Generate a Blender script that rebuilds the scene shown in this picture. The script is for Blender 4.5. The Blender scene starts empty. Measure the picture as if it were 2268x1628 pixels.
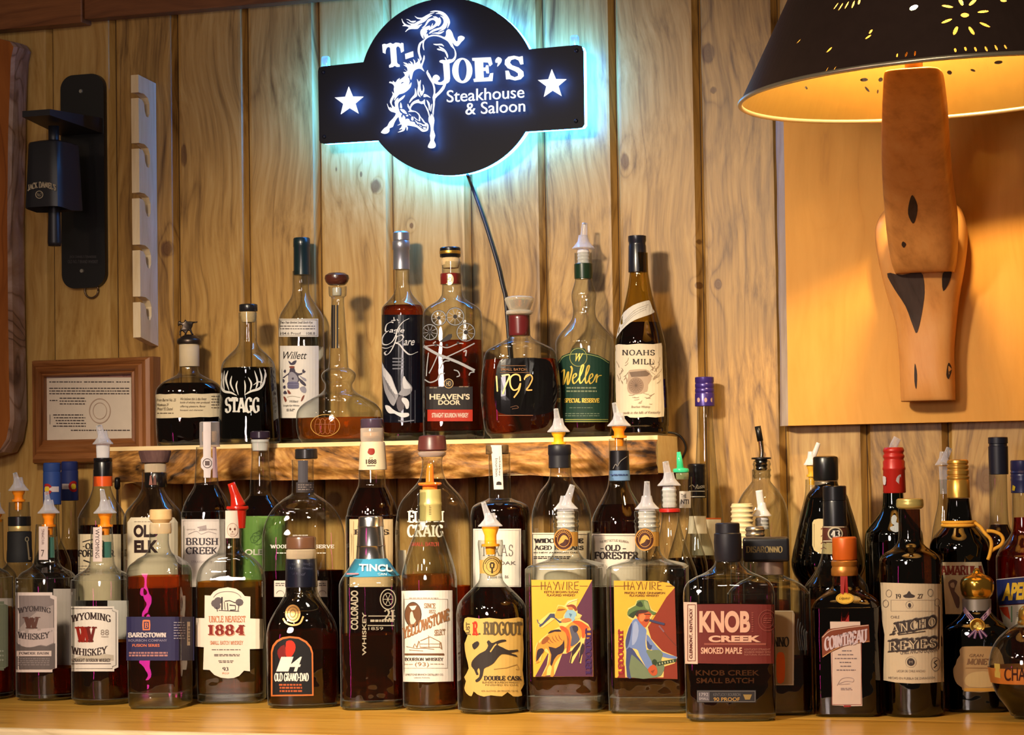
import bpy, bmesh, math, random
from mathutils import Vector, Matrix
from mathutils.geometry import delaunay_2d_cdt
random.seed(7)
SC = bpy.context.scene
COL = SC.collection
# ------------------------------------------------------------------ camera
F, W, H = 5500.0, 2268, 1628
YAW, PITCH, ROLL, DC, EYE = math.radians(20), math.radians(2.56), math.radians(0.9), 3.95, 1.431
FH = Vector((-math.sin(YAW), math.cos(YAW), 0))
RH = Vector((math.cos(YAW), math.sin(YAW), 0))
FW = (FH * math.cos(PITCH) + Vector((0, 0, math.sin(PITCH)))).normalized()
UP0 = RH.cross(FW).normalized()
RT = RH * math.cos(ROLL) - UP0 * math.sin(ROLL)
UP = UP0 * math.cos(ROLL) + RH * math.sin(ROLL)
CAM = -FW * DC
CAM.z = EYE
cd = bpy.data.cameras.new('camera')
cd.sensor_width = 36.0
cd.lens = F / W * 36.0
cd.clip_start = 0.05
cam = bpy.data.objects.new('camera', cd)
COL.objects.link(cam)
M = Matrix((RT, UP, -FW)).transposed().to_4x4()
M.translation = CAM
cam.matrix_world = M
SC.camera = cam
# ------------------------------------------------------------------ view, world, lights
vs = SC.view_settings
vs.view_transform = 'Standard'
vs.look = 'None'
vs.gamma = 1.0
vs.use_curve_mapping = False
vs.exposure = 0.0
cy = SC.cycles
cy.max_bounces = 14
cy.diffuse_bounces = 3
cy.glossy_bounces = 5
cy.transmission_bounces = 12
cy.transparent_max_bounces = 32
cy.caustics_reflective = False
cy.caustics_refractive = False
cy.sample_clamp_indirect = 3.0
cy.use_adaptive_sampling = True
cy.adaptive_threshold = 0.02
cy.use_denoising = True
wd = bpy.data.worlds.new('fill_light')
SC.world = wd
wd.use_nodes = True
bg = wd.node_tree.nodes['Background']
bg.inputs[0].default_value = (0.85, 0.62, 0.42, 1)
bg.inputs[1].default_value = 0.075


def area(name, loc, aim, size, power, col, spread=math.pi, shape='DISK'):
    l = bpy.data.lights.new(name, 'AREA')
    l.shape = shape
    l.size = size
    l.energy = power
    l.color = col
    l.spread = spread
    o = bpy.data.objects.new(name, l)
    COL.objects.link(o)
    o.location = loc
    o.rotation_euler = (Vector(aim) - Vector(loc)).to_track_quat('-Z', 'Y').to_euler()
    return o


# ceiling lamps of the room, in front of the bar, and an added front fill
area('ceiling_lamp_light', (-0.05, -2.30, 2.35), (0.06, 0, 1.16), 0.20, 8.6, (1.0, 0.83, 0.60), math.radians(48))
area('ceiling_lamp_light.001', (1.10, -2.60, 2.60), (0.6, 0, 1.15), 0.12, 2.2, (1.0, 0.82, 0.60), math.radians(130))
area('ceiling_lamp_light.002', (-1.5, -3.2, 2.60), (-0.6, 0, 1.1), 0.12, 0.8, (1.0, 0.62, 0.36), math.radians(130))
area('ceiling_lamp_light.003', (-0.5, -2.9, 2.45), (0, 0, 1.2), 0.10, 2.0, (1.0, 0.84, 0.66), math.radians(130))
area('ceiling_lamp_light.004', (0.55, -3.1, 2.5), (0.2, 0, 1.2), 0.10, 2.0, (1.0, 0.84, 0.66), math.radians(130))
for k_, (lx_, ly_, lz_) in enumerate(((-1.1, -2.4, 2.3), (-0.3, -2.0, 2.5), (0.9, -2.2, 2.4), (1.6, -3.0, 2.2))):
    area('small_lamp_light', (lx_, ly_, lz_), (0, 0, 1.2), 0.05, 0.38, (1.0, 0.88, 0.72), math.radians(140))
area('fill_light', (0.35, -3.3, 1.75), (0.0, 0, 1.2), 0.5, 5.5, (1.0, 0.84, 0.80), math.radians(110))  # added soft front fill without a lamp behind it, lifts the wall shadows
nl = area('neon_light', (-0.62, -2.3, 1.18), (0, 0, 1.12), 0.06, 0.75, (1.0, 0.04, 0.40), shape='RECTANGLE')
nl.data.size_y = 0.40


# ------------------------------------------------------------------ pixel to world
def ray(x, y):
    return FW + RT * ((x - W / 2) / F) - UP * ((y - H / 2) / F)


def P(x, y, Y):
    d = ray(x, y)
    return CAM + d * ((Y - CAM.y) / d.y)


def PZ(x, y, z):
    d = ray(x, y)
    return CAM + d * ((z - CAM.z) / d.z)


ZR = {'R1': (0, 920, 4.522), 'R2': (240, 920, 4.522), 'R3': (540, 920, 4.522), 'R4': (840, 920, 4.522),
      'R5': (1140, 880, 4.522), 'R6': (1420, 820, 3.876), 'R7': (1700, 940, 4.789), 'R8': (1948, 940, 4.522),
      'F1': (0, 1240, 4.197), 'F2': (270, 1240, 4.197), 'F3': (570, 1140, 3.336), 'F4': (860, 1100, 3.256),
      'F5': (1150, 1080, 3.131), 'F6': (1490, 1140, 3.336), 'F7': (1780, 1180, 3.634), 'F8': (2048, 1180, 3.634),
      'S3': (330, 660, 4.787), 'S4': (600, 500, 3.257), 'S5': (830, 500, 3.256), 'S6': (1050, 620, 4.286),
      'S7': (1210, 480, 3.13), 'HA': (830, 10, 9.576), 'HB': (830, 160, 9.043), 'SG': (680, 0, 3.544),
      'BL': (0, 120, 2.907), 'FR': (0, 660, 4.07), 'LP': (1640, 0, 3.611), 'H1': (1170, 1280, 4.113), 'H2': (1355, 1280, 4.02), 'E1': (840, 690, 3.56), 'W1': (615, 760, 5.44)}


def zp(r, pts):
    ox, oy, s = ZR[r]
    return [(ox + x / s, oy + y / s) for x, y in pts]


def zb(r, x0, y0, x1, y1):
    (a, b), (c, d) = zp(r, [(x0, y0), (x1, y1)])
    return a, b, c, d


# ------------------------------------------------------------------ materials
def lin(c):
    return tuple((v / 255 / 12.92) if v / 255 <= 0.04045 else ((v / 255 + 0.055) / 1.055) ** 2.4 for v in c[:3]) + (1,)


MC = {}


def mat(kind, col=(200, 200, 200), rough=0.5, metal=0.0, **k):
    key = (kind, tuple(col), rough, metal, tuple(sorted(k.items())))
    if key in MC:
        return MC[key]
    m = bpy.data.materials.new(kind)
    m.use_nodes = True
    nt = m.node_tree
    N, L = nt.nodes, nt.links
    pb = N['Principled BSDF']
    out = N['Material Output']
    c = lin(col)
    if kind == 'thin_glass':
        N.remove(pb)
        tr = N.new('ShaderNodeBsdfTransparent')
        lw = N.new('ShaderNodeLayerWeight')
        lw.inputs['Blend'].default_value = 0.5
        pw = N.new('ShaderNodeMath')
        pw.operation = 'POWER'
        pw.inputs[1].default_value = k.get('pow', 4.0)
        L.new(lw.outputs['Facing'], pw.inputs[0])
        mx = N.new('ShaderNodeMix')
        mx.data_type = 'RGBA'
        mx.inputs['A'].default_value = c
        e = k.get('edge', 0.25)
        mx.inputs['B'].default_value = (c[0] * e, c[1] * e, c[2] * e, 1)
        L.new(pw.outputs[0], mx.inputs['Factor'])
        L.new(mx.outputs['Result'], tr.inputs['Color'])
        gl = N.new('ShaderNodeBsdfGlossy')
        gl.inputs['Roughness'].default_value = rough
        tc = N.new('ShaderNodeTexCoord')
        nz_ = N.new('ShaderNodeTexNoise')
        nz_.inputs['Scale'].default_value = 38
        nz_.inputs['Detail'].default_value = 1.0
        L.new(tc.outputs['Object'], nz_.inputs['Vector'])
        bp = N.new('ShaderNodeBump')
        bp.inputs['Strength'].default_value = k.get('wavy', 0.2)
        bp.inputs['Distance'].default_value = 0.004
        L.new(nz_.outputs['Fac'], bp.inputs['Height'])
        L.new(bp.outputs[0], gl.inputs['Normal'])
        p5 = N.new('ShaderNodeMath')
        p5.operation = 'POWER'
        p5.inputs[1].default_value = 5.0
        L.new(lw.outputs['Facing'], p5.inputs[0])
        mul = N.new('ShaderNodeMath')
        mul.operation = 'MULTIPLY_ADD'
        mul.inputs[1].default_value = 0.7
        mul.inputs[2].default_value = 0.045 * k.get('refl', 1.9)
        mul.use_clamp = True
        L.new(p5.outputs[0], mul.inputs[0])
        ms = N.new('ShaderNodeMixShader')
        L.new(mul.outputs[0], ms.inputs[0])
        L.new(tr.outputs[0], ms.inputs[1])
        L.new(gl.outputs[0], ms.inputs[2])
        # bright rim highlight painted in: diffuse colour mixed at grazing edges
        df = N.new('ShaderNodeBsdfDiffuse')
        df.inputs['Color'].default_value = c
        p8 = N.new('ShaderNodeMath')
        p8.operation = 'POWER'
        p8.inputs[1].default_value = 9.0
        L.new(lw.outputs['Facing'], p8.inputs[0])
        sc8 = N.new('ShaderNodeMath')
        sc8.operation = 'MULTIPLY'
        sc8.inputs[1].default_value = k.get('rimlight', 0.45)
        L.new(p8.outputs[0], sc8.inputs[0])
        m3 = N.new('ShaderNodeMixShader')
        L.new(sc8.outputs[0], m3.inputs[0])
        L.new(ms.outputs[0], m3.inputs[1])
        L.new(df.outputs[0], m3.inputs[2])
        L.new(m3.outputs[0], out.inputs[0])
    elif kind == 'liquid':
        N.remove(pb)
        g = N.new('ShaderNodeBsdfGlass')
        g.inputs['Color'].default_value = c
        g.inputs['IOR'].default_value = k.get('ior', 1.34)
        g.inputs['Roughness'].default_value = rough
        if k.get('haze'):
            df = N.new('ShaderNodeBsdfDiffuse')
            df.inputs['Color'].default_value = c
            mh = N.new('ShaderNodeMixShader')
            mh.inputs[0].default_value = k['haze']
            L.new(g.outputs[0], mh.inputs[1])
            L.new(df.outputs[0], mh.inputs[2])
            # part of the light goes straight through, so that full bottles do not cast black shadows
            tr = N.new('ShaderNodeBsdfTransparent')
            tr.inputs['Color'].default_value = c
            m2 = N.new('ShaderNodeMixShader')
            m2.inputs[0].default_value = 0.30
            L.new(mh.outputs[0], m2.inputs[1])
            L.new(tr.outputs[0], m2.inputs[2])
            L.new(m2.outputs[0], out.inputs[0])
        else:
            L.new(g.outputs[0], out.inputs[0])
    elif kind == 'clear_plastic':
        N.remove(pb)
        tr = N.new('ShaderNodeBsdfTransparent')
        tr.inputs['Color'].default_value = c
        p2 = N.new('ShaderNodeBsdfPrincipled')
        p2.inputs['Base Color'].default_value = c
        p2.inputs['Roughness'].default_value = 0.12
        p2.inputs['Specular IOR Level'].default_value = 0.9
        lw = N.new('ShaderNodeLayerWeight')
        lw.inputs['Blend'].default_value = 0.4
        ma = N.new('ShaderNodeMath')
        ma.operation = 'MULTIPLY_ADD'
        ma.inputs[1].default_value = 0.6
        ma.inputs[2].default_value = k.get('op', 0.25)
        ma.use_clamp = True
        L.new(lw.outputs['Facing'], ma.inputs[0])
        ms = N.new('ShaderNodeMixShader')
        L.new(ma.outputs[0], ms.inputs[0])
        L.new(tr.outputs[0], ms.inputs[1])
        L.new(p2.outputs[0], ms.inputs[2])
        L.new(ms.outputs[0], out.inputs[0])
    elif kind == 'glow':
        N.remove(pb)
        em = N.new('ShaderNodeEmission')
        em.inputs[0].default_value = (*k['rgb'], 1)
        em.inputs[1].default_value = k['power']
        L.new(em.outputs[0], out.inputs[0])
    else:
        pb.inputs['Base Color'].default_value = c
        pb.inputs['Roughness'].default_value = rough
        pb.inputs['Metallic'].default_value = metal
        pb.inputs['Specular IOR Level'].default_value = k.get('spec', 0.4)
        var = k.get('var', 0.06)
        if var:
            tc = N.new('ShaderNodeTexCoord')
            no = N.new('ShaderNodeTexNoise')
            no.inputs['Scale'].default_value = k.get('scale', 90)
            no.inputs['Detail'].default_value = 5
            L.new(tc.outputs['Object'], no.inputs['Vector'])
            hs = N.new('ShaderNodeHueSaturation')
            hs.inputs['Color'].default_value = c
            mr = N.new('ShaderNodeMapRange')
            mr.inputs['To Min'].default_value = 1 - var * 2
            mr.inputs['To Max'].default_value = 1 + var * 2
            L.new(no.outputs['Fac'], mr.inputs['Value'])
            L.new(mr.outputs[0], hs.inputs['Value'])
            L.new(hs.outputs[0], pb.inputs['Base Color'])
            if k.get('bump'):
                bp = N.new('ShaderNodeBump')
                bp.inputs['Strength'].default_value = k['bump']
                bp.inputs['Distance'].default_value = 0.002
                L.new(no.outputs['Fac'], bp.inputs['Height'])
                L.new(bp.outputs[0], pb.inputs['Normal'])
    MC[key] = m
    return m


def paper(col):
    col = tuple(int(v * .88) for v in col)
    return mat('paper', col, 0.62, 0.0, spec=0.25, var=0.03)


def gloss(col, rough=0.25, metal=0.0):
    return mat('gloss', col, rough, metal, spec=0.5, var=0.02)


def wood(name, cols, axis, stretch=14.0, scale=7.0, rough=0.42, knots=(), knotcol=(74, 38, 16), rings=1.0, bump=0.25, spread=0.10, coat=0.0, ramp=(0.15, 0.46, 0.78)):
    """grain running along axis (0 x, 2 z); cols dark, mid, light; every object gets its own cut of the grain"""
    m = bpy.data.materials.new(name)
    m.use_nodes = True
    N, L = m.node_tree.nodes, m.node_tree.links
    pb = N['Principled BSDF']
    pb.inputs['Roughness'].default_value = rough
    pb.inputs['Specular IOR Level'].default_value = 0.35
    pb.inputs['Coat Weight'].default_value = coat
    pb.inputs['Coat Roughness'].default_value = 0.2

    def node(t, **kw):
        n = N.new(t)
        for a, b in kw.items():
            setattr(n, a, b)
        return n

    def math2(op, a, b=None, c=None):
        n = node('ShaderNodeMath', operation=op)
        for i, v in enumerate((a, b, c)):
            if v is None:
                continue
            if isinstance(v, (int, float)):
                n.inputs[i].default_value = v
            else:
                L.new(v, n.inputs[i])
        return n.outputs[0]
    tc = node('ShaderNodeTexCoord')
    oi = node('ShaderNodeObjectInfo')
    off = node('ShaderNodeCombineXYZ')
    r37 = math2('MULTIPLY', oi.outputs['Random'], 37.0)
    r11 = math2('MULTIPLY', oi.outputs['Random'], 11.0)
    for i in range(3):
        L.new((r37, r11, r37)[i], off.inputs[i])
    ad = node('ShaderNodeVectorMath', operation='ADD')
    L.new(tc.outputs['Object'], ad.inputs[0])
    L.new(off.outputs[0], ad.inputs[1])
    # a slow wander so that the grain is not ruler straight
    wn = node('ShaderNodeTexNoise')
    wn.inputs['Scale'].default_value = 3.2
    wn.inputs['Detail'].default_value = 1.5
    L.new(ad.outputs[0], wn.inputs['Vector'])
    wv = node('ShaderNodeVectorMath', operation='MULTIPLY_ADD')
    L.new(wn.outputs['Color'], wv.inputs[0])
    wv.inputs[1].default_value = [0.0 if i == axis else spread for i in range(3)]
    L.new(ad.outputs[0], wv.inputs[2])
    kv = None
    kmask = None
    if knots:
        sx = node('ShaderNodeSeparateXYZ')
        L.new(tc.outputs['Object'], sx.inputs[0])
        for (kx, kz, rx, rz) in knots:
            dx = math2('DIVIDE', math2('SUBTRACT', sx.outputs[0], kx), rx)
            dz = math2('DIVIDE', math2('SUBTRACT', sx.outputs[2], kz), rz)
            d = math2('SQRT', math2('ADD', math2('MULTIPLY', dx, dx), math2('MULTIPLY', dz, dz)))
            kmask = d if kmask is None else math2('MINIMUM', kmask, d)
    mp = node('ShaderNodeMapping')
    mp.inputs['Scale'].default_value = [1.0 if i == axis else stretch for i in range(3)]
    L.new(wv.outputs[0], mp.inputs['Vector'])
    n1 = node('ShaderNodeTexNoise')
    n1.inputs['Scale'].default_value = scale
    n1.inputs['Detail'].default_value = 6
    n1.inputs['Roughness'].default_value = 0.62
    L.new(mp.outputs[0], n1.inputs['Vector'])
    mp2 = node('ShaderNodeMapping')
    mp2.inputs['Scale'].default_value = [0.11 if i == axis else 2.0 for i in range(3)]
    L.new(wv.outputs[0], mp2.inputs['Vector'])
    n2 = node('ShaderNodeTexNoise')
    n2.inputs['Scale'].default_value = 5.0
    n2.inputs['Detail'].default_value = 2.0
    L.new(mp2.outputs[0], n2.inputs['Vector'])
    hgt = math2('MULTIPLY', n2.outputs['Fac'], 9.0)
    if kmask is not None:
        hgt = math2('ADD', hgt, math2('DIVIDE', 2.2, math2('ADD', kmask, 0.55)))
    sine = math2('ABSOLUTE', math2('SINE', math2('MULTIPLY', hgt, 3.2)))
    ring = math2('POWER', math2('SUBTRACT', 1.0, sine), 3.0)
    f = math2('SUBTRACT', math2('MULTIPLY_ADD', n1.outputs['Fac'], 0.75, 0.16), math2('MULTIPLY', ring, 0.30 * rings))
    f = math2('ADD', f, math2('MULTIPLY', math2('SUBTRACT', oi.outputs['Random'], 0.5), 0.26))
    f = math2('ADD', f, math2('MULTIPLY', math2('SUBTRACT', n2.outputs['Fac'], 0.5), 0.35))
    cr = node('ShaderNodeValToRGB')
    e = cr.color_ramp.elements
    e[0].position = ramp[0]
    e[0].color = lin(cols[0])
    e[1].position = ramp[2]
    e[1].color = lin(cols[2])
    em = e.new(ramp[1])
    em.color = lin(cols[1])
    L.new(f, cr.inputs[0])
    colr = cr.outputs[0]
    if kmask is not None:
        mr = node('ShaderNodeMapRange', interpolation_type='SMOOTHSTEP')
        mr.inputs['From Min'].default_value = 0.75
        mr.inputs['From Max'].default_value = 1.35
        mr.inputs['To Min'].default_value = 0.72
        mr.inputs['To Max'].default_value = 0.0
        L.new(math2('ADD', kmask, math2('MULTIPLY', math2('SUBTRACT', n1.outputs['Fac'], 0.5), 0.9)), mr.inputs['Value'])
        mx = node('ShaderNodeMix', data_type='RGBA')
        L.new(mr.outputs[0], mx.inputs['Factor'])
        L.new(colr, mx.inputs['A'])
        mx.inputs['B'].default_value = lin(knotcol)
        colr = mx.outputs['Result']
    L.new(colr, pb.inputs['Base Color'])
    bp = node('ShaderNodeBump')
    bp.inputs['Strength'].default_value = bump
    bp.inputs['Distance'].default_value = 0.0015
    L.new(f, bp.inputs['Height'])
    L.new(bp.outputs[0], pb.inputs['Normal'])
    return m


# ------------------------------------------------------------------ objects
def link(name, verts, faces, mats, parent=None, smooth=False, midx=None, loc=None):
    me = bpy.data.meshes.new(name)
    me.from_pydata([tuple(v) for v in verts], [], faces)
    if not isinstance(mats, (list, tuple)):
        mats = [mats]
    for m in mats:
        me.materials.append(m)
    if midx:
        me.polygons.foreach_set('material_index', midx)
    if smooth:
        me.polygons.foreach_set('use_smooth', [True] * len(me.polygons))
    me.update()
    o = bpy.data.objects.new(name, me)
    COL.objects.link(o)
    if parent is not None:
        o.parent = parent
    if loc is not None:
        o.location = loc
    return o


def link_bm(name, bm, mats, parent=None, smooth=False, auto=None, loc=None):
    me = bpy.data.meshes.new(name)
    bm.normal_update()
    if auto is not None:
        for f in bm.faces:
            f.smooth = True
        for e in bm.edges:
            e.smooth = e.is_manifold and e.calc_face_angle(3.2) < auto
    bm.to_mesh(me)
    bm.free()
    if not isinstance(mats, (list, tuple)):
        mats = [mats]
    for m in mats:
        me.materials.append(m)
    if smooth:
        me.polygons.foreach_set('use_smooth', [True] * len(me.polygons))
    o = bpy.data.objects.new(name, me)
    COL.objects.link(o)
    if parent is not None:
        o.parent = parent
    if loc is not None:
        o.location = loc
    return o


def thing(name, label, cat, loc=(0, 0, 0), rz=0.0, group=None):
    o = bpy.data.objects.new(name, None)
    o.empty_display_size = 0.03
    COL.objects.link(o)
    o.location = loc
    o.rotation_euler = (0, 0, rz)
    tag(o, label, cat, group)
    return o


def tag(o, label=None, cat=None, group=None, kind=None):
    for a, b in (('label', label), ('category', cat), ('group', group), ('kind', kind)):
        if b:
            o[a] = b
    return o


def box_bm(x0, x1, y0, y1, z0, z1, bev=0.0, seg=2):
    bm = bmesh.new()
    bmesh.ops.create_cube(bm, size=1.0)
    for v in bm.verts:
        v.co = Vector(((x0 + x1) / 2 + v.co.x * (x1 - x0), (y0 + y1) / 2 + v.co.y * (y1 - y0), (z0 + z1) / 2 + v.co.z * (z1 - z0)))
    if bev:
        bmesh.ops.bevel(bm, geom=list(bm.edges), offset=bev, segments=seg, affect='EDGES', profile=0.6)
    return bm


def catmull(pts, n=4, closed=False):
    """centripetal-ish smoothing of a list of tuples; a repeated point makes a sharp corner"""
    if closed:
        q = list(pts)
        out = []
        m = len(q)
        for i in range(m):
            p0, p1, p2, p3 = q[i - 1], q[i], q[(i + 1) % m], q[(i + 2) % m]
            for j in range(n):
                t = j / n
                out.append(tuple(0.5 * (2 * b + (c - a) * t + (2 * a - 5 * b + 4 * c - d) * t * t + (3 * b - a - 3 * c + d) * t ** 3) for a, b, c, d in zip(p0, p1, p2, p3)))
        return out
    runs, cur = [], [pts[0]]
    for p in pts[1:]:
        if p == cur[-1]:
            runs.append(cur)
            cur = [p]
        else:
            cur.append(p)
    runs.append(cur)
    out = []
    for r in runs:
        if len(r) == 1:
            continue
        for i in range(len(r) - 1):
            p1, p2 = r[i], r[i + 1]
            p0 = r[i - 1] if i else tuple(2 * a - b for a, b in zip(p1, p2))
            p3 = r[i + 2] if i + 2 < len(r) else tuple(2 * b - a for a, b in zip(p1, p2))
            for j in range(n):
                t = j / n
                out.append(tuple(0.5 * (2 * b + (c - a) * t + (2 * a - 5 * b + 4 * c - d) * t * t + (3 * b - a - 3 * c + d) * t ** 3) for a, b, c, d in zip(p0, p1, p2, p3)))
        out.append(tuple(r[-1]))
    return out


def tube_mesh(pts, rad, seg=10, cap=True):
    """tube along 3-d points; rad number or list"""
    pts = [Vector(p) for p in pts]
    n = len(pts)
    rs = rad if isinstance(rad, (list, tuple)) else [rad] * n
    vs, fs = [], []
    ref = None
    for i, p in enumerate(pts):
        d = (pts[min(i + 1, n - 1)] - pts[max(i - 1, 0)]).normalized()
        if ref is None:
            ref = d.orthogonal().normalized()
        ref = (ref - d * ref.dot(d)).normalized()
        b = d.cross(ref)
        for j in range(seg):
            a = 2 * math.pi * j / seg
            vs.append(p + ref * (rs[i] * math.cos(a)) + b * (rs[i] * math.sin(a)))
    for i in range(n - 1):
        for j in range(seg):
            k = (j + 1) % seg
            fs.append((i * seg + j, i * seg + k, (i + 1) * seg + k, (i + 1) * seg + j))
    if cap:
        fs.append(tuple(range(seg - 1, -1, -1)))
        fs.append(tuple((n - 1) * seg + j for j in range(seg)))
    return vs, fs


# ------------------------------------------------------------------ lettering
SANS = {}


def sans_mesh(s, off=0.0):
    key = (s, off)
    if key not in SANS:
        c = bpy.data.curves.new('lettering', 'FONT')
        c.body = s
        c.dimensions = '2D'
        c.fill_mode = 'FRONT'
        c.resolution_u = 5
        c.offset = off
        o = bpy.data.objects.new('lettering', c)
        COL.objects.link(o)
        dg = bpy.context.evaluated_depsgraph_get()
        me = bpy.data.meshes.new_from_object(o.evaluated_get(dg))
        v = [(p.co.x, p.co.y) for p in me.vertices]
        f = [tuple(p.vertices) for p in me.polygons]
        bpy.data.objects.remove(o)
        bpy.data.curves.remove(c)
        bpy.data.meshes.remove(me)
        SANS[key] = (v, f)
    return SANS[key]


# broad-nib capitals with slab serifs: per glyph its width and its strokes (c = curved); ends on the lines get serifs
def arcp(cx, cy, rx, ry, a0, a1, n=12):
    return [(cx + rx * math.cos(math.radians(a0 + (a1 - a0) * i / n)), cy + ry * math.sin(math.radians(a0 + (a1 - a0) * i / n))) for i in range(n + 1)]


GL = {
    'A': (.74, [[(.04, 0), (.37, 1)], [(.37, 1), (.70, 0)], [(.15, .33), (.58, .33)]]),
    'B': (.62, [[(.10, 0), (.10, 1)], [(.10, 1), (.32, 1)] + arcp(.32, .77, .20, .23, 80, -90, 8) + [(.10, .54)], [(.10, .54), (.34, .54)] + arcp(.34, .27, .23, .27, 80, -90, 8) + [(.10, 0)]]),
    'C': (.66, [arcp(.37, .5, .30, .5, 48, 312, 18), [(.57, .98), (.57, .72)]]),
    'D': (.70, [[(.10, 0), (.10, 1)], [(.10, 1), (.28, 1)] + arcp(.28, .5, .36, .5, 85, -85, 14) + [(.10, 0)]]),
    'E': (.58, [[(.10, 0), (.10, 1)], [(.10, 1), (.52, 1)], [(.10, .52), (.40, .52)], [(.10, 0), (.54, 0)], [(.52, 1), (.52, .78)], [(.54, 0), (.54, .24)], [(.40, .40), (.40, .64)]]),
    'F': (.55, [[(.10, 0), (.10, 1)], [(.10, 1), (.51, 1)], [(.10, .52), (.40, .52)], [(.51, 1), (.51, .78)], [(.40, .40), (.40, .64)]]),
    'G': (.70, [arcp(.37, .5, .30, .5, 48, 325, 18), [(.60, .42), (.60, .08)], [(.42, .42), (.68, .42)], [(.57, .98), (.57, .74)]]),
    'H': (.74, [[(.11, 0), (.11, 1)], [(.63, 0), (.63, 1)], [(.11, .52), (.63, .52)]]),
    'I': (.32, [[(.16, 0), (.16, 1)]]),
    'J': (.46, [[(.32, 1), (.32, .22)] + arcp(.18, .20, .14, .24, 0, -170, 8)]),
    'K': (.70, [[(.11, 0), (.11, 1)], [(.60, 1), (.11, .42)], [(.26, .58), (.62, 0)]]),
    'L': (.56, [[(.11, 0), (.11, 1)], [(.11, 0), (.52, 0)], [(.52, 0), (.52, .26)]]),
    'M': (.88, [[(.11, 0), (.11, 1)], [(.11, 1), (.44, .12)], [(.44, .12), (.77, 1)], [(.77, 1), (.77, 0)]]),
    'N': (.74, [[(.11, 0), (.11, 1)], [(.11, 1), (.63, 0)], [(.63, 0), (.63, 1)]]),
    'O': (.72, [arcp(.36, .5, .30, .5, 0, 360, 24)]),
    'P': (.60, [[(.10, 0), (.10, 1)], [(.10, 1), (.32, 1)] + arcp(.32, .74, .22, .26, 80, -90, 8) + [(.10, .48)]]),
    'Q': (.72, [arcp(.36, .5, .30, .5, 0, 360, 24), [(.42, .22), (.66, -.12)]]),
    'R': (.68, [[(.10, 0), (.10, 1)], [(.10, 1), (.32, 1)] + arcp(.32, .75, .21, .25, 80, -90, 8) + [(.10, .5)], [(.32, .5), (.60, 0)]]),
    'S': (.56, [arcp(.28, .75, .20, .25, 35, 270, 12)[:-1] + arcp(.28, .26, .22, .26, 85, -150, 12), [(.47, .97), (.47, .76)], [(.08, .03), (.08, .26)]]),
    'T': (.64, [[(.32, 0), (.32, 1)], [(.05, 1), (.59, 1)], [(.05, 1), (.05, .76)], [(.59, 1), (.59, .76)]]),
    'U': (.72, [[(.11, 1), (.11, .32)] + arcp(.36, .30, .25, .32, 180, 360, 12) + [(.61, 1)]]),
    'V': (.72, [[(.05, 1), (.36, 0)], [(.36, 0), (.67, 1)]]),
    'W': (1.0, [[(.04, 1), (.28, 0)], [(.28, 0), (.50, .95)], [(.50, .95), (.73, 0)], [(.73, 0), (.96, 1)]]),
    'X': (.70, [[(.06, 1), (.64, 0)], [(.64, 1), (.06, 0)]]),
    'Y': (.70, [[(.05, 1), (.35, .46)], [(.65, 1), (.35, .46)], [(.35, .46), (.35, 0)]]),
    'Z': (.60, [[(.08, 1), (.52, 1)], [(.52, 1), (.06, 0)], [(.06, 0), (.54, 0)], [(.08, 1), (.08, .78)], [(.54, 0), (.54, .24)]]),
    '0': (.58, [arcp(.29, .5, .23, .5, 0, 360, 20)]), '1': (.36, [[(.18, 0), (.18, 1)], [(.03, .82), (.18, 1)]]),
    '2': (.56, [arcp(.27, .74, .20, .26, 160, -35, 10) + [(.06, 0)], [(.06, 0), (.52, 0)], [(.52, 0), (.52, .2)]]),
    '3': (.54, [arcp(.26, .76, .19, .24, 150, -90, 10), arcp(.26, .27, .22, .27, 85, -150, 10)]),
    '4': (.60, [[(.42, 0), (.42, 1)], [(.42, 1), (.04, .28)], [(.04, .28), (.58, .28)]]),
    '7': (.54, [[(.06, 1), (.50, 1)], [(.50, 1), (.20, 0)], [(.06, 1), (.06, .8)]]),
    '8': (.56, [arcp(.28, .76, .18, .24, 0, 360, 16), arcp(.28, .26, .22, .27, 0, 360, 16)]),
    '9': (.56, [arcp(.28, .70, .21, .30, 0, 360, 16), arcp(.24, .5, .25, .5, 10, -85, 8)]),
    '-': (.40, [[(.06, .45), (.34, .45)]]), "'": (.20, [[(.12, 1), (.08, .74)]]), '.': (.24, [[(.10, .0), (.10, .12)]]), ' ': (.36, []),
}


def ribbon(pts, wf, n0=0):
    vs, fs = [], []
    m = len(pts)
    for i in range(m):
        a = pts[max(i - 1, 0)]
        b = pts[min(i + 1, m - 1)]
        dx, dy = b[0] - a[0], b[1] - a[1]
        l = math.hypot(dx, dy) or 1e-9
        w = wf(i / (m - 1) if m > 1 else 0, dx / l, dy / l) / 2
        vs.append((pts[i][0] - dy / l * w, pts[i][1] + dx / l * w))
        vs.append((pts[i][0] + dy / l * w, pts[i][1] - dx / l * w))
    for i in range(m - 1):
        fs.append((n0 + 2 * i, n0 + 2 * i + 1, n0 + 2 * i + 3, n0 + 2 * i + 2))
    return vs, fs


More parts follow.
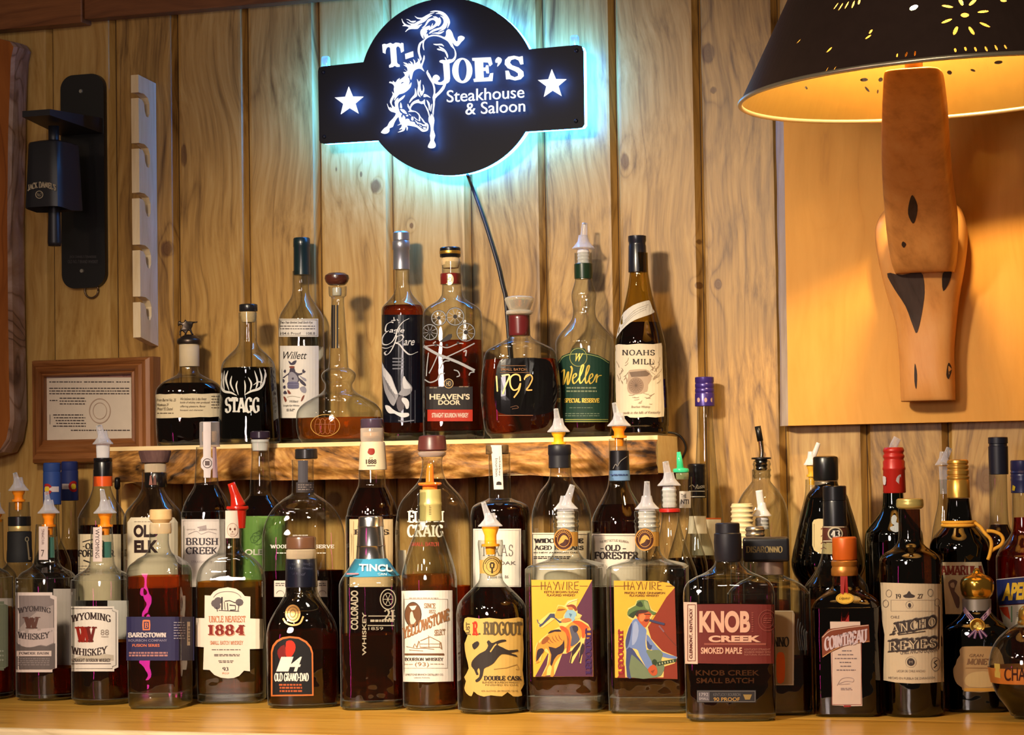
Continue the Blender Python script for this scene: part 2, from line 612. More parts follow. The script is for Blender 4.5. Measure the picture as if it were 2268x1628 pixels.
def serif_mesh(s, tk=.20, th=.07, serif=.09, gap=.07):
    s = s.upper()
    vs, fs = [], []
    x = 0.0
    nib = math.radians(18)

    def put(pts, wf):
        a, b = ribbon(pts, wf, len(vs))
        vs.extend((x + p, q) for p, q in a)
        fs.extend(b)
    for ch in s:
        w, st = GL.get(ch, GL[' '])
        for p in st:
            put(p, lambda t, dx, dy: th + (tk - th) * abs(dx * math.sin(nib) - dy * math.cos(nib)) ** 1.5)
            if serif and len(p) < 30:
                ends = [(p[0], p[1]), (p[-1], p[-2])]
                for e, q in ends:
                    if abs(e[1] - q[1]) > abs(e[0] - q[0]) * 1.2 and (abs(e[1]) < .001 or abs(e[1] - 1) < .001) and abs(e[1] - q[1]) > .3:
                        yy = e[1] + (th * .5 if e[1] < .5 else -th * .5)
                        put([(e[0] - tk * .5 - serif, yy), (e[0] + tk * .5 + serif, yy)], lambda t, dx, dy: th)
        x += w + gap
    return vs, fs


class Pr:
    """flat artwork in photograph pixels laid over a surface: fn(x, y, lift) gives the point"""

    def __init__(s, fn, lift=0.0, step=None):
        s.fn, s.lift, s.step = fn, lift, step
        s.items = []

    def add(s, m, vs, fs, layer=0):
        if not hasattr(m, 'node_tree'):
            m = paper(m)
        s.items.append((m, vs, fs, layer))

    def poly(s, m, pts, layer=0, smooth=0):
        if smooth:
            pts = catmull(pts, smooth, True)
        v, e, f, *_ = delaunay_2d_cdt([Vector(p) for p in pts], [], [list(range(len(pts)))], 1, 1e-4)
        s.add(m, [tuple(p) for p in v], [tuple(q) for q in f], layer)

    def rect(s, m, x0, y0, x1, y1, layer=0):
        s.add(m, [(x0, y0), (x1, y0), (x1, y1), (x0, y1)], [(0, 1, 2, 3)], layer)

    def frame(s, m, x0, y0, x1, y1, w, layer=0):
        for a in ((x0, y0, x1, y0 + w), (x0, y1 - w, x1, y1), (x0, y0, x0 + w, y1), (x1 - w, y0, x1, y1)):
            s.rect(m, *a, layer)

    def ell(s, m, cx, cy, rx, ry, layer=0, n=24):
        s.poly(m, [(cx + rx * math.cos(2 * math.pi * i / n), cy + ry * math.sin(2 * math.pi * i / n)) for i in range(n)], layer)

    def ring(s, m, cx, cy, rx, ry, w, layer=0, a0=0, a1=360):
        s.stroke(m, arcp(cx, cy, rx, ry, a0, a1, 28), w, layer)

    def stroke(s, m, pts, w, layer=0, taper=False, smooth=0, nib=None):
        if smooth:
            pts = catmull(pts, smooth)
        if taper:
            wf = lambda t, dx, dy: w * max(.12, math.sin(math.pi * min(1, max(0, t))) ** .6)
        elif nib is not None:
            wf = lambda t, dx, dy: nib + (w - nib) * abs(dx * math.sin(-.5) - dy * math.cos(-.5))
        else:
            wf = lambda t, dx, dy: w
        v, f = ribbon(pts, wf)
        s.add(m, v, f, layer)

    def text(s, m, txt, x0, y0, x1, y1, font='sans', slope=0.0, skew=0.0, bold=0.0, arc=0.0, vert=0, layer=1, **k):
        """fits the words into the pixel box; slope tilts the baseline, arc lifts its middle, vert 1 reads upwards, -1 downwards"""
        v, f = sans_mesh(txt, bold) if font == 'sans' else serif_mesh(txt, **k)
        if not v:
            return
        ax, bx = min(p[0] for p in v), max(p[0] for p in v)
        ay, by = min(p[1] for p in v), max(p[1] for p in v)
        out = []
        for p in v:
            u = (p[0] - ax) / (bx - ax)
            q = (p[1] - ay) / (by - ay)
            if vert == 1:
                out.append((x0 + (1 - q) * (x1 - x0), y1 - u * (y1 - y0)))
            elif vert == -1:
                out.append((x1 - (1 - q) * (x1 - x0), y0 + u * (y1 - y0)))
            else:
                out.append((x0 + u * (x1 - x0) + skew * (q - .5) * (y1 - y0), y1 - q * (y1 - y0) + slope * (u - .5) * (x1 - x0) - arc * (1 - (2 * u - 1) ** 2)))
        s.add(m, out, f, layer)

    def fake(s, m, x0, y0, x1, y1, n=1, h=None, layer=1, ragged=0.0):
        """rows of print too small to read: word-length bars"""
        rnd = random.Random(int(x0 * 13 + y0 * 7))
        dy = (y1 - y0) / n
        h = h or dy * 0.5
        for i in range(n):
            x = x0 + rnd.random() * ragged * (x1 - x0)
            e = x1 - rnd.random() * ragged * (x1 - x0)
            while x < e - 1.5:
                w = min(rnd.uniform(3, 10), e - x)
                s.rect(m, x, y0 + i * dy, x + w, y0 + i * dy + h, layer)
                x += w + 1.6

    def build(s, name, parent):
        mats, vs, fs, mi = [], [], [], []
        for k, (m, v2, f2, layer) in enumerate(s.items):
            if m not in mats:
                mats.append(m)
            bm = bmesh.new()
            bv = [bm.verts.new((p[0], p[1], 0)) for p in v2]
            for q in f2:
                try:
                    bm.faces.new([bv[i] for i in q])
                except ValueError:
                    pass
            if s.step:
                xs = [p[0] for p in v2]
                x = math.floor(min(xs) / s.step) * s.step + s.step
                while x < max(xs):
                    bmesh.ops.bisect_plane(bm, geom=bm.verts[:] + bm.edges[:] + bm.faces[:], plane_co=(x, 0, 0), plane_no=(1, 0, 0))
                    x += s.step
            bm.verts.index_update()
            b0 = len(vs)
            li = s.lift + layer * 0.0001 + k * 0.000004
            for v in bm.verts:
                vs.append(s.fn(v.co.x, v.co.y, li))
            for f in bm.faces:
                fs.append(tuple(b0 + v.index for v in f.verts))
                mi.append(mats.index(m))
            bm.free()
        return link(name, vs, fs, mats, parent, midx=mi)


def flat_fn(Y, origin=(0, 0, 0)):
    o = Vector(origin)

    def fn(x, y, lift):
        return P(x, y, Y - lift) - o
    return fn
from mathutils import noise
# ------------------------------------------------------------------ the wall
ZC = P(1134, 1572, -0.425).z           # bar top
ZS = P(1134, 971, -0.165).z             # top of the live-edge shelf
Z0W, Z1W = ZC - 0.10, 2.45
KN = [(370, 551, 17, 21), (1568, 118, 15, 26), (1580, 200, 7, 9), (1590, 630, 9, 13), (1545, 632, 7, 8), (832, 412, 13, 18),
      (407, 345, 8, 26), (1385, 358, 10, 22), (2184, 1062, 24, 36), (1012, 1075, 14, 22), (912, 500, 5, 7), (1690, 1008, 7, 8), (800, 386, 3, 7), (1546, 535, 5, 6), (745, 375, 2, 5), (740, 1105, 22, 18)]
knots = []
for kx, ky, rx, ry in KN:
    p = P(kx, ky, 0)
    knots.append((p.x, p.z, rx / 1330 * .85, ry / 1390 * .85))
M_WALL = wood('pine_wall', ((84, 53, 20), (167, 126, 64), (196, 160, 94)), 2, 20.0, 6.0, 0.42, knots, rings=0.45, bump=0.25)
M_BACK = mat('dark_backing', (40, 24, 12), 0.8)
wall = link_bm('wall_back', box_bm(-1.75, 1.45, 0.0125, 0.05, Z0W, Z1W), M_BACK)
tag(wall, kind='structure')
edges = [P(x, 450, 0).x for x in (-185, -30, 112, 252, 390, 546, 704, 864, 1038, 1203, 1364, 1550, 1726, 1905, 2085, 2268, 2460)]
edges = [edges[0] - 0.14, edges[0] - 0.0] + edges[1:]
for i in range(len(edges) - 1):
    a, b = edges[i], edges[i + 1]
    g, dpt = 0.0078, 0.0115
    jz = random.uniform(-0.0007, 0.0007)
    prof = [(a + 0.0006, dpt), (a + g, jz), (a + g + .004, -0.0004 + jz), (b - g - .004, -0.0004 + jz), (b - g, jz), (b - 0.0006, dpt)]
    vs, fs = [], []
    rows = 2
    for z in (Z0W, Z1W):
        for x, y in prof:
            vs.append((x, y, z))
        for x, y in reversed([prof[0], prof[-1]]):
            vs.append((x, 0.0124, z))
    n = len(prof) + 2
    for k in range(n):
        fs.append((k, (k + 1) % n, n + (k + 1) % n, n + k))
    fs.append(tuple(range(n - 1, -1, -1)))
    fs.append(tuple(range(n, 2 * n)))
    link('plank', vs, fs, M_WALL, wall)
# crown boards along the top of the wall
M_TRIM = wood('dark_pine', ((70, 38, 18), (112, 66, 34), (136, 84, 46)), 0, 18, 7, 0.45, rings=0.6)
zt = P(350, 31, -0.03).z
xj = P(185, 44, -0.03).x
t1 = link_bm('trim_1', box_bm(-1.75, xj - 0.001, -0.034, 0.0, zt - 0.004, zt + 0.11, 0.002), M_TRIM)
t2 = link_bm('trim_2', box_bm(xj + 0.001, 1.45, -0.030, 0.0, zt + 0.002, zt + 0.11, 0.002), M_TRIM)
for t in (t1, t2):
    tag(t, kind='structure')

# ------------------------------------------------------------------ bar top
M_BAR = wood('bar_pine', ((142, 92, 24), (202, 148, 56), (222, 172, 80)), 0, 12, 6, 0.30, rings=0.55, bump=0.12, coat=0.25, spread=0.05)
M_LIP = wood('bar_edge', ((176, 150, 110), (214, 190, 150), (232, 214, 180)), 0, 12, 6, 0.4, rings=0.4)
bar = thing('bar_counter', 'varnished golden pine bar top carrying the rows of liquor bottles', 'counter', (0, -0.45, ZC))
yj = PZ(2200, 1600, ZC).y
yf = PZ(300, 1618, ZC).y
for n_, y0, y1 in (('back_board', yj + 0.0006, -0.001), ('front_board', yf, yj - 0.0006)):
    o = link_bm('board', box_bm(-1.75, 1.45, y0, y1, ZC - 0.04, ZC, 0.0012), M_BAR)
    o.parent = bar
    o.matrix_parent_inverse = Matrix.Translation(bar.location).inverted()
o = link_bm('edge_strip', box_bm(-1.75, 1.45, yf - 0.018, yf - 0.0005, ZC - 0.05, ZC + 0.0005, 0.004), M_LIP)
o.parent = bar
o.matrix_parent_inverse = Matrix.Translation(bar.location).inverted()
o['label'] = 'pale sawn edge strip along the front'

# ------------------------------------------------------------------ live-edge shelf
M_SAWN = wood('sawn_pine', ((186, 150, 96), (222, 190, 136), (236, 212, 166)), 0, 16, 6, 0.55, rings=0.3)
M_BARK = wood('live_edge', ((44, 26, 10), (150, 100, 42), (206, 156, 86)), 0, 2.6, 22, 0.6, rings=0.12, bump=1.0, spread=0.5, ramp=(.30, .47, .64))
sx0, sx1 = P(236, 1000, -0.165).x, P(1457, 1000, -0.165).x
sxb = P(1503, 1000, 0).x
th = 0.056
shelf = thing('plank_shelf', 'thick live-edge pine shelf on the plank wall holding nine bottles', 'shelf', (sx0, -0.075, ZS - th))
top = bmesh.new()
vt = [top.verts.new(p) for p in ((sx0, -0.165, ZS), (sx1, -0.165, ZS), (sxb, -0.001, ZS), (sx0 - .02, -0.001, ZS))]
f = top.faces.new(vt)
r = bmesh.ops.extrude_face_region(top, geom=[f])
for v in r['geom']:
    if isinstance(v, bmesh.types.BMVert):
        v.co.z -= th
bmesh.ops.recalc_face_normals(top, faces=top.faces[:])
o = link_bm('slab', top, M_SAWN, shelf)
o.location = -shelf.location
nx, nz = 300, 16
vs, fs = [], []
for j in range(nz + 1):
    for i in range(nx + 1):
        u, v = i / nx, j / nz
        x = sx0 + (sx1 - sx0) * u
        z = ZS - 0.0065 - v * (th + 0.002 - 0.0065)
        bulge = 0.013 * math.sin(math.pi * min(1, v * 1.05)) ** 0.6
        d = noise.fractal(Vector((x * 14, 3.1, z * 60)), 0.9, 2.0, 5) * 0.0075 + noise.noise(Vector((x * 5, 8, 0))) * 0.004
        if j in (0,):
            d, bulge = 0.0, 0.0
        z += (noise.noise(Vector((x * 9, 1, 4))) * 0.005 if j == nz else 0)
        vs.append((x, -0.1653 - max(0.0003, bulge * .75 + d * (0.3 + v)), z))
for j in range(nz):
    for i in range(nx):
        a = j * (nx + 1) + i
        fs.append((a, a + 1, a + nx + 2, a + nx + 1))
o = link('live_edge', vs, fs, M_BARK, shelf, True)
o.location = -shelf.location
o['label'] = 'rough mottled bark side of the shelf'

# ------------------------------------------------------------------ slab at the left
M_SLAB = wood('orange_slab', ((96, 48, 16), (146, 80, 28), (170, 100, 42)), 2, 9, 6, 0.35, rings=0.8, coat=0.2)
M_SLABE = wood('slab_edge', ((80, 54, 40), (150, 116, 96), (190, 164, 150)), 2, 4, 9, 0.4, rings=1.0, bump=0.6, spread=0.5)
pts = [(-240, 88), (-60, 84), (0, 86), (22, 92), (30, 104), (24, 130), (18, 300), (16, 480), (18, 700), (20, 850), (22, 930), (14, 972), (0, 996), (-40, 1008), (-240, 1012)]
fr = [P(x, y, -0.060) for x, y in pts]
ctr = Vector((fr[0].x, 0, (fr[0].z + fr[-1].z) / 2))
slab = thing('wood_slab', 'orange varnished live-edge wood slab hung at the far left of the wall', 'slab', (P(-60, 500, 0).x, -0.03, P(0, 1000, 0).z))
vs, fs, mi = [], [], []
n = len(pts)
lay = [(-0.060, 0.0), (-0.054, 0.004), (-0.034, 0.006), (-0.012, 0.004), (-0.001, -0.002)]
for yy, ins in lay:
    for k, p in enumerate(fr):
        w = noise.noise(Vector((p.z * 11, yy * 60, 2))) * 0.004 if 3 < k < 12 and yy > -0.059 else 0
        vs.append((p.x + ((ins + w) if 2 < k < 13 else 0), yy, p.z - (ins if k >= 11 else 0)))
fs.append(tuple(range(n)))
mi.append(0)
for j in range(len(lay) - 1):
    for k in range(n):
        fs.append((j * n + k, (j + 1) * n + k, (j + 1) * n + (k + 1) % n, j * n + (k + 1) % n))
        mi.append(1)
fs.append(tuple((len(lay) - 1) * n + k for k in range(n - 1, -1, -1)))
mi.append(1)
o = link('board', vs, fs, [M_SLAB, M_SLABE], slab, midx=mi)
o.location = -slab.location

# ------------------------------------------------------------------ black bell bracket
M_BLK = mat('black_enamel', (20, 19, 21), 0.38, 0.0, spec=0.5, var=0.04, scale=400, bump=0.05)
M_BELL = mat('black_enamel', (34, 34, 40), 0.42, 0.25, spec=0.6, var=0.04)
pc = P(182, 400, 0)
bell = thing('wall_bell', 'black steel bar bell hanging from a round-ended bracket plate', 'bell', (pc.x, 0, pc.z))


def rel(o, par):
    o.location = -par.location
    return o


pa, pb_ = P(137, 640, -0.012), P(229, 161, -0.012)
x0, x1, z0, z1 = pa.x, pb_.x, pa.z, pb_.z
q = []
for qx, qz, a0 in ((x1 - .024, z1 - .024, 0), (x0 + .024, z1 - .024, 90), (x0 + .024, z0 + .024, 180), (x1 - .024, z0 + .024, 270)):
    q += arcp(qx, qz, .024, .024, a0, a0 + 90, 8)
bm = bmesh.new()
f = bm.faces.new([bm.verts.new((p[0], -0.0005, p[1])) for p in q])
for v in bmesh.ops.extrude_face_region(bm, geom=[f])['geom']:
    if isinstance(v, bmesh.types.BMVert):
        v.co.y = -0.012
bmesh.ops.recalc_face_normals(bm, faces=bm.faces[:])
rel(link_bm('bracket_plate', bm, M_BLK, bell, auto=.6), bell)
cx, hw = (x0 + x1) / 2, (x1 - x0) / 2
# hood arm reaching out over the bell
zh = P(95, 258, -0.13).z
vs = [(cx - hw * .95, -0.012, zh + .010), (cx + hw * .95, -0.012, zh + .010), (cx + hw * .62, -0.162, zh + .006), (cx - hw * .62, -0.162, zh + .006),
      (cx - hw * .95, -0.012, zh - .016), (cx + hw * .95, -0.012, zh - .016), (cx + hw * .62, -0.162, zh - .004), (cx - hw * .62, -0.162, zh - .004)]
rel(link('hood_arm', vs, [(0, 1, 2, 3), (7, 6, 5, 4), (0, 3, 7, 4), (3, 2, 6, 7), (2, 1, 5, 6), (1, 0, 4, 5)], M_BELL, bell), bell)
zt_, zb_ = P(95, 322, -0.10).z, P(95, 466, -0.10).z
bm = bmesh.new()
rings = []
for z, s in ((zt_ + .004, .55), (zt_, .90), (zt_ - .004, .94), ((zt_ + zb_) / 2, 1.0), (zb_ + .004, 1.06), (zb_, 1.06), (zb_ + .003, .98), (zt_ - .010, .88)):
    ring = []
    for k in range(40):
        a = 2 * math.pi * k / 40
        ca, sa = math.cos(a), math.sin(a)
        q = 1 / (abs(ca) ** 7 + abs(sa) ** 7) ** (1 / 7)
        dip = -0.004 * (1 - abs(sa * q)) if z < zt_ - .05 else 0
        ring.append(bm.verts.new((cx + 0.0315 * s * ca * q, -0.106 + 0.042 * s * sa * q, z + dip)))
    rings.append(ring)
for a, b in zip(rings, rings[1:]):
    for k in range(40):
        bm.faces.new((a[k], a[(k + 1) % 40], b[(k + 1) % 40], b[k]))
bm.faces.new(rings[0])
bm.faces.new(rings[-1][::-1])
rel(link_bm('bell_body', bm, M_BELL, bell, auto=.7), bell)
v, f = tube_mesh([(cx, -0.106, zt_ + .03), (cx, -0.106, zt_ - .01)], 0.009, 14)
rel(link('hanger', v, f, M_BELL, bell, True), bell)
zc0 = P(120, 545, -0.106).z
v, f = tube_mesh([(cx, -0.106, zt_ - .02), (cx, -0.106, zb_), (cx, -0.106, zc0 + .006), (cx, -0.106, zc0)], [.006, .010, .0115, .0105], 16)
rel(link('clapper', v, f, M_BELL, bell, True), bell)
M_SCR = gloss((190, 186, 176), 0.3, 0.8)
for px, py in ((179, 202), (181, 600)):
    p = P(px, py, -0.0125)
    v, f = tube_mesh([(p.x, -0.0120, p.z), (p.x, -0.0138, p.z)], [.0038, .0030], 14)
    rel(link('screw', v, f, M_SCR, bell), bell)
pr = Pr(flat_fn(-0.1515, bell.location))
cream = (206, 190, 160)
pr.text(cream, "JACK DANIEL'S", 61, 409, 124, 424, 'serif', arc=7, tk=.26, th=.10)
pr.ring(cream, 87, 431, 8, 8, 1.6)
pr.text(cream, "No.7", 82, 427, 92, 435)
o = pr.build('print', bell)
o['label'] = 'cream arched lettering and round emblem on the bell'
pr = Pr(flat_fn(-0.0122, bell.location))
pr.text((96, 92, 92), "JACK DANIEL'S TENNESSEE", 154, 566, 213, 573)
pr.text((96, 92, 92), "OLD NO. 7 BRAND WHISKEY", 150, 576, 217, 583)
pr.build('print', bell)
v, f = tube_mesh([(cx + .012 + .013 * math.cos(a / 20 * 6.283), -0.006, z0 - .004 + .013 * math.sin(a / 20 * 6.283)) for a in range(21)], .0016, 8)
rel(link('wire_ring', v, f, gloss((120, 100, 80), .35, .9), bell, True), bell)

# ------------------------------------------------------------------ notched rod rack, edge-on
M_RACK = wood('rack_pine', ((176, 146, 104), (214, 190, 150), (230, 212, 180)), 2, 14, 7, 0.5, rings=0.4)
pt, pb2 = P(297, 166, -0.062), P(288, 748, -0.062)
rx = (pt.x + pb2.x) / 2
ztop, zbot = pt.z, pb2.z
rack = thing('notched_rack', 'pale upright rack board with five hooked notches, beside the black bell', 'rack', (rx, -0.03, zbot))
prof = [(-0.001, zbot - .012), (-0.062, zbot)]
for py in (664, 549, 434, 324, 212):
    z = P(292, py, -0.062).z
    prof += [(-0.062, z - .0045), (-0.050, z - .006), (-0.043, z - .012), (-0.041, z - .024), (-0.036, z - .032), (-0.029, z - .033), (-0.024, z - .026), (-0.024, z - .010), (-0.030, z + .000), (-0.044, z + .005), (-0.062, z + .005)]
prof += [(-0.062, ztop), (-0.001, ztop - .006)]
v2, e2, f2, *_ = delaunay_2d_cdt([Vector(p) for p in prof], [], [list(range(len(prof)))], 1, 1e-6)
bm = bmesh.new()
bv = [bm.verts.new((rx, p[0], p[1])) for p in v2]
for q in f2:
    bm.faces.new([bv[i] for i in q])
bmesh.ops.recalc_face_normals(bm, faces=bm.faces[:])
r = bmesh.ops.extrude_face_region(bm, geom=bm.faces[:])
for v in r['geom']:
    if isinstance(v, bmesh.types.BMVert):
        v.co.x += 0.014
bmesh.ops.recalc_face_normals(bm, faces=bm.faces[:])
rel(link_bm('board', bm, M_RACK, rack), rack)

# ------------------------------------------------------------------ framed licence
M_FRM = wood('frame_oak', ((88, 48, 22), (136, 84, 44), (160, 106, 62)), 0, 14, 8, 0.4, rings=0.6)
M_FRV = wood('frame_oak', ((88, 48, 22), (136, 84, 44), (160, 106, 62)), 2, 14, 8, 0.4, rings=0.6)
ao, bo = P(71, 1028, -0.034), P(334, 789, -0.034)
ai, bi = P(99, 975, -0.016), P(291, 828, -0.016)
lic = thing('framed_licence', 'paper licence in a moulded brown oak frame on the wall left of the shelf', 'frame', ((ao.x + bo.x) / 2, 0, ao.z))
oc = [(ao.x, ao.z), (bo.x, ao.z), (bo.x, bo.z), (ao.x, bo.z)]
ic = [(ai.x, ai.z), (bi.x, ai.z), (bi.x, bi.z), (ai.x, bi.z)]
fp = [(0, 0.0005), (0, .026), (.06, .033), (.20, .036), (.34, .033), (.42, .030), (.52, .033), (.70, .028), (.84, .020), (.92, .021), (1, .017), (1, .0005)]
for k in range(4):
    j = (k + 1) % 4
    vs = []
    for c0, c1 in ((oc[k], ic[k]), (oc[j], ic[j])):
        for t, h in fp:
            vs.append((c0[0] + (c1[0] - c0[0]) * t, -h, c0[1] + (c1[1] - c0[1]) * t))
    n = len(fp)
    fs = [(i, (i + 1) % n, n + (i + 1) % n, n + i) for i in range(n)] + [tuple(range(n - 1, -1, -1)), tuple(range(n, 2 * n))]
    rel(link('moulding', vs, fs, M_FRM if k % 2 == 0 else M_FRV, lic), lic)
pr = Pr(flat_fn(-0.008, lic.location))
pr.rect((250, 232, 214), 96, 822, 296, 980)
o = pr.build('licence_sheet', lic)
pr = Pr(flat_fn(-0.0084, lic.location))
ink = (70, 56, 56)
pr.rect((176, 128, 116), 101, 829, 292, 836)
pr.text((92, 50, 50), 'State of Wyoming', 106, 829, 148, 834)
pr.text((92, 50, 50), 'Department of Revenue', 186, 829, 242, 834)
pr.text((92, 50, 50), 'License', 272, 829, 290, 834)
for y0, y1, a, b, n_ in ((845, 850, 109, 182, 1), (845, 850, 186, 252, 1), (845, 850, 257, 288, 1), (859, 877, 109, 286, 3), (881, 900, 132, 190, 3), (886, 891, 110, 127, 1), (918, 949, 117, 192, 5), (952, 957, 157, 288, 1)):
    pr.fake(ink, a, y0, b, y1, n_, 2.0, ragged=.12 if n_ > 3 else 0)
pr.rect(ink, 110, 918, 111, 940)
pr.ring((208, 178, 158), 221, 910, 23, 27, 2.0)
pr.ring((212, 184, 164), 221, 910, 15, 18, 1.4)
pr.build('print', lic['_'] if False else o)
pr = Pr(flat_fn(-0.0145, lic.location))
pr.rect(mat('thin_glass', (250, 250, 248), 0.03, refl=.35, edge=1.0), 96, 822, 296, 980)
pr.build('pane', lic)

# ------------------------------------------------------------------ lit sign
M_SIGN = mat('sign_face', (27, 28, 37), 0.55, 0.0, spec=0.12, var=0.0)
M_WHITE = mat('glow', rgb=(1.0, 1.0, 1.0), power=1.25)
M_HALO = mat('glow', rgb=(0.14, 0.34, 1.0), power=30)
M_EDGE = mat('glow', rgb=(0.035, 0.28, 1.0), power=46)
cxs, cys, rs = 1110 / 3.544 + 680, 681 / 3.544, 695 / 3.544
YS = -0.056
pol = []
for a in range(0, 361, 4):
    pol.append((cxs + rs * math.cos(math.radians(a)), cys + rs * math.sin(math.radians(a))))
wing_r = [(x / 3.544 + 680, y / 3.544) for x, y in ((1700, 392), (2120, 352), (2152, 362), (2165, 400), (2172, 975), (2155, 1000), (2120, 1006), (1600, 1036))]
wing_l = [(x / 3.544 + 680, y / 3.544) for x, y in ((600, 1096), (130, 1128), (104, 1122), (96, 1100), (86, 560), (92, 532), (116, 522), (480, 484))]


def inside(p):
    return (p[0] - cxs) ** 2 + (p[1] - cys) ** 2 < rs * rs


def ang(p):
    return math.degrees(math.atan2(p[1] - cys, p[0] - cxs))


def hit(w, outer, inner):
    for k in range(60):
        t = k / 59
        q = (outer[0] + (inner[0] - outer[0]) * t, outer[1] + (inner[1] - outer[1]) * t)
        if inside(q):
            return q
    return inner


def arcs(a0, a1):
    n = max(2, int(abs(a1 - a0) / 3))
    return [(cxs + rs * math.cos(math.radians(a0 + (a1 - a0) * i / n)), cys + rs * math.sin(math.radians(a0 + (a1 - a0) * i / n))) for i in range(n + 1)]


r_top, r_bot = hit(0, wing_r[1], wing_r[0]), hit(0, wing_r[-2], wing_r[-1])
l_bot, l_top = hit(0, wing_l[1], wing_l[0]), hit(0, wing_l[-2], wing_l[-1])
outline = wing_r[1:-1] + arcs(ang(r_bot), ang(l_bot)) + wing_l[1:-1] + arcs(ang(l_top) % 360, ang(r_top) % 360 + 360 * (ang(r_top) % 360 < ang(l_top) % 360))
sc_ = P(cxs, cys, 0)
sign = thing('saloon_sign', 'black backlit saloon sign with bucking horse and two stars', 'sign', (sc_.x, 0, sc_.z))


def prism(name, pts, y0, y1, m, par, grow=0.0):
    c = (sum(p[0] for p in pts) / len(pts), sum(p[1] for p in pts) / len(pts))
    q = []
    n = len(pts)
    for i in range(n):
        a, b = pts[i - 1], pts[(i + 1) % n]
        dx, dy = b[0] - a[0], b[1] - a[1]
        l = math.hypot(dx, dy) or 1
        q.append((pts[i][0] + dy / l * grow, pts[i][1] - dx / l * grow))
    ref = [P(x, y, YS) for x, y in q]
    v2, e2, f2, *_ = delaunay_2d_cdt([Vector((p.x, p.z)) for p in ref], [], [list(range(n))], 1, 1e-6)
    bm = bmesh.new()
    bv = [bm.verts.new((p[0], y0, p[1])) for p in v2]
    for t in f2:
        bm.faces.new([bv[i] for i in t])
    r = bmesh.ops.extrude_face_region(bm, geom=bm.faces[:])
    for v in r['geom']:
        if isinstance(v, bmesh.types.BMVert):
            v.co.y = y1
    bmesh.ops.recalc_face_normals(bm, faces=bm.faces[:])
    return rel(link_bm(name, bm, m, par), par)


prism('sign_face', outline, -0.056, -0.052, M_SIGN, sign)
o = prism('light_edge', outline, -0.0515, -0.037, M_EDGE, sign, -0.6)
o['label'] = 'glowing ice-blue acrylic edge behind the black face'
for px, py in ((722, 138), (1273, 92)):
    p = P(px, py, -0.044)
    bm = box_bm(p.x - .007, p.x + .007, -0.050, -0.040, p.z - .014, p.z + .010, 0.005, 3)
    rel(link_bm('hanging_tab', bm, mat('clear_plastic', (225, 238, 245)), sign, auto=.8), sign)
for px, py in ((718, 303), (1276, 268), (716, 160), (1277, 112)):
    p = P(px, py, YS)
    v, f = tube_mesh([(p.x, -0.056, p.z), (p.x, -0.0585, p.z)], [.0035, .0028], 12)
    rel(link('stand_off', v, f, gloss((44, 48, 66), .2, .6), sign, True), sign)
# white artwork of the sign: each piece floats off the face and is lit blue from behind


class SignPr(Pr):
    def build3(s, name, parent):
        """union of the pieces as raised letters: white fronts, blue light thrown back on the face"""
        vs, fs, mi = [], [], []
        for m, v2, f2, layer in s.items:
            b0 = len(vs)
            n = len(v2)
            for y in (-0.0705, -0.0685):
                for p in v2:
                    q = P(p[0], p[1], -0.0705) - sign.location
                    q.y = y
                    vs.append(q)
            cnt = {}
            for t in f2:
                fs.append(tuple(b0 + i for i in t))
                mi.append(0)
                fs.append(tuple(b0 + n + i for i in reversed(t)))
                mi.append(1)
                for a, b in zip(t, t[1:] + t[:1]):
                    cnt.setdefault((min(a, b), max(a, b)), []).append((a, b))
            for k, l in cnt.items():
                if len(l) == 1:
                    a, b = l[0]
                    fs.append((b0 + a, b0 + b, b0 + n + b, b0 + n + a))
                    mi.append(0)
        return link(name, vs, fs, [M_WHITE, M_HALO], parent, midx=mi)


